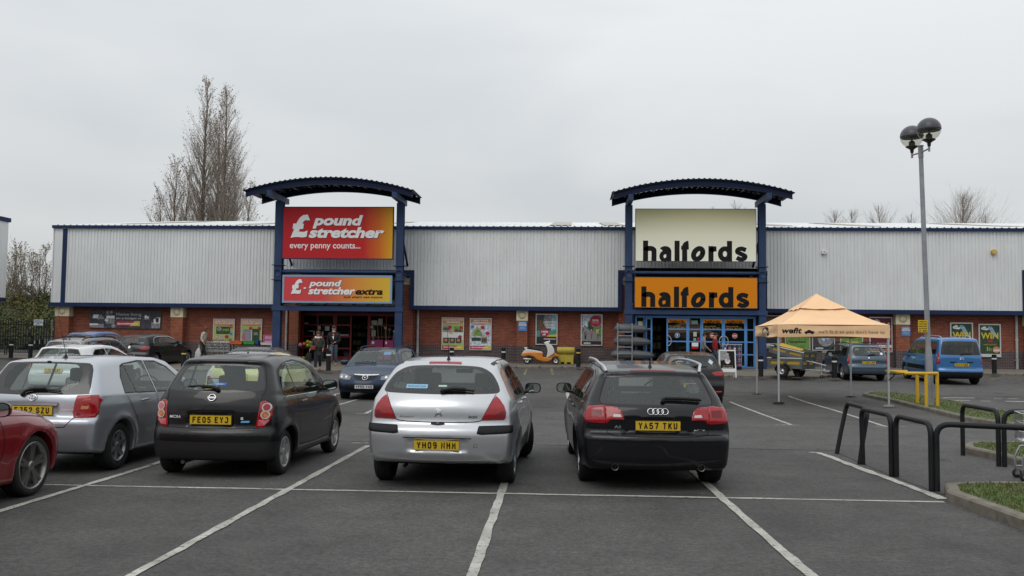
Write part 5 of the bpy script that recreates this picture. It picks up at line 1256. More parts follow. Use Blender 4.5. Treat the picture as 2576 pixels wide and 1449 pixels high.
 def wheels(s, style='5', tw=0.195, steer=0.0, track=None, rimm=None):
  tr = track or (s.W-0.10-tw)/2
  for ya in s.sp['axles']:
   for sd in (-1, 1):
    mb = MB(); R = s.RW; rr = s.sp.get('rim', 0.205); w = tw/2
    prof = [(rr-0.005, -w*0.8), (rr+0.01, -w*0.95), (R-0.045, -w*1.03), (R-0.015, -w*0.93), (R, -w*0.7), (R+0.001, 0), (R, w*0.7), (R-0.015, w*0.93), (R-0.045, w*1.03), (rr+0.01, w*0.95), (rr-0.005, w*0.8)]
    mb.lathe(prof, (0, 0, 0), 'x', RUBBER, 40)
    for k in (-0.35, 0, 0.35): mb.lathe([(R+0.0015, k*w-0.004), (R+0.0015, k*w+0.004)], (0, 0, 0), 'x', BLACK, 40)
    t = mb.build('wheel', s.root, fix=False); t.location = (sd*(tr), ya, R)
    if sd < 0: t.rotation_euler = (0, 0, pi)
    if ya > s.L/2 and steer: t.rotation_euler.z += steer
    rb = MB(); am = rimm or ALLOY; dk = mat('brake_shadow', (0.02, 0.02, 0.02), 0.6)
    rb.lathe([(rr+0.012, w*0.96), (rr+0.004, w*1.02), (rr-0.012, w*0.9), (rr-0.02, w*0.3), (rr-0.02, -w*0.6), (0.01, -w*0.6)], (0, 0, 0), 'x', am, 40)
    rb.lathe([(rr*0.72, -w*0.2), (rr*0.72, -w*0.1), (0.02, -w*0.1)], (0, 0, 0), 'x', mat('brake_disc', (0.22, 0.2, 0.19), 0.4, 0.8), 32)
    rb.lathe([(0.055, w*0.55), (0.05, w*0.78), (0.03, w*0.84), (0.001, w*0.84)], (0, 0, 0), 'x', am, 20)
    ns = int(style[0]) if style[0].isdigit() else 5; dbl = 'd' in style; thin = 't' in style
    if 'h' in style:       # plastic wheel trim with many narrow openings
     ns = 9
    for i in range(ns):
     for dlt in ((-0.13, 0.13) if dbl else (0,)):
      a = 2*pi*i/ns+0.3; wd0 = (0.024 if dbl else (0.03 if thin else 0.042)); wd1 = (0.016 if dbl else (0.018 if thin else 0.030))
      def P(r, off, h): aa = a+(dlt*(0.6 if r < 0.1 else 1.0)); return (h, r*cos(aa)-off*sin(aa), r*sin(aa)+off*cos(aa))
      h0, h1 = w*0.74, w*0.90
      vs = [P(0.03, -wd0, h0), P(0.03, wd0, h0), P(rr-0.01, wd1, h1), P(rr-0.01, -wd1, h1), P(0.03, -wd0*1.2, h0-0.03), P(0.03, wd0*1.2, h0-0.03), P(rr-0.01, wd1*1.3, h1-0.035), P(rr-0.01, -wd1*1.3, h1-0.035)]
      rb.add(vs, [(0, 1, 2, 3), (0, 4, 5, 1), (1, 5, 6, 2), (2, 6, 7, 3), (3, 7, 4, 0)], am)
    rb.build('rim', t, fix=False)
 def mirror_set(s, y, z, m=None, sides=(-1, 1), size=1.0):
  for sd in sides:
   l, n = s.hit(y, z, 'R' if sd > 0 else 'L'); mb = MB(); c = Vector((l.x+sd*0.13*size, y+0.02, z+0.055))
   mb.tube([(l.x-sd*0.01, y+0.03, z-0.01), (l.x+sd*0.04, y+0.02, z), (c.x-sd*0.06, y+0.02, c.z-0.05)], 0.022, BLACKP, 8)
   vs = []; nu, nv = 14, 8
   for i in range(nv+1):
    ph = pi/2*i/nv
    for k in range(nu):
     a = 2*pi*k/nu; cx_ = abs(cos(a))**0.65*(1 if cos(a) > 0 else -1); sx_ = abs(sin(a))**0.65*(1 if sin(a) > 0 else -1)
     r = cos(ph)**0.55; vs.append((c.x+cx_*0.115*size*r, c.y+0.085*size*sin(ph), c.z+sx_*0.075*size*r))
   fs = [(i*nu+k, i*nu+(k+1) % nu, (i+1)*nu+(k+1) % nu, (i+1)*nu+k) for i in range(nv) for k in range(nu)]
   mb.add(vs, fs, m or s.mats[0], True); mb.add(vs[:nu], [tuple(range(nu))], BLACKP)
   o = mb.build('door_mirror', s.root)
   g = MB(); vg = [(c.x+(v[0]-c.x)*0.86, c.y-0.004, c.z+(v[2]-c.z)*0.86) for v in vs[:nu]]
   g.add(vg, [tuple(range(nu))], mat('mirror_glass', (0.75, 0.8, 0.78), 0.03, 1.0)); g.build('glass', o, fix=False)
 def interior(s, yf, yr, zbelt, w=None, front_heads=True, rear=3, wheel_side=1, yb=None):
  """dark cabin: tub, seats with head restraints, dashboard, steering wheel, rear-view mirror"""
  w = w or s.W*0.40; cab = MB(); CL = mat('cabin_cloth', (0.016, 0.017, 0.019), 0.9); b = zbelt
  cab.box(-w*0.98, w*0.98, yb or (yr-0.42), yf+0.95, 0.28, 0.34, DARK)
  cab.box(-w*0.98, -w*0.93, yr-0.3, yf+0.95, 0.3, b-0.08, DARK); cab.box(w*0.93, w*0.98, yr-0.3, yf+0.95, 0.3, b-0.08, DARK)
  cab.box(-w*0.9, w*0.9, (yb or (yr-0.42)), yr-0.08, b-0.16, b-0.11, DARK)       # parcel shelf
  cab.box(-w*0.9, w*0.9, yf+0.62, yf+1.0, 0.5, b-0.03, DARK, 0.04)
  def seat(x, y, ww, head=True, hb=0.0):
   cab.box(x-ww/2, x+ww/2, y-0.05, y+0.45, 0.36, 0.52, CL, 0.04)
   q = Matrix.Rotation(radians(14), 3, 'X'); cab.box(x-ww/2, x+ww/2, y-0.12, y+0.02, 0.45, b-0.06+hb, CL, 0.05, rot=q, piv=(x, y, 0.5)); cab.box(x-ww*.36, x+ww*.36, y-0.12, y+0.0, b-.2, b+0.05+hb, CL, 0.05, rot=q, piv=(x, y, 0.5))
   if head:
    hx = 0.135; zz = b+0.07+hb; cab.box(x-hx, x+hx, y-0.26, y-0.16, zz, zz+0.19, CL, 0.045)
    for a in (-0.06, 0.06): cab.cyl((x+a, y-0.2, zz-0.09), (x+a, y-0.21, zz+0.03), 0.007, None, CHROME, 6)
  for x in (-w*0.5, w*0.5): seat(x, yf, 0.50, front_heads, 0.03)
  xs = [-w*0.62, w*0.62]+([0.0] if rear == 3 else [])
  cab.box(-w*0.92, w*0.92, yr-0.05, yr+0.45, 0.36, 0.52, CL, 0.04); cab.box(-w*0.92, w*0.92, yr-0.14, yr, 0.45, b-0.02, CL, 0.05)
  for x in xs: cab.box(x-0.11, x+0.11, yr-0.17, yr-0.08, b-0.04, b+0.07, CL, 0.04)
  c = Vector((wheel_side*w*0.5, yf+0.48, b+0.0)); ring = [c+Vector((cos(a)*0.185, -sin(a)*0.06, sin(a)*0.17)) for a in [2*pi*i/20 for i in range(20)]]
  cab.tube(ring, 0.014, DARK, 6, closed=True); cab.cyl(c, c+Vector((0, .2, -.08)), 0.04, None, DARK, 8)
  cab.box(-0.12, 0.12, yf+0.42, yf+0.45, s.H-0.235, s.H-0.175, DARK, 0.02)
  cab.build('cabin', s.root, fix=False)
 def done(s, name='body'):
  bm = s.bm; me = bpy.data.meshes.new(name); bmesh.ops.triangulate(bm, faces=[f for f in bm.faces if len(f.verts) > 4]); bm.to_mesh(me); bm.free()
  for m in s.mats: me.materials.append(m)
  o = bpy.data.objects.new(name, me); COL.objects.link(o); o.parent = s.root; return o
def sm(poly, n=3): return catmull(list(poly), n, True)
def handles(c, ys, z, m, r=0.013, w=.17):
 for ax in ('R', 'L'):
  for y in ys:
   h = MB(); h.tube([c.on(y-.02, z, ax, 0), c.on(y, z+.003, ax, .021), c.on(y+w-.02, z+.008, ax, .021), c.on(y+w, z+.008, ax, 0)], r, m, 8); h.build('door_handle', c.root)
def full(half):
 """outline symmetrical about x=0 from its right half, listed from top to bottom"""
 return [tuple(p) for p in half]+[(-p[0], p[1]) for p in reversed(half) if abs(p[0]) > 1e-6]
def flipx(p): return [(-a, b) for a, b in p]
def cpaint(name, col, metal=0.0, rough=0.35, dirt=0.12, coat=None):
 dk = max(col) < .1; m = paint(name, col, metal, rough, dirt, coat if coat is not None else (.45 if dk else 1.0), .25 if dk else .5); nt = m.node_tree; N = nt.nodes; L = nt.links
 if 'Geometry' in N: return m
 g = N.new('ShaderNodeNewGeometry'); out = N['Material Output']; b = N['Principled BSDF']; d = N.new('ShaderNodeBsdfDiffuse'); d.inputs[0].default_value = (0.05, 0.05, 0.05, 1)
 mx = N.new('ShaderNodeMixShader'); L.new(g.outputs['Backfacing'], mx.inputs[0]); L.new(b.outputs[0], mx.inputs[1]); L.new(d.outputs[0], mx.inputs[2]); L.new(mx.outputs[0], out.inputs[0])
 return m
CGLASS = glass_mat('car_glass', (0.86, 0.94, 0.92), 0.93, 0.10, 1.0)
PRIV = glass_mat('privacy_glass', (0.20, 0.21, 0.21), 0.55, 0.01)
SEAL = mat('glass_border', (0.010, 0.010, 0.011), 0.12, coat=0.4)
TRIM = mat('window_rubber', (0.010, 0.010, 0.010), 0.6)
LRED = mat('lamp_red', (0.30, 0.005, 0.010), 0.15, coat=0.5, var=.2, vscale=30); LRED2 = mat('lamp_dark_red', (0.16, 0.004, 0.008), 0.3, coat=.2)
LWHT = mat('lamp_clear', (0.55, 0.50, 0.48), 0.15, coat=1.0); LAMB = mat('lamp_amber', (0.50, 0.16, 0.04), 0.15, coat=1.0); LPNK = mat('lamp_pale_red', (0.50, 0.09, 0.10), 0.15, coat=1.0)
HLAMP = mat('headlamp', (0.16, 0.165, 0.17), 0.2, 0.3, coat=0.6)
def rr(x0, x1, z0, z1, r=0.03, n=4):
 P = []
 for cx_, cz_, a0 in ((x1-r, z1-r, 0), (x0+r, z1-r, 90), (x0+r, z0+r, 180), (x1-r, z0+r, 270)):
  for i in range(n+1): a = radians(a0+90*i/n); P.append((cx_+r*cos(a), cz_+r*sin(a)))
 return P
def ell(x, z, rx, rz, n=18): return [(x+rx*cos(2*pi*i/n), z+rz*sin(2*pi*i/n)) for i in range(n)]
def side_windows(c, polys, m=CGLASS, border=0.022, names=None):
 """polys: list of (y,z) outlines; both sides"""
 for i, p in enumerate(polys):
  pc = Vector((sum(q[0] for q in p)/len(p), sum(q[1] for q in p)/len(p)))
  out = []
  for j in range(len(p)):      # offset outline outward for the rubber surround
   a, b, d = Vector(p[j-1]), Vector(p[j]), Vector(p[(j+1) % len(p)]); t = ((b-a).normalized()+(d-b).normalized());
   if t.length < 1e-5: t = d-b
   t.normalize(); nn = Vector((t.y, -t.x)); nn = nn if nn.dot(b-pc) > 0 else -nn; out.append(tuple(b+nn*border))
  for ax in ('R', 'L'): c.patch(out, ax, 'side_window', TRIM, 0.0, inner=[(p, 'glass', m)], nmin=0.05)
def wiper(c, pts, ax='r', r=0.009, arm=None, flat=0.03):
 mb = MB(); P = [c.on(a, b, ax, 0.028) for a, b in pts]; mb.tube(P, r, BLACKP, 6)
 if arm: mb.tube([c.on(a, b, ax, 0.035) for a, b in arm], r*1.8, BLACKP, 8); mb.sphere(c.on(arm[0][0], arm[0][1], ax, 0.02), 0.03, BLACKP, 10, 6)
 mb.build('wiper', c.root)
def aerial(c, y, h=0.35, lean=-0.1, r=0.0035, cone=0.05):
 p = c.on(0, y, 't', 0.0); mb = MB(); mb.lathe([(0.028, -0.005), (0.02, 0.012), (0.007, cone), (0.003, cone+0.005)], p, 'z', BLACKP, 14, sy=1.7)
 mb.cyl(p+Vector((0, 0, cone)), p+Vector((0, lean, cone+h)), r, r*0.6, BLACKP, 6); mb.build('aerial', c.root)
# ---------------------------------------------------------------- silver hatchback (centre)
def silver_hatch():
 SIL = cpaint('silver_paint', (0.50, 0.51, 0.53), 0.75, 0.32, 0.07)
 sp = dict(L=4.20, W=1.80, H=1.50, rw=0.315, rim=0.21, axles=(0.80, 3.32), paint=SIL, kr=0.20, kf=0.34, kz=0.055, rad=0.085, blur=3,
  side=[(0.10, .30), (0.03, .335), (0.0, .42), (-0.005, .55), (0.0, .64), (0.015, .70), (0.05, .735), (0.075, .76), (0.085, .80), (0.095, .90), (0.105, .955), (0.14, 1.02), (0.20, 1.095),
     (0.33, 1.23), (0.46, 1.355), (0.56, 1.435), (0.75, 1.475), (1.2, 1.512), (1.7, 1.52), (2.2, 1.49), (2.5, 1.435), (2.95, 1.22), (3.32, 1.03), (3.6, .95), (3.9, .84), (4.08, .72), (4.17, .56), (4.19, .42), (4.12, .26), (3.6, .20), (0.6, .22)],
  plan=[(-.1, .80), (0, .80), (.25, .845), (.6, .89), (1.0, .90), (1.8, .90), (3.2, .90), (3.8, .86), (4.2, .78)],
  belt=[(0, 1.03), (.8, 1.02), (2.0, .98), (3.3, .90), (4.2, .80)], roofw=[(0, .50), (.5, .56), (1.0, .60), (2.2, .61), (3.0, .60), (4.2, .6)],
  low=[(0, .90), (.3, .96), (.5, .99), (.68, 1.0), (.85, .985), (1.0, .945)], cuts=[(-.36, .36, -.2, .016, .445, .585)])
 sp['axles'] = (0.80, 3.32)
 c = Car(sp, 'parked_car', 'silver hatchback with a low black-bumper strip and plate YH09 NHM, parked centre front', 'cars parked in the bays', res=0.024)
 G = full([(0, 1.425), (.30, 1.42), (.46, 1.40), (.58, 1.335), (.655, 1.235), (.69, 1.155), (.685, 1.12), (.62, 1.103), (.3, 1.095), (0, 1.092)])
 Gi = full([(0, 1.395), (.28, 1.39), (.42, 1.37), (.52, 1.31), (.585, 1.235), (.60, 1.18), (.575, 1.155), (.3, 1.15), (0, 1.148)])
 c.patch(sm(G), 'r', 'rear_window', SEAL, 0, inner=[(sm(Gi), 'glass', CGLASS)])
 wl_ = [(.655, 1.075), (.70, 1.04), (.755, .965), (.78, .89), (.775, .825), (.755, .805), (.50, .800), (.53, .86), (.58, .96), (.62, 1.03)]
 low_ = [(.775, .825), (.755, .805), (.50, .800), (.522, .84), (.64, .85), (.74, .91), (.775, .89)]
 for q in (wl_, flipx(wl_)):
  lo = low_ if q is wl_ else flipx(low_); c.patch(q, 'r', 'tail_lamp', LRED, 0.008, nmin=0.02, inner=[([(a*.985+(.012 if a > 0 else -.012), b) for a, b in lo], 'lens', LRED2)])
 for sg in (1, -1):
  st = [(sg*a, b) for a, b in ((.48, .735), (.90, .745), (.90, .665), (.52, .66), (.47, .67))]
  c.patch(st, 'r', 'bumper_strip', BLACKP, 0.012, nmin=0.02)
 c.patch(rr(-.205, .205, 1.437, 1.462, .011), 'r', 'brake_lamp', LRED, 0.02, nmin=0.0) if False else None
 c.patch([(-.2, .60), (.2, .60), (.19, .655), (-.19, .655)], 't', 'brake_lamp', LRED, 0.018, nmin=0.1)
 ws = full([(0, 1.43), (.45, 1.40), (.54, 1.36), (.68, 1.06), (.70, 1.03), (0, 1.05)]); c.patch(ws, 'f', 'windscreen', SEAL, 0, inner=[(full([(0, 1.405), (.43, 1.375), (.50, 1.34), (.62, 1.09), (0, 1.085)]), 'glass', CGLASS)])
 side_windows(c, [[(.95, 1.08), (1.02, 1.25), (1.15, 1.34), (1.45, 1.39), (1.50, 1.385), (1.52, 1.03), (1.2, 1.04)], [(1.57, 1.025), (1.55, 1.385), (1.9, 1.39), (2.25, 1.35), (2.6, 1.17), (2.85, 1.0)]])
 mb = MB()
 c.seam(mb, [(-.50, .80), (-.42, .785), (-.2, .778), (.2, .778), (.42, .785), (.50, .80)], 'r', 0.011)
 for sg in (-1, 1): c.seam(mb, [(sg*.50, .80), (sg*.58, .96), (sg*.655, 1.10)], 'r', 0.007)
 c.seam(mb, [(-.40, .60), (0, .605), (.40, .60)], 'r', 0.010)
 for ax in ('R', 'L'):
  c.seam(mb, [(1.55, .30), (1.55, .60), (1.55, 1.0)], ax); c.seam(mb, [(1.16, .62), (1.10, .80), (.96, 1.04)], ax); c.seam(mb, [(2.62, .30), (2.66, .6), (2.70, .98)], ax); c.seam(mb, [(1.2, .30), (2.0, .285), (2.65, .30)], ax)
 for sg in (-1, 1): c.seam(mb, [(sg*.565, .70), (sg*.585, .95)], 't', 0.05, 0.003, TRIM, n=3)
 for sg in (-1, 1): c.seam(mb, [(sg*.57, .95), (sg*.59, 1.6), (sg*.58, 2.3)], 't', 0.014)
 c.seam(mb, [(.425, .50), (.465, .50), (.465, .54), (.43, .54), (.425, .50)], 'r', 0.004, n=1)
 mb.build('panel_gaps', c.root, fix=False)
 hb = MB(); c.seam(hb, [(-.08, .765), (0, .755), (.08, .765)], 'r', 0.03, 0.004, BLACKP); hb.build('boot_release', c.root, fix=False)
 c.plate('YH09 NHM', 0, .52, 'r')
 b = MB(); c.text(b, 'PEUGEOT', -.455, -.285, .825, .843, 'r', CHROME, bold=.008, shear=.1); c.text(b, '308', .345, .455, .822, .855, 'r', CHROME, bold=.04, shear=.1)
 lion = [(-.03, .93), (-.005, .942), (.015, .935), (.022, .92), (.04, .925), (.043, .91), (.02, .90), (.022, .885), (.045, .86), (.04, .843), (.03, .845), (.028, .855), (.005, .872), (-.012, .86), (-.03, .842), (-.045, .843), (-.022, .868), (-.008, .885), (-.035, .888), (-.045, .88), (-.045, .892), (-.012, .902), (-.018, .912), (-.045, .908), (-.048, .918), (-.02, .924)]
 b.add([c.on(x, z, 'r', 0.010) for x, z in lion], [tuple(range(len(lion)))], CHROME); b.build('badge', c.root, fix=False)
 wiper(c, [(.02, 1.125), (.15, 1.14), (.33, 1.125), (.40, 1.118)], arm=[(.03, 1.115), (.16, 1.135), (.30, 1.128)], r=0.012)
 st = MB();
 for (a, b_, z0, z1, m) in ((-.42, -.16, 1.155, 1.20, mat('sticker_blue', (.25, .45, .6), .6)), (-.03, .07, 1.175, 1.195, mat('sticker_pale', (.4, .55, .5), .6))):
  st.add([c.on(a, z0, 'r', 0.003), c.on(b_, z0, 'r', 0.003), c.on(b_, z1, 'r', 0.003), c.on(a, z1, 'r', 0.003)], [(0, 1, 2, 3)], m)
 c.text(st, 'show your pass', -.40, -.18, 1.163, 1.192, 'r', SIGNBLUE, off=.005); st.build('sticker', c.root, fix=False)
 aerial(c, .86, .32, -.16, .0035, .055)
 c.mirror_set(2.62, 1.0, mat('dark_mirror', (.05, .05, .055), .3, coat=.5)); c.wheels('6', .20, steer=0.40, rimm=mat('wheel_trim_silver', (.3, .31, .32), .4, .6)); c.interior(1.95, .98, 1.0)
 handles(c, (1.28, 2.18), .935, SIL, .013, .18); e = MB(); e.cyl((-.42, .12, .24), (-.42, .4, .24), .022, None, mat('rusty_pipe', (.06, .05, .045), .6), 12); e.build('exhaust', c.root)
 c.done(); return c
# ---------------------------------------------------------------- black small hatchback
def black_small():
 BK = cpaint('black_paint', (0.006, 0.006, 0.007), 0.0, 0.3, 0.010)
 sp = dict(L=3.60, W=1.64, H=1.53, rw=0.285, rim=0.185, axles=(0.60, 2.93), paint=BK, kr=0.20, kf=0.42, kz=0.06, rad=0.11, blur=3, flare=0.022, shoulder=0.012,
  side=[(0.10, .22), (0.03, .24), (0.0, .34), (-0.01, .47), (0.0, .57), (0.03, .605), (0.05, .63), (0.06, .78), (0.075, .90), (0.11, 1.0), (0.155, 1.075), (0.30, 1.25), (0.43, 1.40), (0.40, 1.445), (0.52, 1.475), (0.9, 1.50), (1.4, 1.51), (1.9, 1.49), (2.2, 1.43), (2.6, 1.20), (2.88, 1.03), (3.1, .96), (3.35, .85), (3.52, .68), (3.59, .5), (3.59, .36), (3.5, .22), (3.0, .18), (0.6, .18)],
  plan=[(-.1, .73), (0, .735), (.25, .785), (.6, .82), (1.2, .822), (2.6, .82), (3.2, .78), (3.6, .70)],
  belt=[(0, 1.0), (.8, .98), (2.0, .95), (3.0, .90), (3.6, .80)], roofw=[(0, .48), (.5, .52), (1.0, .545), (2.0, .545), (2.6, .54), (3.6, .5)],
  low=[(0, .90), (.3, .965), (.5, 1.0), (.7, .995), (.88, .97), (1.0, .93)], cuts=[(-.29, .29, -.2, .078, .645, .80)])
 c = Car(sp, 'parked_car', 'small black rounded hatchback with plate FE05 EYJ, parked left of the silver hatchback', 'cars parked in the bays', res=0.023)
 G = full([(0, 1.395), (.35, 1.385), (.50, 1.36), (.575, 1.20), (.605, 1.11), (.56, 1.075), (.3, 1.055), (0, 1.05)])
 Gi = full([(0, 1.375), (.34, 1.365), (.45, 1.34), (.49, 1.22), (.49, 1.14), (.42, 1.09), (.2, 1.082), (0, 1.08)])
 c.patch(sm(G), 'r', 'rear_window', SEAL, 0, inner=[(sm(Gi), 'glass', CGLASS)])
 lamp = [(.60, .945), (.64, .955), (.70, .92), (.73, .87), (.73, .78), (.705, .70), (.655, .645), (.585, .64), (.565, .66), (.585, .78)]
 for sg in (1, -1):
  S = lambda P: [(sg*a, b) for a, b in P]
  o = c.patch(S(lamp), 'r', 'tail_lamp', LRED, 0.010, nmin=0.0)
  mb = MB()
  for (x, z, r0, m1) in ((.665, .875, .052, LRED if sg > 0 else LPNK), (.655, .785, .052, LAMB)):
   P = [c.on(sg*(x+cos(a)*r0), z+sin(a)*r0, 'r', 0.018) for a in [2*pi*i/20 for i in range(20)]]; mb.add(P, [tuple(range(20))], LWHT)
   P = [c.on(sg*(x+cos(a)*r0*.72), z+sin(a)*r0*.72, 'r', 0.022) for a in [2*pi*i/20 for i in range(20)]]; mb.add(P, [tuple(range(20))], m1 if sg > 0 or z < .8 else LPNK)
  P = [c.on(sg*a, b, 'r', 0.014) for a, b in ((.575, .65), (.65, .655), (.70, .71), (.70, .73), (.58, .725))]; mb.add(P, [tuple(range(5))], LPNK)
  mb.build('lens', o, fix=False)
 c.band(.0, .455, -.2, .62, 'bumper', mat('bumper_black', (.010, .010, .010), .55), 0.0)
 ws = full([(0, 1.43), (.42, 1.40), (.50, 1.36), (.63, 1.04), (.62, 1.0), (0, 1.02)]); c.patch(ws, 'f', 'windscreen', SEAL, 0, inner=[(full([(0, 1.40), (.40, 1.375), (.45, 1.34), (.57, 1.07), (0, 1.06)]), 'glass', CGLASS)])
 side_windows(c, [[(.56, 1.06), (.60, 1.18), (.70, 1.29), (.82, 1.36), (1.0, 1.40), (1.06, 1.0), (.62, 1.005)], [(1.11, .995), (1.05, 1.405), (1.4, 1.42), (1.75, 1.38), (2.1, 1.22), (2.35, 1.02), (2.36, .985)]])
 mb = MB()
 c.seam(mb, [(-.60, .625), (0, .615), (.60, .625)], 'r', 0.010)
 for sg in (-1, 1): c.seam(mb, [(sg*.60, .945), (sg*.60, 1.02), (sg*.62, 1.09), (sg*.56, 1.30), (sg*.50, 1.42)], 'r', 0.007)
 c.seam(mb, [(-.29, .72), (-.27, .81), (0, .822), (.27, .81), (.29, .72)], 'r', 0.012)
 c.seam(mb, [(-.11, .83), (-.07, .88), (0, .895), (.07, .88), (.11, .83)], 'r', 0.006)
 for ax in ('R', 'L'):
  c.seam(mb, [(1.08, .98), (1.03, .75), (1.06, .45), (1.12, .33)], ax, .008); c.seam(mb, [(1.12, .33), (1.8, .31), (2.4, .33)], ax, .008); c.seam(mb, [(2.36, .98), (2.42, .7), (2.40, .33)], ax, .008); c.seam(mb, [(.62, .985), (1.4, .975), (2.36, .965)], ax, .010, .003, CHROME)
  c.seam(mb, [(.25, .60), (.12, .66)], ax, .008, n=2)
 mb.build('panel_gaps', c.root, fix=False)
 c.plate('FE05 EYJ', 0.0, .72, 'r')
 b = MB(); c.text(b, 'MICRA', -.535, -.385, .735, .768, 'r', WHITE, bold=.008, shear=.15); c.text(b, 'S', .375, .405, .725, .755, 'r', WHITE, bold=.03)
 for a, q, m in (((.375, .69), (.485, .712), mat('badge_blue', (.12, .4, .7), .4)),): b.add([c.on(a[0], a[1], 'r', .008), c.on(q[0]-.01, a[1], 'r', .008), c.on(q[0], q[1], 'r', .008), c.on(a[0]+.01, q[1], 'r', .008)], [(0, 1, 2, 3)], m)
 ring = [c.on(cos(a)*.043, .985+sin(a)*.038, 'r', 0.012) for a in [2*pi*i/24 for i in range(24)]]; b.tube(ring, .0075, CHROME, 6, closed=True)
 b.add([c.on(x, z, 'r', 0.019) for x, z in ((-.055, .975), (.055, .975), (.055, .995), (-.055, .995))], [(0, 1, 2, 3)], WHITE); b.build('badge', c.root, fix=False)
 wiper(c, [(-.34, 1.10), (-.2, 1.11), (.04, 1.092)], arm=[(.05, 1.075), (-.02, 1.095), (-.15, 1.10)], r=0.012)
 st = MB(); st.add([c.on(a, z, 'r', .003) for a, z in ((-.02, 1.135), (.13, 1.135), (.13, 1.165), (-.02, 1.165))], [(0, 1, 2, 3)], SIGNBLUE); c.text(st, 'Lifeboats', -.01, .09, 1.142, 1.158, 'r', WHITE, off=.005); st.build('sticker', c.root, fix=False)
 c.mirror_set(2.22, 1.0, BK); c.wheels('5d', .165, rimm=mat('dull_trim', (.38, .38, .38), .4, .5)); c.interior(1.60, .72, .92, w=.62, rear=2)
 handles(c, (1.22,), .887, mat('grey_handle', (.12, .12, .12), .4), .014, .16); r = MB(); r.sphere(c.on(2.9, .86, 'R', 0.0), .02, LWHT, 8, 6); r.sphere(c.on(2.9, .86, 'L', 0.0), .02, LWHT, 8, 6); r.build('side_repeater', c.root)
 e = MB(); e.cyl((-.35, .10, .20), (-.35, .4, .20), .026, None, mat('rusty_pipe', (.06, .05, .045), .6), 12); e.build('exhaust', c.root)
 c.done(); return c
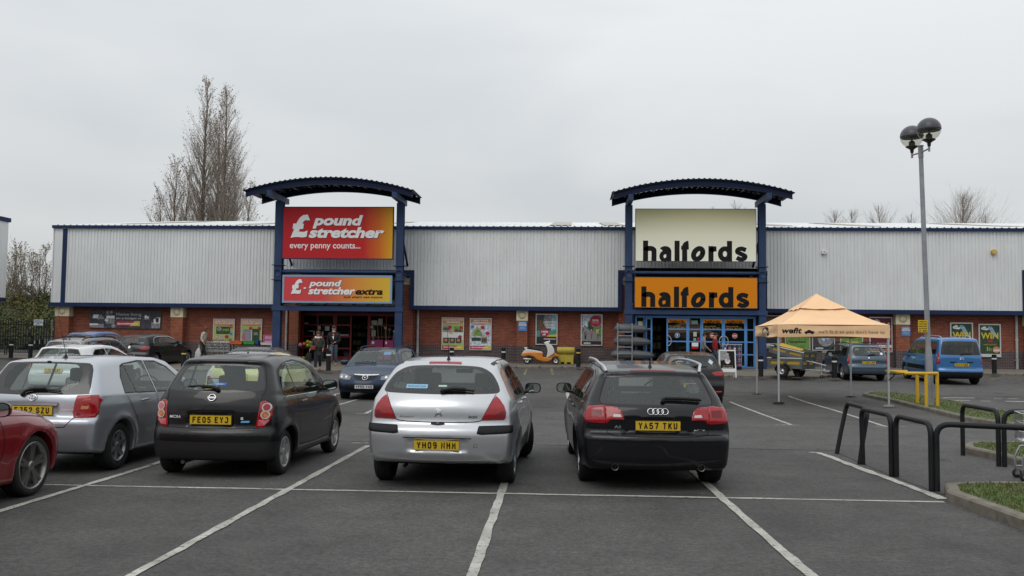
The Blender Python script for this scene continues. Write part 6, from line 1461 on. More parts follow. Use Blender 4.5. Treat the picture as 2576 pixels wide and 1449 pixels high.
# ---------------------------------------------------------------- black estate
def black_estate():
 BK = cpaint('black_estate_paint', (0.005, 0.005, 0.007), 0.0, 0.3, 0.008)
 sp = dict(L=4.75, W=1.85, H=1.46, rw=0.325, rim=0.235, axles=(0.93, 3.62), paint=BK, kr=0.17, kf=0.32, kz=0.05, rad=0.085, blur=3, flare=0.016, shoulder=0.012,
  side=[(0.12, .24), (0.04, .27), (0.0, .38), (-0.005, .55), (0.0, .63), (0.03, .655), (0.07, .665), (0.085, .70), (0.085, .84), (0.10, .88), (0.13, .965), (0.17, 1.01), (0.36, 1.20), (0.50, 1.335), (0.48, 1.375), (0.62, 1.405), (1.1, 1.45), (2.0, 1.475), (2.7, 1.45), (3.0, 1.38), (3.45, 1.13), (3.7, .99), (4.1, .90), (4.5, .77), (4.68, .62), (4.74, .45), (4.66, .25), (4.0, .20), (0.8, .20)],
  plan=[(-.1, .81), (0, .815), (.25, .865), (.6, .905), (1.0, .92), (2.0, .925), (3.7, .92), (4.4, .85), (4.8, .74)],
  belt=[(0, .99), (.8, .985), (2.0, .96), (3.5, .92), (4.75, .8)], roofw=[(0, .52), (.5, .575), (1.0, .60), (2.6, .60), (3.4, .60), (4.75, .6)],
  low=[(0, .92), (.3, .965), (.5, .99), (.7, 1.0), (.88, .975), (1.0, .935)], cuts=[(-.40, .40, -.2, .105, .675, .845)])
 c = Car(sp, 'parked_car', 'large black estate car with silver roof rails, four rings badge and plate YA57 TKU', 'cars parked in the bays', res=0.025)
 G = full([(0, 1.325), (.4, 1.32), (.545, 1.305), (.60, 1.20), (.66, 1.06), (.655, 1.02), (.6, 1.005), (0, 1.0)])
 Gi = full([(0, 1.305), (.38, 1.30), (.485, 1.28), (.54, 1.17), (.575, 1.08), (.56, 1.04), (.5, 1.032), (0, 1.03)])
 c.patch(sm(G), 'r', 'rear_window', SEAL, 0, inner=[(sm(Gi), 'glass', CGLASS)])
 for sg in (1, -1):
  S = lambda P: [(sg*a, b) for a, b in P]
  o = c.patch(S([(.62, .985), (.80, .965), (.845, .92), (.86, .86), (.84, .80), (.62, .795)]), 'r', 'tail_lamp', LRED, .008, nmin=0.0)
  c.patch(S([(.61, .975), (.47, .965), (.425, .93), (.40, .85), (.41, .84), (.56, .84), (.595, .80), (.61, .80)]), 'r', 'tail_lamp', LRED, .008, nmin=.02)
  mb = MB(); q = [c.on(sg*a, b, 'r', .012) for a, b in ((.42, .853), (.52, .853), (.51, .885), (.43, .88))]; mb.add(q, [(0, 1, 2, 3)], LWHT); mb.build('reversing_lamp', o, fix=False) if o else None
  mb = MB(); q = [c.on(sg*a, b, 'r', .0115) for a, b in ((.64, .86), (.76, .85), (.76, .93), (.64, .93))]; mb.add(q, [(0, 1, 2, 3)], LRED2); mb.build('lens', o, fix=False)
 ws = full([(0, 1.385), (.45, 1.36), (.54, 1.33), (.72, 1.03), (.72, 1.0), (0, 1.01)]); c.patch(ws, 'f', 'windscreen', SEAL, 0, inner=[(full([(0, 1.36), (.43, 1.335), (.49, 1.31), (.66, 1.05), (0, 1.045)]), 'glass', CGLASS)])
 side_windows(c, [[(.72, 1.02), (.86, 1.20), (1.0, 1.30), (1.35, 1.335), (1.42, .99)], [(1.47, .99), (1.41, 1.34), (2.2, 1.35), (2.25, .975)], [(2.30, .975), (2.25, 1.35), (2.6, 1.335), (2.85, 1.27), (3.15, 1.09), (3.3, .96)]])
 mb = MB()
 c.seam(mb, [(-.62, .80), (-.60, .72), (-.55, .655), (-.3, .64), (.3, .64), (.55, .655), (.60, .72), (.62, .80)], 'r', .009)
 for sg in (-1, 1): c.seam(mb, [(sg*.615, .98), (sg*.665, 1.03), (sg*.62, 1.20), (sg*.56, 1.34)], 'r', .007)
 c.seam(mb, [(-.57, .445), (0, .435), (.57, .445)], 'r', .008, n=2)
 for ax in ('R', 'L'):
  c.seam(mb, [(1.45, .96), (1.38, .7), (1.40, .34)], ax, .008); c.seam(mb, [(2.30, .96), (2.32, .6), (2.30, .32)], ax, .008); c.seam(mb, [(3.2, .93), (3.2, .6), (3.1, .32)], ax, .008)
 mb.build('panel_gaps', c.root, fix=False)
 ch = MB()
 for ax in ('R', 'L'): c.seam(ch, [(.66, .99), (.70, 1.08), (.82, 1.23), (1.0, 1.335), (1.5, 1.375), (2.3, 1.375), (2.7, 1.34), (3.1, 1.13), (3.38, .965)], ax, .018, .006, CHROME); c.seam(ch, [(.66, .99), (1.4, .965), (2.3, .95), (3.38, .935)], ax, .016, .006, CHROME)
 ch.build('window_trim', c.root, fix=False)
 for sg in (-1, 1):
  rl = MB(); P = [c.on(sg*.565, .58, 't', .0)+Vector((0, -.03, .0)), c.on(sg*.575, .66, 't', .05)]+[c.on(sg*.59, y, 't', .075) for y in (.85, 1.4, 2.0, 2.5)]+[c.on(sg*.58, 2.75, 't', .04), c.on(sg*.57, 2.85, 't', .0)]
  rl.tube(catmull([tuple(p) for p in P], 4), .020, mat('satin_rail', (.50, .51, .53), .3, .8), 8); rl.build('roof_rail', c.root)
 c.patch([(-.27, .53), (.27, .53), (.27, .585), (-.27, .585)], 't', 'brake_lamp', LRED2, .006)
 c.plate('YA57 TKU', 0, .76, 'r'); b = MB()
 for x in (-.0825, -.0275, .0275, .0825):
  ring = [c.on(x+cos(a)*.037, .92+sin(a)*.034, 'r', .010) for a in [2*pi*i/22 for i in range(22)]]; b.tube(ring, .005, CHROME, 6, closed=True)
 c.text(b, 'A6', -.505, -.425, .722, .76, 'r', CHROME, bold=.02); c.text(b, '2.7 TDI', .42, .56, .705, .725, 'r', CHROME, bold=.03); b.build('badge', c.root, fix=False)
 wiper(c, [(.09, 1.045), (.3, 1.045), (.52, 1.035)], arm=[(.07, 1.03), (.09, 1.05), (.3, 1.045), (.5, 1.035)], r=.012)
 aerial(c, .80, .045, 0, .012, .04); c.mirror_set(3.10, .98, BK); c.wheels('5d', .235); c.interior(2.45, 1.50, 1.0, yb=.55)
 handles(c, (1.52, 2.47), .877, BK, .013, .19)
 for x in (-.50, .50): e = MB(); e.lathe([(.042, -.0), (.038, -.0), (.034, .15)], (x, .06, .285), 'y', mat('sooty_chrome', (.16, .15, .14), .3, .8), 16); e.build('exhaust', c.root)
 c.done(); return c
# ---------------------------------------------------------------- older silver hatchback (left)
def silver_old():
 SL = cpaint('bluish_silver_paint', (0.42, 0.44, 0.48), 0.7, 0.34, 0.09)
 sp = dict(L=4.10, W=1.71, H=1.475, rw=0.305, rim=0.19, axles=(0.72, 3.28), paint=SL, kr=0.15, kf=0.34, kz=0.05, rad=0.075, blur=3, flare=0.014,
  side=[(0.12, .27), (0.05, .29), (0.01, .38), (0.0, .50), (0.0, .66), (0.02, .70), (0.06, .715), (0.07, .76), (0.075, .93), (0.10, 1.0), (0.20, 1.13), (0.36, 1.33), (0.42, 1.405), (0.6, 1.425), (1.1, 1.455), (1.6, 1.46), (2.1, 1.44), (2.4, 1.39), (2.85, 1.16), (3.12, .99), (3.5, .92), (3.85, .80), (4.02, .66), (4.09, .48), (4.0, .26), (3.5, .2), (0.6, .20)],
  plan=[(-.1, .76), (0, .77), (.25, .81), (.6, .845), (1.0, .855), (3.0, .855), (3.6, .82), (4.1, .72)],
  belt=[(0, .98), (.8, .97), (2.0, .94), (3.2, .88), (4.1, .78)], roofw=[(0, .53), (.5, .565), (1.0, .58), (2.2, .58), (3.0, .57), (4.1, .55)],
  low=[(0, .93), (.3, .965), (.5, .99), (.7, 1.0), (.88, .985), (1.0, .955)], cuts=[(-.31, .31, -.2, .086, .735, .86)])
 ST = mat('silver_trim', (.34, .36, .39), .35, .6)
 c = Car(sp, 'parked_car', 'older silver hatchback with tall red and amber tail lamps and plate FJ52 SZU', 'cars parked in the bays', res=0.026)
 G = full([(0, 1.395), (.40, 1.385), (.565, 1.355), (.64, 1.15), (.665, 1.02), (.645, 1.0), (.3, .99), (0, .985)])
 Gi = full([(0, 1.37), (.35, 1.362), (.44, 1.34), (.50, 1.22), (.47, 1.10), (.36, 1.05), (.2, 1.035), (0, 1.03)])
 c.patch(sm(G), 'r', 'rear_window', SEAL, 0, inner=[(sm(Gi), 'glass', CGLASS)])
 for sg in (1, -1):
  S = lambda P: [(sg*a, b) for a, b in P]
  o = c.patch(S([(.545, .985), (.76, .99), (.79, .93), (.79, .76), (.775, .725), (.54, .72), (.525, .80)]), 'r', 'tail_lamp', LRED, .010, nmin=-.05)
  mb = MB(); q = [c.on(sg*a, b, 'r', .014) for a, b in ((.60, .82), (.69, .82), (.705, .94), (.625, .94))]; mb.add(q, [(0, 1, 2, 3)], LAMB)
  q = [c.on(sg*a, b, 'r', .014) for a, b in ((.56, .74), (.77, .74), (.77, .775), (.555, .775))]; mb.add(q, [(0, 1, 2, 3)], LRED2); mb.build('lens', o, fix=False)
 ws = full([(0, 1.41), (.42, 1.385), (.51, 1.35), (.66, 1.02), (.65, .99), (0, 1.0)]); c.patch(ws, 'f', 'windscreen', SEAL, 0, inner=[(full([(0, 1.385), (.40, 1.36), (.46, 1.33), (.60, 1.04), (0, 1.035)]), 'glass', CGLASS)])
 side_windows(c, [[(.83, .99), (.88, 1.18), (.98, 1.32), (1.05, 1.345), (1.12, .985)], [(1.14, .985), (1.07, 1.35), (1.5, 1.375), (1.62, 1.375), (1.68, .965)], [(1.74, .965), (1.68, 1.375), (2.0, 1.36), (2.3, 1.27), (2.68, 1.02), (2.70, .935)]], border=.025)
 mb = MB(); c.seam(mb, [(-.54, .72), (-.46, .62), (-.40, .60), (0, .595), (.40, .60), (.46, .62), (.54, .72)], 'r', .009)
 for ax in ('R', 'L'):
  c.seam(mb, [(1.70, .94), (1.70, .6), (1.68, .30)], ax, .008); c.seam(mb, [(.86, .95), (1.0, .75), (1.14, .55), (1.16, .3)], ax, .008); c.seam(mb, [(2.66, .92), (2.62, .6), (2.60, .3)], ax, .008); c.seam(mb, [(1.16, .29), (2.6, .29)], ax, .02, .004, ST, n=2)
 mb.build('panel_gaps', c.root, fix=False)
 md = MB()
 for ax in ('R', 'L'): c.seam(md, [(1.22, .545), (1.66, .55)], ax, .045, .012, ST, n=2); c.seam(md, [(1.74, .55), (2.55, .545)], ax, .045, .012, ST, n=2)
 md.build('side_moulding', c.root, fix=False)
 c.plate('FJ52 SZU', .0, .80, 'r'); b = MB()
 g2 = [c.on(a, z, 'r', .02) for a, z in rr(-.33, .33, .865, .90, .017)]; b.add(g2, [tuple(range(len(g2)))], SL)
 for rx, rz, cz_ in ((.052, .036, .955), (.022, .033, .955), (.045, .014, .968)):
  ring = [c.on(cos(a)*rx, cz_+sin(a)*rz, 'r', .012) for a in [2*pi*i/20 for i in range(20)]]; b.tube(ring, .005, CHROME, 5, closed=True)
 c.text(b, 'COROLLA', .375, .52, .80, .82, 'r', CHROME, bold=.03, shear=.2); b.build('badge', c.root, fix=False)
 wiper(c, [(-.06, 1.03), (.12, 1.04), (.34, 1.02)], arm=[(-.13, .985), (-.10, 1.02), (.0, 1.045), (.14, 1.045)], r=.011)
 aerial(c, .78, .55, -.22, .0035, .05); n_ = MB(); n_.box(-.022, .022, .395, .42, 1.385, 1.405, BLACK, .004); n_.build('washer_jet', c.root)
 c.mirror_set(2.55, .97, SL); c.wheels('6t', .19, rimm=mat('grey_alloy', (.28, .29, .30), .35, .8)); c.interior(1.95, .95, .98)
 handles(c, (1.24, 2.06), .862, ST, .014, .18); c.done(); return c
def place(c, x, y, heading=0.0, dz=0.0):
 """rear-bumper centre at x,y; heading in degrees clockwise from +Y"""
 a = radians(-heading); c.root.rotation_euler = (0, 0, a)
 z0 = gz(y+0.7*cos(a)); z1 = gz(y+3.3*cos(a)); c.root.location = (x, y, z0-(z1-z0)*0.27+dz); c.root.rotation_euler.x = atan2(z1-z0, 2.6)
place(silver_hatch(), -1.55, 10.52, 0.8)
place(black_small(), -4.42, 10.95, 0.8)
place(black_estate(), 1.01, 10.72, -3.0)
place(silver_old(), -6.70, 10.95, 0.6)
# ---------------------------------------------------------------- the other cars
def generic(name, label, paint_m, L=4.25, W=1.76, H=1.47, kind='hatch', group='cars parked in the bays', plate=None, res=0.036, glassm=None, rw=0.31, wheel='5', rim=0.20, lamp=None, lampm=None, belt=0.98, badge=None, rails=False, third=True, bumper=None, aer=None, front=None, mirrors=True, trimm=None, inside=True, plate_z=0.72, wsw=None, spoiler=0.0, rimm=None, fplate=None, wip=True, plate_r=True, rearlow=None):
 B = H-1.47
 if kind == 'hatch':
  side = [(0.12, .27), (0.04, .30), (0.0, .40), (0.0, .62), (0.04, .68), (0.07, .72), (0.08, .86), (0.13, belt), (0.30, 1.20+B), (0.44-spoiler, 1.36+B), (0.46-spoiler, 1.405+B), (0.62, 1.43+B), (1.1, 1.47+B), (1.7, 1.475+B), (2.2, 1.44+B), (2.5, 1.37+B), (2.95, 1.14+B*.5), (3.2, 1.0)]
  y0 = 0.0; ax = (0.78, L-0.86); fw = 3.2
 elif kind == 'estate':
  side = [(0.12, .27), (0.04, .30), (0.0, .40), (0.0, .58), (0.04, .64), (0.07, .68), (0.07, .86), (0.10, belt-.02), (0.20, 1.12+B), (0.34, 1.33+B), (0.36, 1.385+B), (0.55, 1.42+B), (1.2, 1.465+B), (2.1, 1.475+B), (2.6, 1.44+B), (2.9, 1.37+B), (3.35, 1.14+B*.5), (3.6, 1.0)]
  ax = (0.92, L-0.9); fw = 3.6
 elif kind == 'van':
  side = [(0.10, .27), (0.03, .30), (0.0, .40), (0.0, .56), (0.03, .60), (0.05, .64), (0.05, 1.05), (0.09, 1.25), (0.17, 1.55), (0.22, H-.12), (0.24, H-.05), (0.5, H-.01), (1.4, H), (2.3, H-.03), (2.7, H-.13), (3.2, H-.42), (3.55, 1.16)]
  ax = (0.78, L-0.86); fw = 3.55
 elif kind == 'saloon':
  side = [(0.12, .27), (0.04, .30), (0.0, .40), (0.0, .7), (0.03, .95), (0.10, 1.02), (0.45, 1.04), (0.85, 1.2), (1.25, 1.36+B), (1.8, 1.45+B), (2.4, 1.455+B), (2.75, 1.40+B), (3.15, 1.16+B*.5), (3.5, .99)]
  ax = (0.98, L-0.84); fw = 3.5
 hz = side[-1][1]
 side = side+[(fw+.25, hz-.06), (L-.55, hz-.16), (L-.22, hz-.27), (L-.06, .60), (L-.01, .50), (L, .40), (L-.08, .25), (L-.7, .2), (0.7, .2)]
 k = W/2; rwid = {'hatch': .66, 'estate': .67, 'van': .80, 'saloon': .64}[kind]
 sp = dict(L=L, W=W, H=H, rw=rw, rim=rim, axles=ax, paint=paint_m, side=side, kr=.16, kf=.34, kz=.05, rad=.08, blur=3, flare=.014, shoulder=.008,
  plan=[(-.1, k*.90), (0, k*.905), (.25, k*.95), (.6, k*.985), (1.0, k), (L-1.2, k), (L-.6, k*.96), (L, k*.83)], belt=[(0, belt), (.8, belt), (fw, belt-.05), (L, .8)],
  roofw=[(0, k*(rwid-.06)), (.5, k*(rwid-.02)), (1.0, k*rwid), (L, k*rwid)], low=[(0, .92), (.3, .965), (.5, .99), (.7, 1.0), (.88, .98), (1.0, .945)])
 c = Car(sp, name, label, group, res=res); gm = glassm or CGLASS
 zt = {'hatch': 1.375+B, 'estate': 1.36+B, 'van': H-.14, 'saloon': 1.34+B}[kind]; zb = {'hatch': belt+.035, 'estate': belt+.03, 'van': 1.14, 'saloon': 1.07}[kind]
 xt, xb = (k*.60, k*.745) if kind != 'van' else (k*.70, k*.80)
 G = full([(0, zt), (xt*.7, zt-.005), (xt, zt-.03), ((xt+xb)/2+.01, (zt+zb)/2), (xb, zb+.04), (xb-.03, zb+.005), (xb*.6, zb-.005), (0, zb-.008)])
 s_ = .86; Gi = [(a*s_, (b-(zt+zb)/2)*.80+(zt+zb)/2) for a, b in G]
 c.patch(G, 'r', 'rear_window', SEAL, 0, inner=[(Gi, 'glass', gm)])
 wz0 = hz+.045; wt = {'hatch': 1.395+B, 'estate': 1.40+B, 'van': H-.12, 'saloon': 1.40+B}[kind]; xw = k*(rwid-.05)
 ws = full([(0, wt), (xw*.8, wt-.015), (xw, wt-.05), (k*.80, wz0+.03), (k*.78, wz0), (0, wz0+.012)])
 wi = [(a*.93, (b-(wt+wz0)/2)*.90+(wt+wz0)/2) for a, b in ws]
 c.patch(ws, 'f', 'windscreen', SEAL, 0, inner=[(wi, 'glass', CGLASS)])
 sb = belt-.005; st = {'hatch': 1.345+B, 'estate': 1.345+B, 'van': H-.22, 'saloon': 1.34+B}[kind]
 if kind == 'hatch': W_ = [[(.72, sb+.03), (.85, st-.14), (1.05, st-.03), (1.58, st), (1.62, sb)], [(1.68, sb), (1.64, st), (2.1, st-.02), (2.4, st-.1), (2.85, sb+.06), (2.88, sb-.02)]]
 elif kind == 'estate': W_ = [[(.50, sb+.03), (.62, st-.12), (.75, st-.02), (1.25, st), (1.3, sb)], [(1.36, sb), (1.31, st), (2.1, st), (2.15, sb)], [(2.21, sb), (2.17, st), (2.6, st-.03), (2.85, st-.12), (3.22, sb+.06), (3.25, sb-.02)]]
 elif kind == 'van': W_ = [rr(.45, 1.25, 1.16, st, .08), rr(1.42, 2.2, 1.14, st, .08), [(2.30, 1.12), (2.30, st), (2.55, st-.03), (2.9, st-.22), (3.25, 1.14), (3.22, 1.10)]]
 else: W_ = [[(1.05, 1.05), (1.25, st-.1), (1.5, st-.02), (1.85, st), (1.9, .98)], [(1.96, .98), (1.92, st), (2.3, st-.01), (2.65, st-.12), (3.05, 1.04), (3.1, .97)]]
 side_windows(c, W_, gm if kind != 'van' else CGLASS, border=.02)
 lm = lampm or LRED
 if lamp:
  for sg in (1, -1):
   P = [(sg*a, b) for a, b in lamp[0]]; o = c.patch(P, 'r', 'tail_lamp', lm, .008, nmin=-.05)
   for (pp, m) in lamp[1:]:
    if o: q = MB(); q.add([c.on(sg*a, b, 'r', .013) for a, b in pp], [tuple(range(len(pp)))], m); q.build('lens', o, fix=False)
 mb = MB()
 for ax_ in ('R', 'L'):
  yd = {'hatch': (1.65, 2.85), 'estate': (1.33, 2.18, 3.2), 'van': (1.35, 2.25, 3.2), 'saloon': (1.93, 3.05)}[kind]
  for y in yd: c.seam(mb, [(y, belt-.04), (y+.01, .6), (y-.02, .3)], ax_, .008)
 c.seam(mb, [(-k*.62, .64), (0, .63), (k*.62, .64)], 'r', .009)
 mb.build('panel_gaps', c.root, fix=False)
 if third: c.patch([(-.15, .50-spoiler), (.15, .50-spoiler), (.15, .545-spoiler), (-.15, .545-spoiler)], 't', 'brake_lamp', LRED2, .005) if kind != 'van' else None
 if bumper: c.band(.0, bumper, -.2, .55, 'rear_bumper', BLACKP, .0)
 if plate and plate_r: c.plate(plate, 0, plate_z, 'r')
 if wip: wiper(c, [(.0, zb+.035), (.2, zb+.045), (.38, zb+.03)], arm=[(0, zb+.01), (.1, zb+.04), (.25, zb+.045)], r=.01)
 if rails:
  for sg in (-1, 1):
   rl = MB(); y1 = fw-.75; P = [c.on(sg*k*.60, .55, 't', -.01), c.on(sg*k*.61, .66, 't', .045)]+[c.on(sg*k*.62, y, 't', .06) for y in (1.0, 1.6, y1-.3)]+[c.on(sg*k*.61, y1-.1, 't', .045), c.on(sg*k*.61, y1, 't', -.01)]
   rl.tube(catmull([tuple(p) for p in P], 4), .018, rails if rails is not True else BLACKP, 8); rl.build('roof_rail', c.root)
 if aer: aerial(c, aer[0], aer[1], -.1*aer[1]/.3, .0035, .04)
 if mirrors: c.mirror_set(fw-.52, belt+.0, None)
 c.wheels(wheel, .19, rimm=rimm)
 if inside: c.interior(fw-1.35, .95 if kind != 'saloon' else 1.35, belt, w=W*.39)
 handles(c, (1.35, 2.2) if kind != 'van' else (1.4, 2.35), belt-.11, c.mats[0])
 return c
GR = lambda z0, z1, x0, x1: [(x0, z1), (x1, z1-.02), (x1+.01, z0+.02), (x0+.02, z0)]
def badge_round(c, z, r, m, ax='r'):
 b = MB(); P = [c.on(cos(a)*r, z+sin(a)*r, ax, .012) for a in [2*pi*i/20 for i in range(20)]]; b.add(P, [tuple(range(20))], m); b.build('badge', c.root, fix=False)
def put(c, px, y, front=False, heading=0.0, pxy=900):
 x = onY(px, pxy, y).x
 if front:
  place(c, x, y+c.L, 180.0+heading); z0, z1 = gz(y+.8), gz(y+3.4); c.root.location.z = z0-(z1-z0)*.3; c.root.rotation_euler.x = -atan2(z1-z0, 2.6)
 else: place(c, x, y, heading)

# yellow hatchback seen over and through the small black one
YEL = cpaint('primrose_paint', (0.58, 0.54, 0.20), 0.0, .35, .03)
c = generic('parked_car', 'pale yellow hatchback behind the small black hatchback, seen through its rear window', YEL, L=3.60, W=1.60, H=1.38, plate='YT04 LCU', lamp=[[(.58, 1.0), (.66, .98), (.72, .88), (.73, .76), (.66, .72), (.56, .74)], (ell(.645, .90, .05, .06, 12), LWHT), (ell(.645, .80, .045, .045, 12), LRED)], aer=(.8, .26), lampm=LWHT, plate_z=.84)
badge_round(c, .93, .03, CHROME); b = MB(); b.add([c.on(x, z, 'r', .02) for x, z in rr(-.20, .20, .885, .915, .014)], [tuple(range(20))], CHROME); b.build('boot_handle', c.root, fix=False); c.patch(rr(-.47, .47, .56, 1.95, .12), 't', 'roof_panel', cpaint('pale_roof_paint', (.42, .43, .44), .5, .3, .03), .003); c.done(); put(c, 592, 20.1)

# dark car facing the camera behind it
def front_face(c, k, grille, hl, z_pl, plate, low=True, hlm=HLAMP):
 for sg in (1, -1):
  o = c.patch([(sg*a, b) for a, b in hl], 'f', 'headlamp', hlm, .004, nmin=-.05)
  if o:
   q = MB()
   cxm = sum(a for a, b in hl)/len(hl); czm = sum(b for a, b in hl)/len(hl)
   for d in (-.075, .075):
    P = [c.on(sg*(cxm+d)+cos(a)*.035, czm+sin(a)*.032, 'f', .008) for a in [2*pi*i/14 for i in range(14)]]; q.add(P, [tuple(range(14))], CHROME)
   q.build('lens', o, fix=False)
 c.patch(grille, 'f', 'grille', BLACKP, -.002, nmin=0)
 if low: c.patch(rr(-k*.62, k*.62, .27, .44, .05), 'f', 'lower_grille', BLACKP, -.002, nmin=0)
 if plate: c.plate(plate, 0, z_pl, 'f', yellow=False)
DGB = cpaint('dark_grey_blue_paint', (0.012, 0.014, 0.018), 0.2, .3, .02)
c = generic('parked_car', 'dark saloon facing the camera behind the pale yellow hatchback', DGB, L=4.45, W=1.76, H=1.46, kind='saloon', plate=None, third=False, aer=None, wip=False)
front_face(c, .88, [(-.35, .70), (.35, .70), (.30, .60), (-.30, .60)], [(.45, .72), (.74, .72), (.80, .64), (.62, .60), (.42, .62)], .42, 'YS02 NKP')
q = MB(); q.add([c.on(a, b, 'f', -.012) for a, b in ((-.52, 1.30), (-.44, 1.30), (-.44, 1.345), (-.52, 1.345))], [(0, 1, 2, 3)], mat('tax_disc', (.3, .5, .3), .6)); q.build('tax_disc', c.root, fix=False)
c.done(); put(c, 579, 24.6, True)

# blue estate facing the camera
BLU = cpaint('dark_blue_paint', (0.005, 0.02, 0.055), 0.1, .35, .008, .35)
c = generic('parked_car', 'dark blue estate facing the camera with chrome-topped grille and white plate YP55 YMO', BLU, L=4.65, W=1.78, H=1.47, kind='estate', rails=True, third=False, wheel='7t', rw=.315, wip=False, res=.03)
hl = [(.42, .69), (.60, .74), (.78, .76), (.84, .70), (.80, .63), (.60, .60), (.44, .60)]
front_face(c, .89, full([(0, .715), (.34, .725), (.32, .66), (.18, .595), (0, .575)]), hl, .42, 'YP55 YMO', low=False)
c.patch(full([(0, .745), (.345, .755), (.36, .735), (.2, .705), (.08, .672), (0, .66)]), 'f', 'chrome_bar', CHROME, .012, nmin=0, lip=.01)
c.patch(rr(-.60, .60, .30, .47, .06), 'f', 'lower_grille', BLACKP, -.003, nmin=0)
for sg in (1, -1): c.patch([(sg*a, b) for a, b in rr(.62, .78, .33, .45, .04)], 'f', 'fog_recess', BLACKP, -.003, nmin=0)
b = MB(); ring = [c.on(cos(a)*.075, .655+sin(a)*.06, 'f', .022) for a in [2*pi*i/24 for i in range(24)]]; b.tube(ring, .009, CHROME, 6, closed=True)
b.tube([c.on(x, z, 'f', .024) for x, z in ((-.065, .68), (-.03, .675), (0, .635), (.03, .675), (.065, .68))], .008, CHROME, 6); b.build('badge', c.root)
st = MB(); st.add([c.on(a, b_, 'f', -.010) for a, b_ in ((-.20, 1.285), (-.42, 1.285), (-.42, 1.36), (-.20, 1.36))], [(0, 1, 2, 3)], mat('sunstrip_blue', (.10, .25, .5), .6)); st.add([c.on(a, b_, 'f', -.010) for a, b_ in ((-.52, 1.30), (-.46, 1.335), (-.52, 1.37), (-.58, 1.335))], [(0, 1, 2, 3)], mat('sticker_yellow', (.5, .6, .08), .6)); st.build('sticker', c.root, fix=False)
wiper(c, [(.55, 1.035), (.1, 1.05), (-.1, 1.04)], 'f', .01); c.done(); put(c, 917, 25.2, True)

# black sporty hatchback behind the black estate
BK3 = cpaint('black_sport_paint', (0.006, 0.006, 0.007), 0.0, .3, .01)
c = generic('parked_car', 'black hatchback with curved tail lamps and a tax sticker, half hidden by the black estate', BK3, L=4.3, W=1.77, H=1.45, plate='YC08 BTD', lamp=[[(.50, .93), (.60, .955), (.75, .96), (.86, .93), (.87, .885), (.74, .85), (.58, .86)], ], aer=(.6, .10), belt=1.0, plate_z=.60, spoiler=.06)
b = MB(); b.add([c.on(x, z, 'r', .012) for x, z in rr(-.045, .045, .865, .945, .02)], [tuple(range(20))], CHROME); c.text(b, 'LEON', -.09, .12, .80, .825, 'r', CHROME, bold=.02); b.build('badge', c.root, fix=False)
q = MB(); q.add([c.on(a, z, 'r', .006) for a, z in ((.42, 1.20), (.50, 1.13), (.56, 1.20), (.47, 1.28))], [(0, 1, 2, 3)], mat('sticker_pastel', (.55, .62, .68), .6)); q.build('sticker', c.root, fix=False)
for sg in (1, -1): c.patch([(sg*a, z) for a, z in rr(.52, .74, .42, .45, .012)], 'r', 'reflector', LRED, .006, nmin=0)
c.done(); put(c, 1745, 24.3)

# white hatchback and grey estate behind the old silver car
WHT = cpaint('white_paint', (0.70, 0.71, 0.71), 0.0, .4, .05)
c = generic('parked_car', 'white hatchback with a roof spoiler and narrow red brake lamp, behind the old silver car', WHT, L=4.2, W=1.77, H=1.44, lamp=[[(.60, 1.16), (.66, 1.10), (.76, 1.0), (.84, .90), (.86, .82), (.72, .82), (.68, .95)]], spoiler=.10, belt=1.0, lampm=LPNK, plate='YJ07 XRE')
c.patch([(-.18, 1.367), (.18, 1.367), (.17, 1.395), (-.17, 1.395)], 'r', 'brake_lamp', LRED2, .004, nmin=-.2); c.done(); put(c, 133, 25.1)
GRE = cpaint('warm_grey_paint', (0.19, 0.185, 0.18), 0.6, .35, .08)
c = generic('parked_car', 'grey estate with black arched roof rails, beyond the white hatchback', GRE, L=4.5, W=1.80, H=1.54, kind='estate', rails=True, lamp=[[(.66, 1.0), (.76, .98), (.80, .86), (.78, .70), (.66, .70)]], aer=(.7, .30), plate='YK56 HDA'); c.done(); put(c, 147, 30.2)
BL2 = cpaint('mid_blue_paint', (0.018, 0.085, 0.30), 0.35, .3, .04)
c = generic('parked_car', 'bright blue hatchback parked by the brick wall at far left', BL2, L=4.1, W=1.72, H=1.60, lamp=[[(.64, 1.12), (.70, 1.08), (.74, .95), (.74, .84), (.62, .86)]], belt=1.0, plate='YD58 PWO'); c.done(); put(c, 188, 37.0)
DG = cpaint('charcoal_paint', (0.018, 0.019, 0.021), 0.3, .3, .015)
c = generic('parked_car', 'charcoal hatchback with a chrome window line and round boot badge, beside the blue one', DG, L=4.4, W=1.81, H=1.46, lamp=[[(.46, .90), (.62, .96), (.84, .97), (.87, .88), (.78, .82), (.56, .82)]], belt=1.0, plate='YG10 OZM', plate_z=.47, wheel='7d', rw=.33, rim=.23)
badge_round(c, .93, .06, CHROME); chm = MB()
for ax_ in ('R', 'L'): c.seam(chm, [(.66, 1.0), (.8, 1.24), (1.05, 1.355), (1.6, 1.375), (2.1, 1.355), (2.5, 1.25), (2.95, 1.02)], ax_, .03, .006, CHROME)
chm.build('window_trim', c.root, fix=False); c.done(); put(c, 322, 38.4, heading=5)

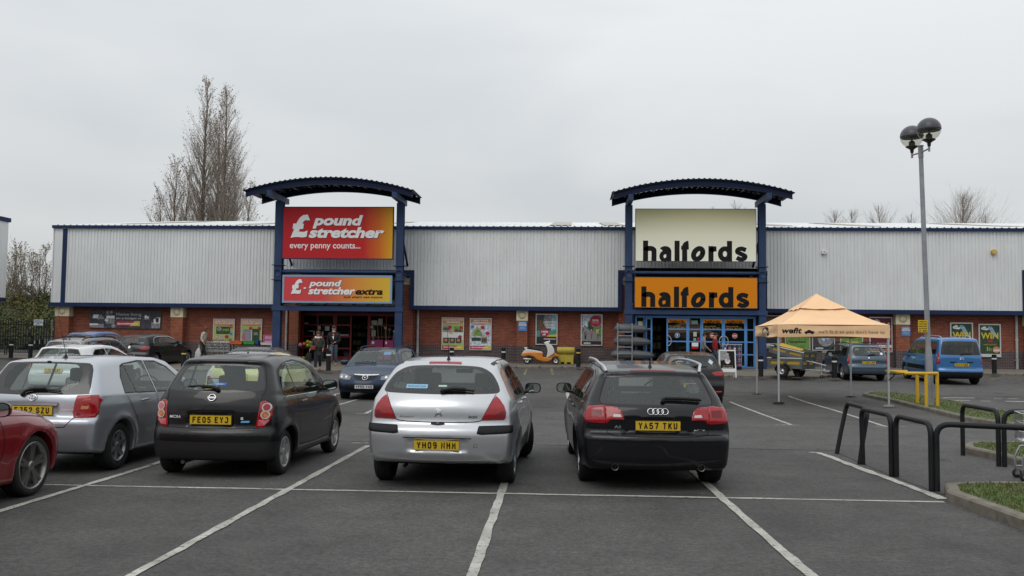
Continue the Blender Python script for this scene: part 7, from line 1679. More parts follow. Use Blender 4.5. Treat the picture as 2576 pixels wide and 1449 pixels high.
# old estate with the trailers in front of it, and the blue people carrier
SLT = cpaint('slate_blue_paint', (0.050, 0.085, 0.125), 0.4, .35, .08)
c = generic('parked_car', 'slate blue older estate with plate T180 LDP, behind the orange gazebo', SLT, L=4.35, W=1.71, H=1.46, kind='estate', rails=True, plate='T180 LDP', lamp=[[(.69, 1.0), (.755, .98), (.79, .85), (.79, .68), (.70, .67)], ([(.71, .80), (.78, .79), (.78, .86), (.72, .87)], LWHT), ([(.71, .88), (.765, .87), (.76, .96), (.715, .97)], LRED)], plate_z=.74, belt=.97)
badge_round(c, .93, .03, CHROME); b = MB(); b.add([c.on(x, z, 'r', .02) for x, z in rr(-.42, .40, .815, .85, .015)], [tuple(range(20))], SLT); b.build('boot_handle', c.root, fix=False)
q = MB(); q.add([c.on(a, z, 'r', .008) for a, z in ((.48, 1.04), (.58, 1.04), (.57, 1.13), (.47, 1.13))], [(0, 1, 2, 3)], WHITE); q.build('sticker', c.root, fix=False)
c.band(.52, .60, -.2, .35, 'bumper_strip', SLT, .012); c.done(); put(c, 2187, 37.0)
SKY = cpaint('sky_blue_paint', (0.04, 0.17, 0.42), 0.3, .3, .05)
c = generic('parked_car', 'tall bright blue people carrier with dark rear glass and plate FN12 UBE', SKY, L=4.38, W=1.81, H=1.80, kind='van', glassm=PRIV, plate='FN12 UBE', plate_z=.77, lamp=[[(.80, 1.30), (.86, 1.20), (.885, 1.0), (.885, .80), (.80, .79), (.76, .85), (.765, 1.2)], ([(.80, 1.0), (.87, 1.0), (.87, 1.12), (.80, 1.14)], LWHT)], bumper=.50, rails=mat('rail_silver', (.5, .5, .52), .3, .8), rw=.325, wheel='5')
b = MB()
for dz in (0, .05): b.tube([c.on(x, z+dz, 'r', .014) for x, z in ((-.07, .955), (0, 1.0), (.07, .955))], .013, CHROME, 6)
b.build('badge', c.root); b = MB(); b.add([c.on(x, z, 'r', .022) for x, z in rr(-.42, .42, .845, .885, .02)], [tuple(range(20))], BLACKP); b.build('boot_handle', c.root, fix=False)
c.patch(rr(-.52, .52, .33, .37, .018), 'r', 'skid_strip', mat('skid_silver', (.4, .4, .41), .35, .7), .012, nmin=0)
for ax_ in ('R', 'L'):
 b = MB(); c.seam(b, [(1.3, .60), (2.2, .60), (3.1, .60)], ax_, .16, .012, BLACKP, n=2); b.build('side_moulding', c.root, fix=False)
c.done(); put(c, 2420, 35.6)

# red car, nose first in the bay at the left edge
RED = cpaint('red_paint', (0.19, 0.006, 0.012), 0.15, .3, .01)
sp = dict(L=4.60, W=1.81, H=1.43, rw=0.325, rim=0.245, axles=(0.95, 3.80), paint=RED, kr=0.18, kf=0.30, kz=0.05, rad=0.09, blur=3, flare=0.012, shoulder=0.016, gap=.045,
 side=[(0.12, .25), (0.02, .35), (0.0, .6), (0.05, .9), (0.12, 1.02), (0.5, 1.06), (0.95, 1.2), (1.4, 1.36), (1.9, 1.425), (2.4, 1.42), (2.8, 1.33), (3.2, 1.12), (3.45, 1.0), (3.8, .95), (4.2, .88), (4.42, .78), (4.52, .68), (4.58, .55), (4.60, .42), (4.52, .22), (4.1, .17), (0.8, .18)],
 plan=[(-.1, .80), (0, .81), (.3, .86), (.8, .895), (1.4, .90), (3.6, .905), (4.1, .88), (4.4, .83), (4.6, .74)], belt=[(0, 1.0), (2.5, .93), (3.5, .88), (4.6, .74)], roofw=[(0, .5), (1.2, .56), (2.4, .58), (4.6, .58)],
 low=[(0, .90), (.3, .95), (.55, .985), (.75, 1.0), (.9, .98), (1.0, .94)])
c = Car(sp, 'parked_car', 'red car with double-spoke alloy wheel, only its front wing showing at the left edge', 'cars parked in the bays', res=.028)
ws = full([(0, 1.36), (.44, 1.33), (.52, 1.29), (.68, 1.02), (0, 1.035)]); c.patch(ws, 'f', 'windscreen', SEAL, 0, inner=[([(a*.93, (b-1.18)*.9+1.18) for a, b in ws], 'glass', CGLASS)])
G = full([(0, 1.36), (.42, 1.34), (.52, 1.28), (.64, 1.10), (0, 1.09)]); c.patch(G, 'r', 'rear_window', SEAL, 0, inner=[([(a*.9, (b-1.22)*.85+1.22) for a, b in G], 'glass', CGLASS)])
side_windows(c, [[(1.0, 1.03), (1.3, 1.22), (1.6, 1.30), (1.85, 1.32), (1.9, .98)], [(1.96, .98), (1.92, 1.32), (2.4, 1.31), (2.7, 1.22), (3.0, 1.03), (3.02, .96)]])
for sg in (1, -1):
 c.patch([(sg*a, b) for a, b in [(.42, .72), (.60, .76), (.76, .78), (.80, .72), (.74, .64), (.46, .62)]], 'f', 'headlamp', HLAMP, .004, nmin=-.1)
 c.patch([(sg*a, b) for a, b in [(.45, 1.0), (.75, .98), (.82, .9), (.8, .78), (.45, .80)]], 'r', 'tail_lamp', LRED, .006, nmin=-.1)
 c.patch([(sg*a, b) for a, b in rr(.05, .26, .58, .70, .04)], 'f', 'grille', BLACKP, -.002, nmin=0)
 c.patch([(sg*a, b) for a, b in rr(.50, .74, .30, .44, .04)], 'f', 'air_intake', BLACKP, -.002, nmin=0)
mb = MB()
for ax_ in ('R', 'L'): c.seam(mb, [(3.15, .9), (3.2, .6), (3.1, .28)], ax_, .008); c.seam(mb, [(1.95, .95), (1.95, .6), (1.9, .28)], ax_, .008); c.seam(mb, [(3.3, .90), (3.8, .86), (4.2, .80), (4.42, .72)], ax_, .008); c.seam(mb, [(4.18, .64), (4.3, .66), (4.42, .66)], ax_, .007)
for sg in (-1, 1): c.seam(mb, [(sg*.40, 4.35), (sg*.58, 3.8), (sg*.64, 3.4)], 't', .010)
mb.build('panel_gaps', c.root, fix=False)
c.plate('FL13 WVB', 0, .48, 'f', yellow=False); c.mirror_set(3.0, .93, RED); c.wheels('5d', .225, rimm=mat('dark_alloy', (.30, .29, .28), .3, .85)); c.interior(2.2, 1.25, .95); c.done()
P = onZ(70, 1247); place(c, P.x-.83, P.y-3.80, 0.5)
# ================================================================ street furniture and goods
def GP(x, y, pave=True): return onG(x, y, 0.11 if pave else 0.0)
def puff(mb, poly, ax, a0, a1, m, r=0.02, seg=2):
 """outline extruded along an axis with rounded edges"""
 bm = bmesh.new(); n = len(poly)
 P = lambda p, a: (a, p[0], p[1]) if ax == 0 else ((p[0], a, p[1]) if ax == 1 else (p[0], p[1], a))
 A = [bm.verts.new(P(p, a0)) for p in poly]; B_ = [bm.verts.new(P(p, a1)) for p in poly]
 f0 = bm.faces.new(A); f1 = bm.faces.new(B_[::-1])
 for i in range(n): bm.faces.new((A[i], B_[i], B_[(i+1) % n], A[(i+1) % n]))
 bmesh.ops.recalc_face_normals(bm, faces=bm.faces)
 ed = [e for e in f0.edges]+[e for e in f1.edges]
 bmesh.ops.bevel(bm, geom=ed, offset=r, segments=seg, affect='EDGES', profile=0.6, clamp_overlap=True)
 bm.verts.index_update(); mb.add([v.co.copy() for v in bm.verts], [[v.index for v in f.verts] for f in bm.faces], m, True); bm.free()
# ---- bollards
BB = mat('bollard_black', (0.007, 0.007, 0.008), 0.75, spec=0.2, var=0.2)
YB = mat('band_yellow', (0.60, 0.42, 0.03), 0.5); WB = mat('band_white', (0.62, 0.62, 0.60), 0.5)
bol0 = {}
def bollard(x, y, col, lab, h=0.84):
 p = GP(x, y)
 if col not in bol0:
  t = thing('bollard', lab, 'bollard', p, 0, 'black bollards along the pavement edge')
  mb = MB(); mb.lathe([(0.12, -0.02), (0.12, 0.012), (0.098, 0.02), (0.096, h-0.02), (0.085, h), (0.001, h+0.008)], (0, 0, 0), 'z', BB, 20); mb.build('post', t)
  b = MB(); b.lathe([(0.0985, h-0.21), (0.101, h-0.205), (0.101, h-0.155), (0.0985, h-0.15)], (0, 0, 0), 'z', YB if col == 'y' else WB, 20); b.build('band', t, fix=False)
  q = MB(); q.lathe([(0.20, -0.004), (0.20, 0.004), (0.121, 0.01)], (0, 0, 0), 'z', KERB, 16); q.build('base_ring', t)
  bol0[col] = t
 else:
  t = copy_tree(bol0[col]); t.location = p; t['label'] = lab
bollard(27, 901, 'w', 'black bollard with white band at the far left edge of the picture'); bollard(76, 902, 'w', 'black bollard with white band, second from the left edge')
bollard(461, 930.5, 'y', 'black bollard with yellow band in front of the charcoal hatchback'); bollard(826, 933.5, 'w', 'black bollard directly in front of the man in the flat cap')
bollard(1136, 921, 'w', 'black bollard with white band below the fencing poster'); bollard(1266.5, 921.8, 'w', 'black bollard with white band to the left of the orange scooter')
bollard(1454.7, 924, 'y', 'black bollard with yellow band beside the yellow grit bin'); bollard(1914, 948.4, 'w', 'black bollard by the right foot of the canopy, left of the gazebo legs')
bollard(2006, 950, 'y', 'black bollard with yellow band in front of the stacked trailers'); bollard(2099.5, 951.7, 'w', 'black bollard at the trailer drawbar, left of the slate blue estate')
bollard(2501.6, 940.6, 'w', 'black bollard with white band under the right-hand green poster')
# ---- grit bin
GRIT = mat('grit_bin_yellow', (0.46, 0.36, 0.045), 0.55, var=0.15, vscale=4)
p = GP(1423, 915.6); p.y = 45.0; p.z = gz(45)+0.11; t = thing('grit_bin', 'mustard yellow plastic grit bin against the brick wall', 'grit bin', p)
mb = MB(); w = .40
puff(mb, [(-.37, .08), (.37, .08), (.395, .50), (-.395, .50)], 1, -.28, .28, GRIT, .02)
for a in (-.37, -.06, .25): mb.box(a, a+.12, -.275, .275, 0, .09, GRIT, .01)
for a in (-.13, .08): mb.box(a, a+.025, -.30, -.27, .1, .47, GRIT, .008)
mb.build('body', t)
mb = MB(); puff(mb, [(-.34, .50), (.34, .50), (.34, .56), (.05, .80), (-.34, .82)], 0, -.43, .43, GRIT, .025)
for v in range(len(mb.v)): pass
mb.build('lid', t)
# ---- scooter
SO = mat('scooter_orange', (0.62, 0.20, 0.012), 0.2, coat=1.0); SW = mat('scooter_white', (0.66, 0.66, 0.62), 0.2, coat=1.0); SBK = mat('scooter_seat', (0.012, 0.012, 0.013), 0.45)
k = .00237; S2 = lambda L_: [((a-560)*k, (1212-b)*k) for a, b in L_]
p = onY(1358, 900, 44.55); t = thing('scooter', 'orange and white retro scooter parked against the brick wall', 'scooter', (p.x, 44.5, gz(44.5)+.11))
def curve(L_, n=4): return [(a, b) for a, b in catmull(S2(L_), n, True)]
mb = MB(); puff(mb, curve([(180, 1040), (200, 1000), (250, 975), (420, 965), (600, 975), (625, 1010), (620, 1060), (720, 1075), (790, 1080), (800, 1120), (700, 1160), (520, 1125), (430, 1060), (320, 1040), (230, 1060)]), 1, -.17, .17, SO, .05, 3); mb.build('lower_body', t)
mb = MB(); puff(mb, curve([(200, 1000), (240, 940), (300, 912), (460, 930), (590, 955), (606, 985), (420, 968), (260, 978)]), 1, -.155, .155, SW, .05, 3)
puff(mb, S2([(236, 870), (330, 880), (372, 915), (262, 915)]), 1, -.10, .10, SW, .02); mb.build('upper_body', t)
mb = MB(); puff(mb, curve([(300, 885), (370, 880), (470, 885), (560, 905), (606, 960), (560, 950), (450, 925), (330, 918)]), 1, -.13, .13, SBK, .05, 3); mb.build('saddle', t)
mb = MB(); puff(mb, curve([(655, 790), (700, 760), (770, 800), (830, 860), (862, 960), (830, 1000), (760, 1050), (700, 1078), (720, 960), (700, 860)]), 1, -.19, .19, SW, .07, 3); mb.build('leg_shield', t)
mb = MB(); puff(mb, curve([(700, 1075), (760, 1030), (835, 965), (880, 985), (930, 1015), (945, 1050), (870, 1045), (815, 1085), (780, 1140), (715, 1140)]), 1, -.13, .13, SO, .04, 3); mb.build('front_mudguard', t)
mb = MB(); puff(mb, curve([(640, 770), (720, 740), (750, 770), (700, 815), (650, 800)]), 1, -.11, .11, SW, .04, 3)
for sg in (-1, 1): mb.tube([((690-560)*k, sg*.05, (1212-785)*k), ((660-560)*k, sg*.2, (1212-795)*k), ((625-560)*k, sg*.33, (1212-805)*k)], .014, SBK, 8)
mb.sphere(((752-560)*k, 0, (1212-752)*k), .06, CHROME, 12, 8); mb.build('handlebar', t)
for sg in (-1, 1):
 mb = MB(); mb.tube([((680-560)*k, sg*.16, (1212-780)*k), ((640-560)*k, sg*.24, (1212-770)*k), ((590-560)*k, sg*.30, (1212-765)*k)], .007, SBK, 6)
 mb.sphere(((570-560)*k, sg*.31, (1212-748)*k), .05, SBK, 12, 8, sx=.6, sz=.8); mb.build('mirror', t)
def sc_wheel(zx, r):
 c = ((zx-560)*k, 0, r); mb = MB(); mb.lathe([(r-.05, -.04), (r-.012, -.05), (r, -.02), (r, .02), (r-.012, .05), (r-.05, .04)], c, 'y', RUBBER, 28); w_ = mb.build('wheel', t)
 q = MB(); q.lathe([(r-.045, -.035), (r-.055, -.03), (r-.06, -.005), (.03, -.02)], c, 'y', CHROME, 28)
 for i in range(12):
  a = 2*pi*i/12; q.cyl((c[0]+.03*cos(a), -.02, c[2]+.03*sin(a)), (c[0]+(r-.05)*cos(a), -.03, c[2]+(r-.05)*sin(a)), .006, None, SW, 5)
 q.sphere(c, .035, SBK, 10, 6); q.build('rim', w_)
sc_wheel(295, .155); sc_wheel(885, .165)
mb = MB(); mb.tube([((870-560)*k, -.06, (1212-1120)*k), ((875-560)*k, -.07, (1212-1040)*k)], .016, CHROME, 8); mb.tube([((885-560)*k, -.07, .165), ((865-560)*k, -.06, .42)], .014, CHROME, 8); mb.build('fork', t)
mb = MB(); mb.tube([((230-560)*k, -.14, .25), ((300-560)*k, -.16, .24), ((385-560)*k, -.15, .235)], [.03, .045, .028], mat('exhaust_silver', (.6, .6, .55), .3, .6), 10); mb.build('exhaust', t)
mb = MB(); mb.sphere(((195-560)*k, 0, (1212-1065)*k), .03, LAMB, 8, 6); mb.build('indicator', t); mb = MB(); mb.cyl((.0, -.1, .12), (.03, -.22, 0), .01, None, SBK, 6); mb.build('stand', t)
# ---- roof boxes on a steel rack
RB = mat('roof_box_grey', (0.085, 0.088, 0.095), 0.42, var=0.1)
Y0 = 42.4; z0 = gz(Y0)+.11; xa = onY(1554, 860, Y0).x; xb = onY(1590, 860, Y0).x
t = thing('display_rack', 'galvanised steel rack holding the grey roof boxes', 'rack', ((xa+xb)/2, Y0+.3, z0)); hw = (xb-xa)/2
for sx in (-1, 1):
 for sy in (-.3, .45):
  mb = MB(); mb.box(sx*hw-.02, sx*hw+.02, sy-.02, sy+.02, 0, 2.05, STEEL); mb.build('upright', t, fix=False)
mb = MB()
for zz in (.10, .62, .93, 1.45, 1.62):
 for sy in (-.3, .45): mb.box(-hw-.02, hw+.02, sy-.018, sy+.018, zz, zz+.035, STEEL)
 for sx in (-1, 1): mb.box(sx*hw-.015, sx*hw+.015, -.3, .45, zz, zz+.03, STEEL)
mb.build('cross_bars', t, fix=False)
def roofbox(x0, x1, y0, y1, lab):
 q0 = onY(x0, (y0+y1)/2, Y0+.1); q1 = onY(x1, (y0+y1)/2, Y0+.1); zt = onY((x0+x1)/2, y0, Y0+.1).z; zb = onY((x0+x1)/2, y1, Y0+.1).z; xm = (q0.x+q1.x)/2; L_ = (q1.x-q0.x)/2; h = zt-zb
 t = thing('roof_box', lab, 'roof box', (xm, Y0+.4, zb), 0, 'roof boxes on the rack'); zs = h*.36
 def shell(z_of, s=1.0):
  mb = MB(); nu, nv = 22, 8; vs = []
  for j in range(nv+1):
   f = j/nv; rr_ = cos(f*pi/2)**.45 if f < 1 else 0
   for i in range(nu):
    a = 2*pi*i/nu; c_ = abs(cos(a))**.55*(1 if cos(a) >= 0 else -1); s_ = abs(sin(a))**.55*(1 if sin(a) >= 0 else -1)
    tp = 1-.12*(c_+1)/2; vs.append((c_*L_*rr_, s_*.40*rr_*tp, z_of(f, c_)))
  fs = [(j*nu+i, j*nu+(i+1) % nu, (j+1)*nu+(i+1) % nu, (j+1)*nu+i) for j in range(nv) for i in range(nu)]
  mb.add(vs, fs, RB, True); return mb
 shell(lambda f, c: zs+(h-zs)*sin(f*pi/2)*(1-.25*max(0, c))).build('lid', t); shell(lambda f, c: zs-zs*sin(f*pi/2)).build('base', t)
 q = MB(); q.box(-L_*.96, L_*.96, -.385, -.375, zs-.006, zs+.012, mat('box_seam', (.02, .02, .02), .6)); q.build('seam', t, fix=False)
roofbox(1545, 1632, 814, 838, 'topmost grey roof box on the steel rack'); roofbox(1543, 1638, 845, 870, 'middle grey roof box on the steel rack'); roofbox(1536, 1647, 879, 903, 'lowest and largest grey roof box on the steel rack')
# ---- A-board
p = GP(1829, 949.5); t = thing('a_board', 'white framed pavement board with a child seat picture', 'sign', p, radians(3)); AW = mat('a_board_frame', (.68, .68, .68), .4)
mb = MB(); q = Matrix.Rotation(radians(-10), 3, 'X')
def tilt(mb, s0, mir=1):
 for i in range(s0, len(mb.v)):
  v = q @ Vector(mb.v[i]); mb.v[i] = (v.x, v.y*mir, v.z)
for mir in (1, -1):
 fr = MB();
 for a, b, c, d in ((-.33, -.285, 0, 1.10), (.285, .33, 0, 1.10), (-.285, .285, 1.05, 1.10), (-.285, .285, .22, .36)): fr.box(a, b, -.015, .015, c, d, AW)
 for i in range(len(fr.v)): v = q @ (Vector(fr.v[i])-Vector((0, 0, 1.1))); fr.v[i] = (v.x, (v.y)*mir, v.z+1.085)
 fr.build('frame', t, fix=False)
 pn = MB(); pn.box(-.285, .285, -.006, .006, .36, 1.05, BLACK)
 if mir == 1:
  f = lambda u, v, kk=0: (-.285+u*.57, -.008-.0012*kk, .36+v*.69)
  pn.add([f(u, v, 0) for u, v in ((0, .45), (.4, .5), (.5, 1), (0, 1))], [(0, 1, 2, 3)], PC('gry')); pn.add([f(.5+.17*cos(a), .42+.17*sin(a)*.9, 1) for a in [2*pi*i/18 for i in range(18)]], [tuple(range(18))], PC('w'))
  pn.add([f(.52+.13*cos(a), .62+.15*sin(a), 2) for a in [2*pi*i/14 for i in range(14)]], [tuple(range(14))], PC('lil')); pn.add([f(.52+.08*cos(a), .80+.08*sin(a), 3) for a in [2*pi*i/14 for i in range(14)]], [tuple(range(14))], PC('tan'))
  pn.quad(f(.3, .40, 4), f(.7, .40, 4), f(.7, .46, 4), f(.3, .46, 4), PC('tan'))
  text_fit(pn, 'free fitting', .15*.57-.285, .85*.57-.285, .36+.12*.69, .36+.17*.69, lambda u, v: (u, -.014, v), PC('org'), bold=.03); text_fit(pn, 'ask in store', -.2, .2, .36+.04*.69, .36+.08*.69, lambda u, v: (u, -.014, v), PC('w'), bold=.03)
 for i in range(len(pn.v)): v = q @ (Vector(pn.v[i])-Vector((0, 0, 1.1))); pn.v[i] = (v.x, v.y*mir, v.z+1.085)
 pn.build('panel', t, fix=False)
# ---- oil drum display cage
Y0 = 42.2; xa = onY(1815, 900, Y0).x; xb = onY(1863, 900, Y0).x; z0 = gz(Y0)+.11; t = thing('display_cage', 'wire cage stacked with blue and purple bottles beside the pavement board', 'display', ((xa+xb)/2, Y0, z0)); w = (xb-xa)/2
mb = MB(); mb.box(-w, w, -.28, .28, 0, .12, BLACKP)
for a in (-w, w-.02):
 for b in (-.28, .26): mb.box(a, a+.02, b, b+.02, .12, 1.12, STEEL)
for i in range(11): mb.box(-w+i*2*w/10-.004, -w+i*2*w/10+.004, -.285, -.277, .12, 1.1, STEEL)
for zz in (.35, .6, .85, 1.1): mb.box(-w, w, -.287, -.275, zz, zz+.012, STEEL)
mb.build('cage', t, fix=False)
PB = [mat('bottle_purple', (.10, .03, .16), .4), mat('bottle_blue', (.03, .07, .30), .4), mat('bottle_violet', (.16, .05, .22), .4)]
proto_b = None
for lv in range(4):
 for i in range(4):
  m = PB[(i+(lv > 1)) % 3] if lv == 3 and i > 0 else (PB[1] if lv == 3 else PB[(i*7+lv) % 3])
  b = MB(); puff(b, [(-.075, 0), (.075, 0), (.075, .15), (.03, .19), (.03, .215), (-.03, .215), (-.03, .19), (-.075, .15)], 1, -.05, .05, m, .012); b.cyl((0, 0, .205), (0, 0, .235), .028, None, WHITE, 8); b.box(-.045, .045, -.054, -.0505, .04, .12, [WHITE, PC('org')][i % 2])
  o = b.build('oil_bottle'); o.location = ((xa+xb)/2-w+.12+i*.215, Y0-.20, z0+.125+lv*.245)
  tag(o, ['purple', 'blue', 'mixed violet', 'dark'][i]+' bottle in the wire cage, '+['bottom', 'second', 'third', 'top'][lv]+' layer, '+['leftmost', 'left middle', 'right middle', 'rightmost'][i]+' of the layer', 'bottle', 'oil bottles in the wire cage')
lid = MB(); lid.box(-w-.02, w+.02, -.3, .3, 1.125, 1.15, mat('price_header', (.55, .57, .62), .5)); lid.build('header', t, fix=False)
# ---- gazebo
GZ = mat('gazebo_orange', (0.82, 0.53, 0.30), 0.75, var=0.06, vscale=1.5, bump=0.15, bscale=6); GLEG = mat('gazebo_leg', (0.52, 0.54, 0.55), .35, .5)
G1 = onG(1959, 1018); G2 = onG(2236, 1026); G4 = onG(1904, 992); G3 = G2+(G4-G1)
t = thing('gazebo', 'pale orange pop-up gazebo with black lettering, standing on the tarmac', 'gazebo', (G1+G3)/2)
ax_ = (G2-G1).normalized(); ay_ = (G4-G1).normalized(); Wd = (G2-G1).length; Dp = (G4-G1).length; L0 = t.location
def gq(u, v, z): q = G1+ax_*(u*Wd)+ay_*(v*Dp); return Vector((q.x, q.y, z))-L0
for u, v in ((0, 0), (1, 0), (1, 1), (0, 1)):
 mb = MB(); a = gq(u, v, 0); b = gq(u, v, 1.3); c_ = gq(u, v, 2.2)
 mb.box(a.x-.022, a.x+.022, a.y-.022, a.y+.022, .03, 1.25, GLEG); mb.box(a.x-.028, a.x+.028, a.y-.028, a.y+.028, .9, 2.2, GLEG); mb.build('leg', t, fix=False)
 fb = MB(); fb.lathe([(.16, 0), (.17, .03), (.10, .055), (.001, .06)], (a.x, a.y, 0), 'z', BLACKP if (u, v) != (1, 0) else mat('grey_weight', (.2, .2, .2), .8), 12, sy=.6); fb.build('foot_weight', t)
NZ = 24; zt, zbot, zpk = 2.25, 1.91, 3.17; ov = .025
def roof_z(s): return zt+(zpk-zt)*(s**1.22)       # s: 0 at the eave, 1 at the peak; slightly concave like stretched cloth
mb = MB()
for side in range(4):
 for (s0, s1, lift) in ((0, .62, 0.0), (.56, 1.0, .045)):
  vs = []; nu, nv = 18, 8
  for j in range(nv+1):
   s = s0+(s1-s0)*j/nv
   for i in range(nu+1):
    e = i/nu; u, v = {0: (e, 0), 1: (1, e), 2: (1-e, 1), 3: (0, 1-e)}[side]
    uu = .5+(u-.5)*(1-s)*(1+ov); vv = .5+(v-.5)*(1-s)*(1+ov)
    sag = .055*sin(pi*e)*(1-s)*(1-abs(2*s-1)**2)*1.2+.012*sin(e*17+side*2)*(1-s)*s*2
    z = roof_z(s)-sag+lift+(.012*sin(e*5.3*pi+side)*(1 if j == 0 and lift else 0))
    vs.append(gq(uu, vv, z))
  mb.add(vs, [(j*(nu+1)+i, j*(nu+1)+i+1, (j+1)*(nu+1)+i+1, (j+1)*(nu+1)+i) for j in range(nv) for i in range(nu)], GZ, True)
mb.build('roof_cloth', t, fix=False)
for side in range(4):
 mb = MB(); vs = []; nu, nv = 44, 8; rnd = random.Random(side)
 ph = [rnd.uniform(0, 6) for _ in range(4)]
 for j in range(nv+1):
  f = j/nv
  for i in range(nu+1):
   e = i/nu; u, v = {0: (e, 0), 1: (1, e), 2: (1-e, 1), 3: (0, 1-e)}[side]
   uu = .5+(u-.5)*(1+ov); vv = .5+(v-.5)*(1+ov); n_ = {0: -ay_, 1: ax_, 2: ay_, 3: -ax_}[side]
   amp = .02 if side != 3 else .05; wv = amp*f*(sin(e*9+ph[0])+.5*sin(e*23+ph[1])+ .7*sin(f*7+e*5+ph[2]))*sin(pi*e)**.5
   zz = zt-(zt-zbot)*f-.03*sin(pi*e)*(1-f)-(0.02*sin(e*6+ph[3])*f); vs.append(gq(uu, vv, zz)+n_*(wv+.004))
 mb.add(vs, [(j*(nu+1)+i, j*(nu+1)+i+1, (j+1)*(nu+1)+i+1, (j+1)*(nu+1)+i) for j in range(nv) for i in range(nu)], GZ, True); o = mb.build('valance', t, fix=False)
 if side in (0, 3):
  bv = BVHTree.FromPolygons([Vector(v) for v in mb.v], [tuple(f) for f in mb.f]); n_ = -ay_ if side == 0 else -ax_
  def onv(e, z, off=.008):
   u, v = (e, 0) if side == 0 else (0, 1-e); o_ = gq(u, v, z)+n_*1.0; h, nn, ii, dd = bv.ray_cast(o_, -n_)
   return (h if h is not None else gq(u, v, z)+n_*.05)+n_*off
  lt = MB()
  if side == 0:
   text_fit(lt, 'wefit', .03, .215, 2.0, 2.165, lambda a, b: onv(a, b), BLACK, shear=.2, bold=.03)
   car = [(.235, 2.02), (.24, 2.055), (.265, 2.07), (.275, 2.10), (.30, 2.10), (.32, 2.07), (.345, 2.06), (.35, 2.02), (.335, 2.015), (.33, 1.99), (.315, 1.99), (.31, 2.015), (.27, 2.015), (.265, 1.99), (.25, 1.99), (.245, 2.015)]
   lt.add([onv(a*.82+.045, b) for a, b in car], [tuple(range(len(car)))], BLACK)
   text_fit(lt, "we'll fit it so you don't have to", .365, .965, 1.985, 2.10, lambda a, b: onv(a, b), mat('faded_black', (.10, .06, .035), .7), bold=-.005)
  else:
   P_o = [onv(.52+.2*cos(a), 2.07+.13*sin(a), .006) for a in [2*pi*i/24 for i in range(24)]]; lt.add(P_o, [tuple(range(24))], BLACK)
   text_fit(lt, 'halfords', .36, .70, 2.0, 2.09, lambda a, b: onv(a, b, .012), WHITE, bold=.02, shear=.1)
  lt.build('lettering', o, fix=False)
mb = MB()       # scissor truss under the roof
for (a, b) in (((0, 0), (1, 0)), ((1, 0), (1, 1)), ((1, 1), (0, 1)), ((0, 1), (0, 0))):
 for i in range(4):
  p0 = (a[0]+(b[0]-a[0])*i/4, a[1]+(b[1]-a[1])*i/4); p1 = (a[0]+(b[0]-a[0])*(i+1)/4, a[1]+(b[1]-a[1])*(i+1)/4)
  for za, zb_ in ((2.15, 1.95), (1.95, 2.15)): mb.cyl(gq(p0[0], p0[1], za), gq(p1[0], p1[1], zb_), .011, None, GLEG, 6)
mb.build('truss', t)
# ---- lamp post, its notice and the yellow guard
LP = onG(2340.7, 1019, .10); top = onY(2315.7, 368, LP.y); t = thing('lamp_post', 'tall grey lamp post with two smoked globe lanterns, leaning slightly left', 'lamp post', LP)
d = top-LP; POSTM = mat('post_grey', (.26, .27, .295), .5, .1, var=.18, vscale=3)
mb = MB(); j = .205; r0, r1 = .095, .062; P = lambda f: d*f
mb.cyl(P(-.01), P(j-.02), r0, r0, POSTM, 20); mb.cyl(P(j-.02), P(j+.02), r0, r1+.008, POSTM, 20, caps=False); mb.cyl(P(j+.02), P(1.0), r1+.006, r1-.004, POSTM, 20); mb.build('column', t)
mb = MB(); mb.cyl(P(.955), P(1.0), r1+.006, r1+.006, POSTM, 20); mb.cyl(P(1.0), P(1.003), r1+.02, r1+.02, POSTM, 20)
gl = onY(2293.7, 344, LP.y+.46)-LP; gr = onY(2336.7, 325.4, LP.y-.46)-LP; bk = mat('lantern_brown', (.022, .018, .018), .5)
foot = lambda g_: Vector((g_.x, g_.y, g_.z-.50))
for g_ in (gl, gr): mb.cyl(P(.975), foot(g_)+Vector((0, 0, -.02)), .022, None, POSTM, 8); mb.cyl(foot(g_)+Vector((0, 0, -.10)), foot(g_)+Vector((0, 0, .06)), .03, None, POSTM, 10)
mb.build('bracket_arms', t)
SM = mat('smoked_hood', (.05, .05, .058), .45, coat=.2); GG = glass_mat('globe_glass', (.80, .80, .74), .95, .1)
for g_ in (gl, gr):
 R = .31; mb = MB(); prof = [(R*sin(radians(a)), R*cos(radians(a))) for a in range(95, 156, 6)]; mb.lathe(prof, g_, 'z', GG, 28); lan = mb.build('lantern', t)
 q = MB(); q.lathe([(max(.001, (R+.003)*sin(radians(a))), (R+.003)*cos(radians(a))) for a in range(0, 98, 7)], g_, 'z', SM, 28); q.lathe([(.29, .0), (.29, -.035), (.02, -.03)], g_, 'z', mat('reflector_grey', (.12, .12, .12), .5), 28); q.build('hood', lan)
 q = MB(); q.lathe([(.16, -.27), (.17, -.29), (.10, -.33), (.05, -.37), (.045, -.44), (.032, -.47)], g_, 'z', bk, 20); q.lathe([(.085, -.28), (.085, -.16), (.05, -.12), (.001, -.12)], g_, 'z', bk, 16)
 for zz, rr__ in ((-.11, .03), (-.08, .055), (-.05, .09)): q.lathe([(.02, zz-.012), (rr__, zz), (.02, zz+.012)], g_, 'z', mat('louvre', (.25, .25, .24), .4), 16)
 q.build('gear', lan)
sg = onY(2321.5, 820.5, LP.y-.11); t2 = thing('parking_sign', 'small yellow notice with black lettering strapped to the lamp post', 'sign', sg)
mb = MB(); w, h = .125, .165; YS = mat('notice_yellow', (.62, .42, .02), .45); mb.box(-w, w, -.006, 0, -h, h, YS, 0); mb.build('plate', t2, fix=False)
mb = MB()
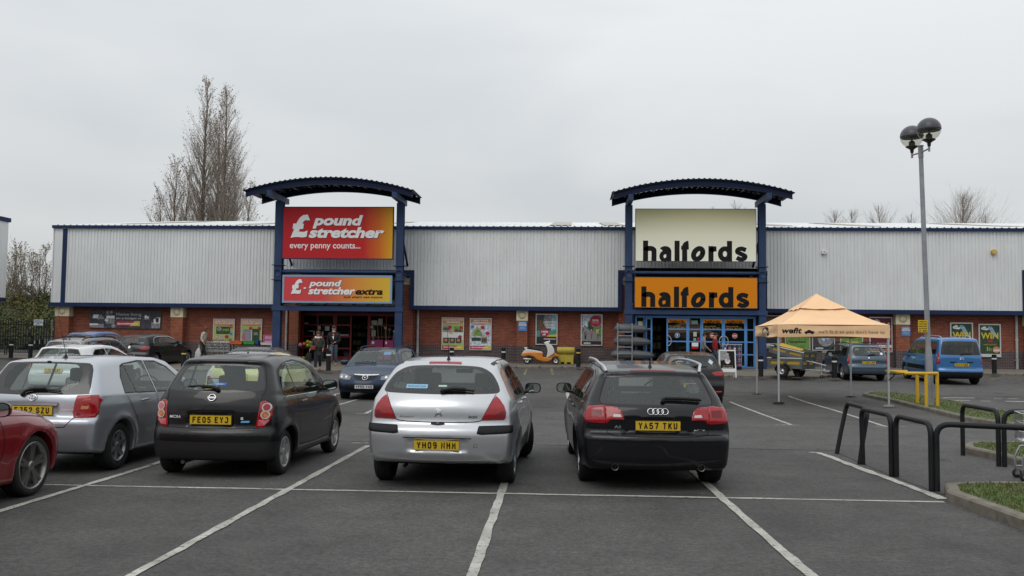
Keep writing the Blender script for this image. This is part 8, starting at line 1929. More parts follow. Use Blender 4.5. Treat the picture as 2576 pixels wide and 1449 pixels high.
for i, s in enumerate(['CUSTOMERS ONLY', '2 HOURS MAXIMUM', 'PARKING CHARGE', 'NO RETURN', '\u00a3 85']): z = h-.045-i*.062; text_fit(mb, s, -w*.85, w*.85, z-.018, z+.018, lambda a, b: (a, -.008, b), BLACK, bold=.03)
mb.build('lettering', t2, fix=False); mb = MB(); mb.box(-.02, .14, .0, .06, -.02, .02, STEEL); mb.build('clamp', t2, fix=False)
YG = mat('guard_yellow', (.60, .36, .015), .45, coat=.2, var=.1)
a = onG(2330.5, 1021.5, .10); b = onG(2358.4, 1020.5, .10); c_ = onG(2308, 1014, .10); t = thing('guard_rail', 'yellow tubular guard around the foot of the lamp post', 'guard rail', (LP.x-.1, LP.y, LP.z)); L0 = t.location; hh = .86
lf = Vector((a.x-.55, a.y+.05, a.z)); bl = Vector((a.x-.55, c_.y+.25, a.z)); bx = Vector((b.x-.35, c_.y+.25, a.z))
for q_, in ((a,), (b,), (c_,)): mb = MB(); mb.cyl(Vector((q_.x, q_.y, -.02+q_.z))-L0, Vector((q_.x, q_.y, q_.z+hh))-L0, .045, None, YG, 12); mb.build('post', t)
mb = MB(); up = Vector((0, 0, hh)); mb.tube([b+up-L0, a+up-L0, lf+up-L0+Vector((.06, 0, 0)), lf+up-L0+Vector((0, .06, 0)), bl+up-L0, bx+up-L0], .045, YG, 12); mb.sphere(b+up-L0, .046, YG, 12, 8); mb.build('rail', t)
st = MB(); s0 = Vector((G2.x, G2.y, .92)); s1 = lf+up; s2 = Vector((G2.x, G2.y, .74))
st.tube([s0, s0.lerp(s1, .5)+Vector((0, 0, -.02)), s1], .012, BLACK, 6); st.tube([s2, s2.lerp(s1, .3)+Vector((0, 0, .05)), s0.lerp(s1, .45)], .016, BLACK, 6)
tag(st.build('strap'), 'black strap tying the gazebo leg to the yellow guard', 'strap')
# ---- black hoop barriers
HB = mat('hoop_black', (.009, .0095, .011), .55, spec=.35, var=.25, vscale=4, bump=.1)
def hoop(A, B_, lab, h=.80, r=.034, topA=None, topB=None, rc=.16):
 A = Vector((A.x, A.y, gz(A.y))); B_ = Vector((B_.x, B_.y, gz(B_.y))); t = thing('barrier_hoop', lab, 'barrier', (A+B_)/2, 0, 'black hoop barriers round the trolley path')
 TA = topA or (A+Vector((0, 0, h))); TB = topB or (B_+Vector((0, 0, h))); o_ = (A+B_)/2
 pts = [A+Vector((0, 0, -.05))]; dA = (TA-A).normalized(); dh = (TB-TA).normalized(); dB = (TB-B_).normalized()
 pts.append(A.lerp(TA, .4)); c0 = TA-dA*rc; c1 = TA+dh*rc
 for i in range(7): f = i/6; pts.append(c0*(1-f)**2+TA*2*f*(1-f)+c1*f*f)
 c0 = TB-dh*rc; c1 = TB-dB*rc
 for i in range(7): f = i/6; pts.append(c0*(1-f)**2+TB*2*f*(1-f)+c1*f*f)
 pts += [B_.lerp(TB, .4), B_+Vector((0, 0, -.05))]
 mb = MB(); mb.tube([p_-o_ for p_ in pts], r, HB, 14); mb.build('tube', t)
HD = lambda u, v: onG((3300+u/2.786)*.6289, (1580+v/2.786)*.6289)
HT = lambda u, v, z: onZ((3300+u/2.786)*.6289, (1580+v/2.786)*.6289, z)
b = [HD(125, 655), HD(380, 772), HD(425, 775), HD(742, 908), HD(797, 916), HD(1190, 1073), HD(1250, 1078)]
hoop(b[0], b[1], 'farthest black hoop barrier, its left leg bent outwards', topA=b[0]+Vector((.19, .05, .80)), topB=b[1]+Vector((.14, .02, .80)))
hoop(b[2], b[3], 'black hoop barrier between the bent one and the nearest hoop', topA=b[2]+Vector((-.02, 0, .80)))
hoop(b[4], b[5], 'nearest complete black hoop barrier, next to the long rail')
hoop(b[6], Vector((b[6].x+3.4, b[6].y-1.35, 0)), 'long low black rail running out of the picture at right', h=.80)
hoop(HD(1538, 678), HD(1938, 800), 'black hoop barrier standing behind the long rail, before the grass')
qb = HD(2003, 806); hoop(qb, Vector((qb.x+1.5, qb.y-.25, 0)), 'black hoop barrier behind the shopping trolley at the right edge')
# ---- shopping trolleys
def trolley(loc, rz, lab, handle, group=None, h=.92):
 t = thing('shopping_trolley', lab, 'trolley', loc, rz, group); W_, Lb = .27, .78
 mb = MB(); r = .005; ch = CHROME
 def P(u, v, w): # u along length 0..1, v -1..1 width, w 0 bottom..1 top
  wid = (W_-.07*u)*(1-.16*(1-w)); return Vector((v*wid, -.12+u*Lb, .50+.02*u+(.40-.05*u)*w))
 for w in (0, .33, .66, 1): mb.tube([P(0, -1, w), P(1, -1, w), P(1, 1, w), P(0, 1, w)], r if w < 1 else r*1.7, ch, 5)
 for i in range(15):
  u = i/14
  for v in (-1, 1): mb.cyl(P(u, v, 0), P(u, v, 1), .0032, None, ch, 4, caps=False)
  mb.cyl(P(u, -1, 0), P(u, 1, 0), .0032, None, ch, 4, caps=False)
 for i in range(9):
  v = -1+2*i/8; mb.cyl(P(1, v, 0), P(1, v, 1), .0032, None, ch, 4, caps=False); mb.cyl(P(0, v, 0), P(1, v, 0), .0032, None, ch, 4, caps=False); mb.cyl(P(0, v, 0), P(0, v, 1), .0032, None, ch, 4, caps=False)
 mb.build('basket', t, fix=False)
 mb = MB(); FR = mat('trolley_frame', (.34, .36, .37), .35, .7)
 for v in (-1, 1):
  mb.tube([(v*.26, -.20, 1.0), (v*.26, -.14, .88), (v*.25, .10, .46), (v*.25, .02, .30), (v*.25, -.16, .13)], .015, FR, 8); mb.tube([(v*.25, .10, .46), (v*.2, .60, .42), (v*.19, .66, .30), (v*.19, .66, .13)], .014, FR, 8); mb.tube([(v*.25, -.14, .16), (v*.19, .66, .16)], .012, FR, 8)
 mb.build('frame', t); mb = MB(); mb.cyl((-.28, -.20, 1.0), (.28, -.20, 1.0), .017, None, handle, 10); mb.build('handle', t)
 for x, y in ((-.25, -.16), (.25, -.16), (-.19, .66), (.19, .66)):
  mb = MB(); mb.lathe([(.02, -.016), (.055, -.016), (.062, -.008), (.062, .008), (.055, .016), (.02, .016)], (x, y-.02, .062), 'x', RUBBER, 16); mb.box(x-.024, x-.019, y-.045, y+.01, .05, .13, CHROME); mb.box(x+.019, x+.024, y-.045, y+.01, .05, .13, CHROME); mb.cyl((x, y, .12), (x, y, .16), .018, None, CHROME, 8); mb.build('castor', t)
 return t
q = onG(2551.7, 1214); trolley((q.x+.82, q.y+.10, 0), radians(78), 'chrome shopping trolley at the right edge, leaning on the black rail', BLACKP)
RH = mat('trolley_handle_red', (.40, .02, .02), .4)
q = onY(520, 870, 43.9); t0 = trolley((q.x, 43.9, gz(43.9)+.11), radians(-90), 'first red handled trolley of the nested row by the wall', RH, 'nested trolleys by the brick wall')
names_ = ['second', 'third', 'fourth', 'fifth']
for i in range(4):
 c_ = copy_tree(t0); c_.location.x += .30*(i+1); c_['label'] = names_[i]+' red handled trolley of the nested row by the wall'
# ---- goods in front of the red shop
Y0 = 43.6; zg = gz(Y0)+.11; PX = lambda x, y, Y=Y0: onY(x, y, Y)
def tub(x0, x1, y0, y1, m, lab, Y=Y0, name='plastic_tub', group='plastic goods stacked by the blue column', rim=True, dd=.22):
 a = PX(x0, y1, Y); b_ = PX(x1, y1, Y); zt_ = PX((x0+x1)/2, y0, Y).z; t = thing(name, lab, 'tub', ((a.x+b_.x)/2, Y, a.z), 0, group); w = (b_.x-a.x)/2; h = zt_-a.z
 mb = MB(); vs = [(sx*w*.86, sy*dd*.86, 0) for sx, sy in ((-1, -1), (1, -1), (1, 1), (-1, 1))]+[(sx*w, sy*dd, h) for sx, sy in ((-1, -1), (1, -1), (1, 1), (-1, 1))]+[(sx*w*.95, sy*dd*.93, h) for sx, sy in ((-1, -1), (1, -1), (1, 1), (-1, 1))]+[(sx*w*.82, sy*dd*.8, .01) for sx, sy in ((-1, -1), (1, -1), (1, 1), (-1, 1))]
 fs = [(3, 2, 1, 0)]+[(i, (i+1) % 4, 4+(i+1) % 4, 4+i) for i in range(4)]+[(4+i, 4+(i+1) % 4, 8+(i+1) % 4, 8+i) for i in range(4)]+[(8+i, 8+(i+1) % 4, 12+(i+1) % 4, 12+i) for i in range(4)]+[(12, 13, 14, 15)]
 mb.add(vs, fs, m); mb.build('body', t, fix=False)
 if rim: q_ = MB(); q_.tube([(sx*w, sy*dd, h) for sx, sy in ((-1, -1), (1, -1), (1, 1), (-1, 1))], .012, m, 6, closed=True); q_.build('rim', t)
 return t
plm = lambda n, c: mat('plastic_'+n, c, .4, var=.06)
st_ = PX(582, 866); en_ = PX(652, 866); t = thing('trestle_table', 'low black trestle carrying the coloured tubs beside the nested trolleys', 'table', ((st_.x+en_.x)/2, Y0, zg)); w = (en_.x-st_.x)/2; h = st_.z-zg
mb = MB(); mb.box(-w, w, -.25, .25, h-.03, h, BLACKP); mb.build('table_top', t, fix=False)
for sx in (-1, 1):
 for sy in (-1, 1): mb = MB(); mb.box(sx*w*.93-.02, sx*w*.93+.02, sy*.2-.02, sy*.2+.02, 0, h-.03, BLACKP); mb.build('leg', t, fix=False)
tub(580, 613, 857.5, 865.8, plm('orange', (.62, .14, .03)), 'orange plastic tub with a yellow rim, left of the green one'); tub(614, 644, 858, 865.8, plm('green', (.05, .35, .05)), 'bright green plastic tub between the orange and blue ones'); tub(645, 652, 857, 865.8, plm('blue', (.02, .08, .3)), 'narrow dark blue plastic tub at the right of the green one')
# black table with the pink drawers
a = PX(664, 867); b_ = PX(692, 867); t = thing('display_table', 'small black display table under the pink drawers', 'table', ((a.x+b_.x)/2, Y0, zg)); w = (b_.x-a.x)/2+.04; h = a.z-zg-.0
mb = MB(); mb.box(-w, w, -.24, .24, h-.03, h, BLACKP); mb.build('table_top', t, fix=False)
for sx in (-1, 1):
 for sy in (-1, 1): mb = MB(); mb.box(sx*w*.9-.025, sx*w*.9+.025, sy*.2-.02, sy*.2+.02, 0, h-.03, BLACKP); mb.build('leg', t, fix=False)
PK = plm('pink', (.62, .06, .22)); zt_ = PX(677, 842).z; a2 = PX(664.5, 867); b2 = PX(689, 867); t = thing('drawer_unit', 'shocking pink plastic drawer unit with two see-through drawers', 'drawers', ((a2.x+b2.x)/2, Y0, a2.z)); w = (b2.x-a2.x)/2; h = zt_-a2.z
mb = MB(); mb.box(-w, w, .16, .18, 0, h, PK); mb.box(-w, -w+.06, -.18, .16, 0, h, PK, 0); mb.box(w-.06, w, -.18, .16, 0, h, PK); mb.box(-w+.06, w-.06, -.18, .16, h-.035, h, PK); mb.box(-w+.06, w-.06, -.18, .16, 0, .03, PK); mb.box(-w+.06, w-.06, -.175, .16, h*.5-.015, h*.5+.015, PK); mb.build('case', t, fix=False)
for z_ in (.035, h*.5+.02): mb = MB(); mb.box(-w+.065, w-.065, -.16, .14, z_, z_+h*.5-.06, plm('pale_pink', (.55, .28, .42))); mb.build('drawer', t, fix=False)
tub(655, 690, 862.5, 867.5, plm('white', (.60, .60, .62)), 'shallow white plastic tray on the black display table', Y=Y0-.26, dd=.03); tub(683, 692, 868, 880, plm('white', (.60, .60, .62)), 'tall white plastic bin at the right end of the display table', Y=Y0-.32, dd=.1); tub(686, 707, 879, 889, plm('clear', (.30, .34, .40)), 'clear grey storage tub on the pavement beside the downpipe', Y=Y0-.3)
# balls beside the red door
ZX = lambda u: (1100+u/4.6)*.6289; ZY = lambda v: (1220+v/4.6)*.6289; Y0 = 44.9; zg = gz(Y0)+.11
a = PX(ZX(425), ZY(775), Y0); b_ = PX(ZX(700), ZY(775), Y0); t = thing('display_shelf', 'black two-tier shelf of play balls left of the red doors', 'shelf', ((a.x+b_.x)/2, Y0, zg)); w = (b_.x-a.x)/2
for z_ in (PX(ZX(500), ZY(778), Y0).z-zg, PX(ZX(500), ZY(1008), Y0).z-zg):
 mb = MB(); mb.box(-w, w, -.2, .2, max(.02, z_-.03), max(.03, z_), BLACKP); mb.box(-w, w, -.2, -.185, max(.03, z_), max(.03, z_)+.04, BLACKP); mb.build('shelf', t, fix=False)
mb = MB()
for sx in (-1, 1):
 for sy in (-1, 1): mb.box(sx*w-.015*sx-.012, sx*w-.015*sx+.012, sy*.18-.012, sy*.18+.012, 0, .9, BLACKP)
mb.build('uprights', t, fix=False)
for i, (u, v, r, c_, c2, lab) in enumerate([(468, 732, 38, (.65, .05, .2), (.7, .6, .55), 'pink and white play ball, leftmost on the upper shelf'), (540, 716, 36, (.65, .12, .02), None, 'plain orange play ball on the upper shelf'), (603, 676, 36, (.65, .55, .03), (.02, .02, .02), 'yellow football with black spots on top of the pile'), (655, 690, 34, (.62, .42, .02), None, 'amber play ball at the back right of the pile'), (608, 745, 36, (.35, .6, .04), (.6, .1, .05), 'lime green play ball with a red patch, front of the upper shelf'), (668, 740, 32, (.05, .4, .08), None, 'dark green play ball at the right of the upper shelf'), (468, 976, 32, (.03, .3, .06), None, 'green play ball on the bottom shelf'), (525, 976, 32, (.6, .5, .03), (.02, .02, .02), 'yellow spotted play ball on the bottom shelf')]):
 p_ = PX(ZX(u), ZY(v), Y0-.05+.02*(i % 3)); R_ = r*.00262; mb = MB(); mb.sphere((0, 0, 0), R_, mat('ball_%d' % i, c_, .3, coat=.5), 18, 12)
 o = mb.build('play_ball'); o.location = p_; tag(o, lab, 'ball', 'play balls beside the red doors')
 if c2:
  q_ = MB()
  for dv in ((-.3, -1, .3), (.6, -.8, .1), (-.8, -.6, -.1), (.1, -.9, -.6), (.2, -.6, .9), (-.6, -.3, .8)):
   n_ = Vector(dv).normalized(); tt = n_.orthogonal().normalized(); ss = n_.cross(tt); q_.add([n_*R_*1.012+(tt*cos(x)+ss*sin(x))*R_*.26 for x in [2*pi*j/6 for j in range(6)]], [tuple(range(6))], mat('ball_patch_%d' % i, c2, .3))
  q_.build('patches', o, fix=False)
# dump bins with brooms
def dump(u0, u1, v0, lab, sticks):
 Yb = 45.2; a = PX(ZX(u0), ZY(v0), Yb); b_ = PX(ZX(u1), ZY(v0), Yb); zg_ = gz(Yb)+.11; t = thing('dump_bin', lab, 'display bin', ((a.x+b_.x)/2, Yb, zg_), 0, 'pink display bins by the red doors'); w = (b_.x-a.x)/2; h = a.z-zg_
 m = mat('dump_pink', (.30, .03, .13), .6); mb = MB(); mb.box(-w, w, -.2, -.185, 0, h, m); mb.box(-w, w, .185, .2, 0, h, m); mb.box(-w, -w+.015, -.185, .185, 0, h, m); mb.box(w-.015, w, -.185, .185, 0, h, m); mb.box(-w+.015, w-.015, -.185, .185, .5, .52, m); mb.build('box', t, fix=False)
 q_ = MB(); q_.box(-w*.8, -w*.4, -.205, -.201, h-.2, h-.08, WHITE); q_.build('label', t, fix=False)
 for j in range(sticks):
  x = random.uniform(-w*.8, w*.8); hh_ = random.uniform(.25, .9); c0 = (x, random.uniform(-.1, .1), .53); c1 = (x+random.uniform(-.15, .15), c0[1]+random.uniform(-.1, .1), h+hh_)
  o = MB(); o.cyl((0, 0, 0), Vector(c1)-Vector(c0), .012, None, mat('stick_%d' % (j % 3), [(.30, .24, .15), (.12, .10, .08), (.35, .35, .33)][j % 3], .6), 6); ob = o.build('broom'); ob.location = Vector(c0)+t.location
  hd = MB(); dv = (Vector(c1)-Vector(c0)); hd.box(dv.x-.06, dv.x+.06, dv.y-.02, dv.y+.02, dv.z-.02, dv.z+.07, mat('stick_%d' % (j % 3), (.3, .24, .15), .6)); hd.build('broom_head', ob, fix=False)
  tag(ob, 'garden broom or tool standing in the pink display bin '+('left' if u0 < 1900 else 'right')+' of the pair', 'broom', 'brooms in the pink display bins '+('left' if u0 < 1900 else 'right'))
dump(1775, 2000, 640, 'wide pink display bin with a white label, left of the pair by the red doors', 5); dump(2030, 2190, 645, 'smaller pink display bin next to the blue column', 4)
p_ = GP(ZX(905), ZY(1022)); t = thing('litter_bin', 'dark grey litter bin behind the couple outside the red shop', 'bin', (p_.x, 44.3, gz(44.3)+.11)); mb = MB(); mb.lathe([(.17, 0), (.2, .02), (.2, .75)], (0, 0, 0), 'z', mat('bin_grey', (.06, .062, .062), .6), 18); mb.build('body', t); mb = MB(); mb.lathe([(.21, .75), (.21, .80), (.12, .9), (.001, .92)], (0, 0, 0), 'z', mat('bin_lid_green', (.10, .12, .03), .6), 18); mb.build('lid', t)
# ---- stacked trailers
TG = mat('trailer_grey', (.13, .145, .145), .4, .5, var=.12); TY = mat('trailer_ply_yellow', (.42, .27, .03), .6)
TP = onG(2000, 951, .11); ang = radians(-44)
def trailer(loc, lab, wheels, tiltx=0.0, Lt=1.55, Wt=1.0, H_=.34, zb=.38):
 t = thing('car_trailer', lab, 'trailer', loc, ang, 'small trailers stacked outside'); t.rotation_euler = (0, tiltx, ang)
 mb = MB(); fr = .045
 for (x0, x1, y0, y1, side) in ((-Lt/2, Lt/2, -Wt/2, -Wt/2+.03, 0), (-Lt/2, Lt/2, Wt/2-.03, Wt/2, 0), (-Lt/2, -Lt/2+.03, -Wt/2+.03, Wt/2-.03, 1), (Lt/2-.03, Lt/2, -Wt/2+.03, Wt/2-.03, 1)):
  mb.box(x0, x1, y0, y1, zb, zb+H_*.36, TG); mb.box(x0, x1, y0, y1, zb+H_*.70, zb+H_, TG)
  if side == 0:
   for a in (x0, (x0+x1)/2-.03, x1-.07): mb.box(a-.03*(a > 0), a+.13-.03*(a > 0), y0, y1, zb+H_*.36, zb+H_*.70, TG)
  else:
   for b_ in (y0, (y0+y1)/2-.03, y1-.06): mb.box(x0, x1, b_, b_+.10, zb+H_*.36, zb+H_*.70, TG)
 mb.build('side_frame', t, fix=False)
 mb = MB(); mb.box(-Lt/2+.035, Lt/2-.035, -Wt/2+.035, Wt/2-.035, zb+.01, zb+.03, TY)
 for s_ in (-1, 1): mb.box(-Lt/2+.08, Lt/2-.08, s_*(Wt/2-.045)-.006, s_*(Wt/2-.045)+.006, zb+.08, zb+H_-.10, TY); mb.box(s_*(Lt/2-.045)-.006, s_*(Lt/2-.045)+.006, -Wt/2+.08, Wt/2-.08, zb+.08, zb+H_-.10, TY)
 mb.build('plywood_panels', t, fix=False)
 mb = MB(); mb.box(-Lt/2, Lt/2, -Wt/2-.004, -Wt/2-.001, zb+H_-.055, zb+H_-.03, WHITE); mb.box(-Lt/2+.2, -Lt/2+.5, -Wt/2-.006, -Wt/2-.0045, zb+H_-.07, zb+H_-.015, BLACK); mb.build('stripe', t, fix=False)
 if wheels:
  for s_ in (-1, 1):
   mb = MB(); mb.lathe([(.12, -.07), (.24, -.075), (.262, -.04), (.262, .04), (.24, .075), (.12, .07)], (0, s_*(Wt/2+.12), .262), 'y', RUBBER, 24); w_ = mb.build('wheel', t); q_ = MB(); q_.lathe([(.13, s_*.062), (.12, s_*.03), (.05, s_*.035), (.04, s_*.06), (.001, s_*.06)], (0, s_*(Wt/2+.12), .262), 'y', mat('hub_silver', (.5, .5, .5), .35, .7), 20); q_.build('rim', w_)
   g_ = MB(); g_.add([(cos(a)*.31, s_*(Wt/2+dd), .262+sin(a)*.31) for a in [pi*i/8 for i in range(9)] for dd in (.03, .22)], [(2*i, 2*i+1, 2*i+3, 2*i+2) for i in range(8)], BLACKP); g_.build('mudguard', w_, fix=False)
 mb = MB(); x = Lt/2; mb.tube([(x-.2, -.3, zb-.03), (x+.15, -.1, zb-.04), (x+.35, 0, zb-.05), (x+.75, 0, zb-.06)], .025, STEEL, 8); mb.tube([(x-.2, .3, zb-.03), (x+.15, .1, zb-.04), (x+.35, 0, zb-.05)], .025, STEEL, 8)
 if wheels: mb.cyl((x+.6, -.06, .06), (x+.6, -.06, .55), .02, None, STEEL, 8); mb.lathe([(.02, -.025), (.07, -.025), (.07, .025), (.02, .025)], (x+.6, -.06, .07), 'y', RUBBER, 14); mb.box(x+.7, x+.9, -.04, .04, zb-.11, zb-.02, STEEL, .01)
 mb.build('drawbar', t); return t
trailer((TP.x+.02, TP.y+.75, TP.z), 'lower grey trailer with yellow plywood sides, standing on its wheels', True, H_=.46, zb=.36)
trailer((TP.x+.02, TP.y+.76, TP.z+.56), 'upper grey trailer tipped on top of the other, yellow boards inside', False, tiltx=radians(11), H_=.34, zb=.30)
mb = MB(); q = Matrix.Rotation(ang, 3, 'Z')
for i in range(3):
 o = MB(); o.box(-.55, .45, -.07, .07, 0, .04, TY); ob = o.build('board'); ob.rotation_euler = (radians(25), radians(14), ang); ob.location = Vector((TP.x, TP.y+.76, TP.z+1.12+.03*i))+q @ Vector((0, -.2+.2*i, 0)); tag(ob, 'yellow board lying in the upper trailer, '+['nearest', 'middle', 'farthest'][i]+' of three', 'board', 'yellow boards in the upper trailer')
# ---- left-hand edge: guard railing, palisade fence with notice
RL = mat('railing_dark', (.02, .022, .024), .5); Yr = 46.8
def railing(xa, xb, lab):
 a = onY(xa, 860, Yr); b_ = onY(xb, 860, Yr); zg_ = gz(Yr)+.11; t = thing('pedestrian_railing', lab, 'railing', ((a.x+b_.x)/2, Yr, zg_), 0, 'dark pedestrian railings at far left'); w = (b_.x-a.x)/2; h = 1.0
 mb = MB(); mb.box(-w, w, -.02, .02, h-.04, h, RL); mb.box(-w, w, -.015, .015, h-.22, h-.19, RL); mb.box(-w, w, -.015, .015, .12, .15, RL); mb.box(-w, -w+.04, -.02, .02, 0, h, RL); mb.box(w-.04, w, -.02, .02, 0, h, RL)
 n = int(2*w/.12)
 for i in range(1, n): x = -w+2*w*i/n; mb.box(x-.008, x+.008, -.008, .008, .15, h-.22, RL)
 mb.build('panel', t, fix=False)
railing(-60, 14, 'dark railing panel running off the left edge of the picture'); railing(17, 82, 'dark railing panel behind the two left-hand bollards'); railing(101, 136, 'short dark railing panel next to the corner of the brick building')
Yf = 54.0; a = onY(-80, 850, Yf); b_ = onY(139, 850, Yf); zg_ = gz(Yf); t = thing('palisade_fence', 'dark green palisade fence in front of the overgrown bank, three posts pale', 'fence', ((a.x+b_.x)/2, Yf, zg_)); w = (b_.x-a.x)/2; FD = mat('palisade_dark', (.014, .020, .014), .6); FL = mat('palisade_pale', (.18, .20, .18), .5)
h = onY(60, 803, Yf).z-zg_; mb = MB(); ml = MB(); n = int(2*w/.16)
for z_ in (.35, h-.35): mb.box(-w, w, .03, .07, z_, z_+.05, FD)
for i in range(n):
 x = -w+2*w*(i+.5)/n; px_ = (x+t.location.x-a.x)/(b_.x-a.x); tgt = ml if px_ > .90 and i % 2 == 0 else mb; m = FL if tgt is ml else FD
 tgt.add([(x-.035, 0, .05), (x+.035, 0, .05), (x+.035, 0, h-.08), (x, 0, h), (x-.035, 0, h-.08), (x-.035, .02, .05), (x+.035, .02, .05), (x+.035, .02, h-.08), (x, .02, h), (x-.035, .02, h-.08)], [(0, 1, 2, 3, 4), (9, 8, 7, 6, 5), (0, 5, 6, 1), (1, 6, 7, 2), (2, 7, 8, 3), (3, 8, 9, 4), (4, 9, 5, 0)], m)
mb.build('pales', t, fix=False); ml.build('pale_bars', t, fix=False)
poster('small white notice on the dark palisade fence at far left', (85, 803.5, 108, 818.8), [(R, 'pale', 0, 1, 0, 1), (T, 'dg', 'NO ACCESS TO', .1, .9, .68, .82, B), (T, 'dg', 'PRIVATE CAR', .12, .88, .46, .60, B), (T, 'red', 'PARK', .35, .65, .24, .38, B)], Y0=Yf-.05, frame=None, name='notice_board', cat='sign')
# ================================================================ people
def skin(nodes, edges, name, m, parent, sub=1, root=0, sm=True):
 """nodes: {id: (x,y,z,r) or (x,y,z,rx,ry)}; grown with a Skin modifier, then baked to a mesh"""
 ids = list(nodes); me = bpy.data.meshes.new(name); me.from_pydata([nodes[i][:3] for i in ids], [(ids.index(a), ids.index(b)) for a, b in edges], [])
 o = bpy.data.objects.new(name, me); COL.objects.link(o); mod = o.modifiers.new('s', 'SKIN'); mod.use_smooth_shade = sm
 lay = me.skin_vertices[0] if me.skin_vertices else None
 if lay is None:
  bm = bmesh.new(); bm.from_mesh(me); bm.verts.layers.skin.verify(); bm.to_mesh(me); bm.free(); lay = me.skin_vertices[0]
 for k_, i in enumerate(ids):
  n_ = nodes[i]; lay.data[k_].radius = (n_[3], n_[4] if len(n_) > 4 else n_[3]); lay.data[k_].use_root = (k_ == root)
 ms = o.modifiers.new('u', 'SUBSURF'); ms.levels = sub; ms.render_levels = sub
 dg = bpy.context.evaluated_depsgraph_get(); m2 = bpy.data.meshes.new_from_object(o.evaluated_get(dg)); bpy.data.objects.remove(o); bpy.data.meshes.remove(me)
 m2.name = name; m2.materials.clear(); m2.materials.append(m); ob = bpy.data.objects.new(name, m2); COL.objects.link(ob); ob.parent = parent
 for p_ in m2.polygons: p_.use_smooth = True; p_.material_index = 0
 return ob
SKIN = mat('skin', (.42, .22, .15), .55)
def chain(*a): return list(zip(a[:-1], a[1:]))
def person(loc, rz, H, lab, top_c, leg_c, shoe_c, hair_c, step=0.0, coat=None, armL=None, armR=None, headtilt=0.0, hair='short', cap=None, lean=0.0, skinny=1.0, topname='jacket'):
 """faces -Y when rz = 0"""
 t = thing('person', lab, 'person', loc, rz); s = H/1.75; k = skinny
 hipz, kz, az = .92*s, .50*s, .085*s; sx = .085*s
 yl, yr = -step*.5, step*.5
 N = dict(pel=(0, 0, .96*s, .13*s*k, .10*s), w=(0, -lean*.3, 1.10*s, .125*s*k, .09*s), ch=(0, -lean*.8, 1.32*s, .145*s*k, .10*s), nk0=(0, -lean, 1.46*s, .075*s, .07*s), nk=(0, -lean-.01, 1.53*s, .052*s),
    hL=(-sx, 0, hipz, .09*s*k), hR=(sx, 0, hipz, .09*s*k), kL=(-sx*1.05, yl*.55-.02, kz+.01, .058*s), kR=(sx*1.05, yr*.35-.03*(step > 0), kz+.01, .058*s),
    aL=(-sx*1.05, yl, az, .038*s), aR=(sx*1.05, yr, az+(.04 if step > .3 else 0), .038*s), tL=(-sx*1.1, yl-.15*s, .035*s, .035*s), tR=(sx*1.1, yr-.14*s, .035*s+(0 if step < .3 else .01), .035*s),
    sL=(-.17*s*k, -lean, 1.42*s, .058*s), sR=(.17*s*k, -lean, 1.42*s, .058*s))
 aL_ = armL or [(-.225, .02, 1.14), (-.235, -.06, .90)]; aR_ = armR or [(.225, .02, 1.14), (.235, -.06, .90)]
 def S3(p_, r): return (p_[0]*s, p_[1]*s-lean*.6, p_[2]*s, r*s)
 N['eL'] = S3(aL_[0], .042); N['wL'] = S3(aL_[1], .027); N['eR'] = S3(aR_[0], .042); N['wR'] = S3(aR_[1], .027)
 # head
 hx, hy, hz = 0, -lean-.03-headtilt*.05, 1.625*s
 N['h1'] = (hx, hy, hz-.02*s, .075*s, .088*s); N['h2'] = (hx, hy+.012, hz+.06*s, .070*s, .085*s)
 E = chain('pel', 'w', 'ch', 'nk0', 'nk', 'h1', 'h2')+chain('pel', 'hL', 'kL', 'aL', 'tL')+chain('pel', 'hR', 'kR', 'aR', 'tR')+chain('ch', 'sL', 'eL', 'wL')+chain('ch', 'sR', 'eR', 'wR')
 for side, (e, w_) in (('L', (aL_[0], aL_[1])), ('R', (aR_[0], aR_[1]))):
  d = (Vector(w_)-Vector(e)).normalized(); wv = Vector(N['w'+side][:3]); palm = wv+d*.07*s; N['p'+side] = (*palm, .030*s, .018*s); E += [('w'+side, 'p'+side)]
  lat = Vector((0, 1, 0)) if abs(d.y) < .7 else Vector((0, 0, 1)); fw = d.cross(lat).normalized()
  for i, (o_, L_) in enumerate(((-.026, .060), (-.009, .072), (.009, .068), (.026, .055))):
   b0 = palm+lat*o_*s+d*.02*s; b1 = b0+d*L_*.55*s+fw*.006*s; b2 = b0+d*L_*s*.9+fw*.025*s
   for q_, pt, r in ((0, b0, .009), (1, b1, .008), (2, b2, .007)): N['f%s%d%d' % (side, i, q_)] = (*pt, r*s)
   E += [('p'+side, 'f%s%d0' % (side, i)), ('f%s%d0' % (side, i), 'f%s%d1' % (side, i)), ('f%s%d1' % (side, i), 'f%s%d2' % (side, i))]
  b0 = wv+d*.03*s-lat*.035*s; b1 = b0+d*.035*s-lat*.015*s
  N['f%s40' % side] = (*b0, .010*s); N['f%s41' % side] = (*b1, .008*s); E += [('w'+side, 'f%s40' % side), ('f%s40' % side, 'f%s41' % side)]
 skin(N, E, 'body', SKIN, t, 1)
 # face: nose, ears, eyes, mouth
 mb = MB(); fy = hy-.088*s; mb.sphere((hx, fy-.006*s, hz+.005*s), .017*s, SKIN, 10, 8, sz=1.5)
 for sg in (-1, 1): mb.sphere((hx+sg*.078*s, hy+.01*s, hz+.005*s), .022*s, SKIN, 8, 6, sx=.45)
 mb.build('nose_and_ears', t)
 mb = MB()
 for sg in (-1, 1): mb.sphere((hx+sg*.030*s, fy+.010*s, hz+.030*s), .0075*s, mat('eye', (.06, .045, .04), .3), 8, 6)
 mb.sphere((hx, fy+.006*s, hz-.048*s), .020*s, mat('lips', (.30, .10, .09), .5), 8, 6, sy=.4, sz=.3); mb.build('eyes_and_mouth', t)
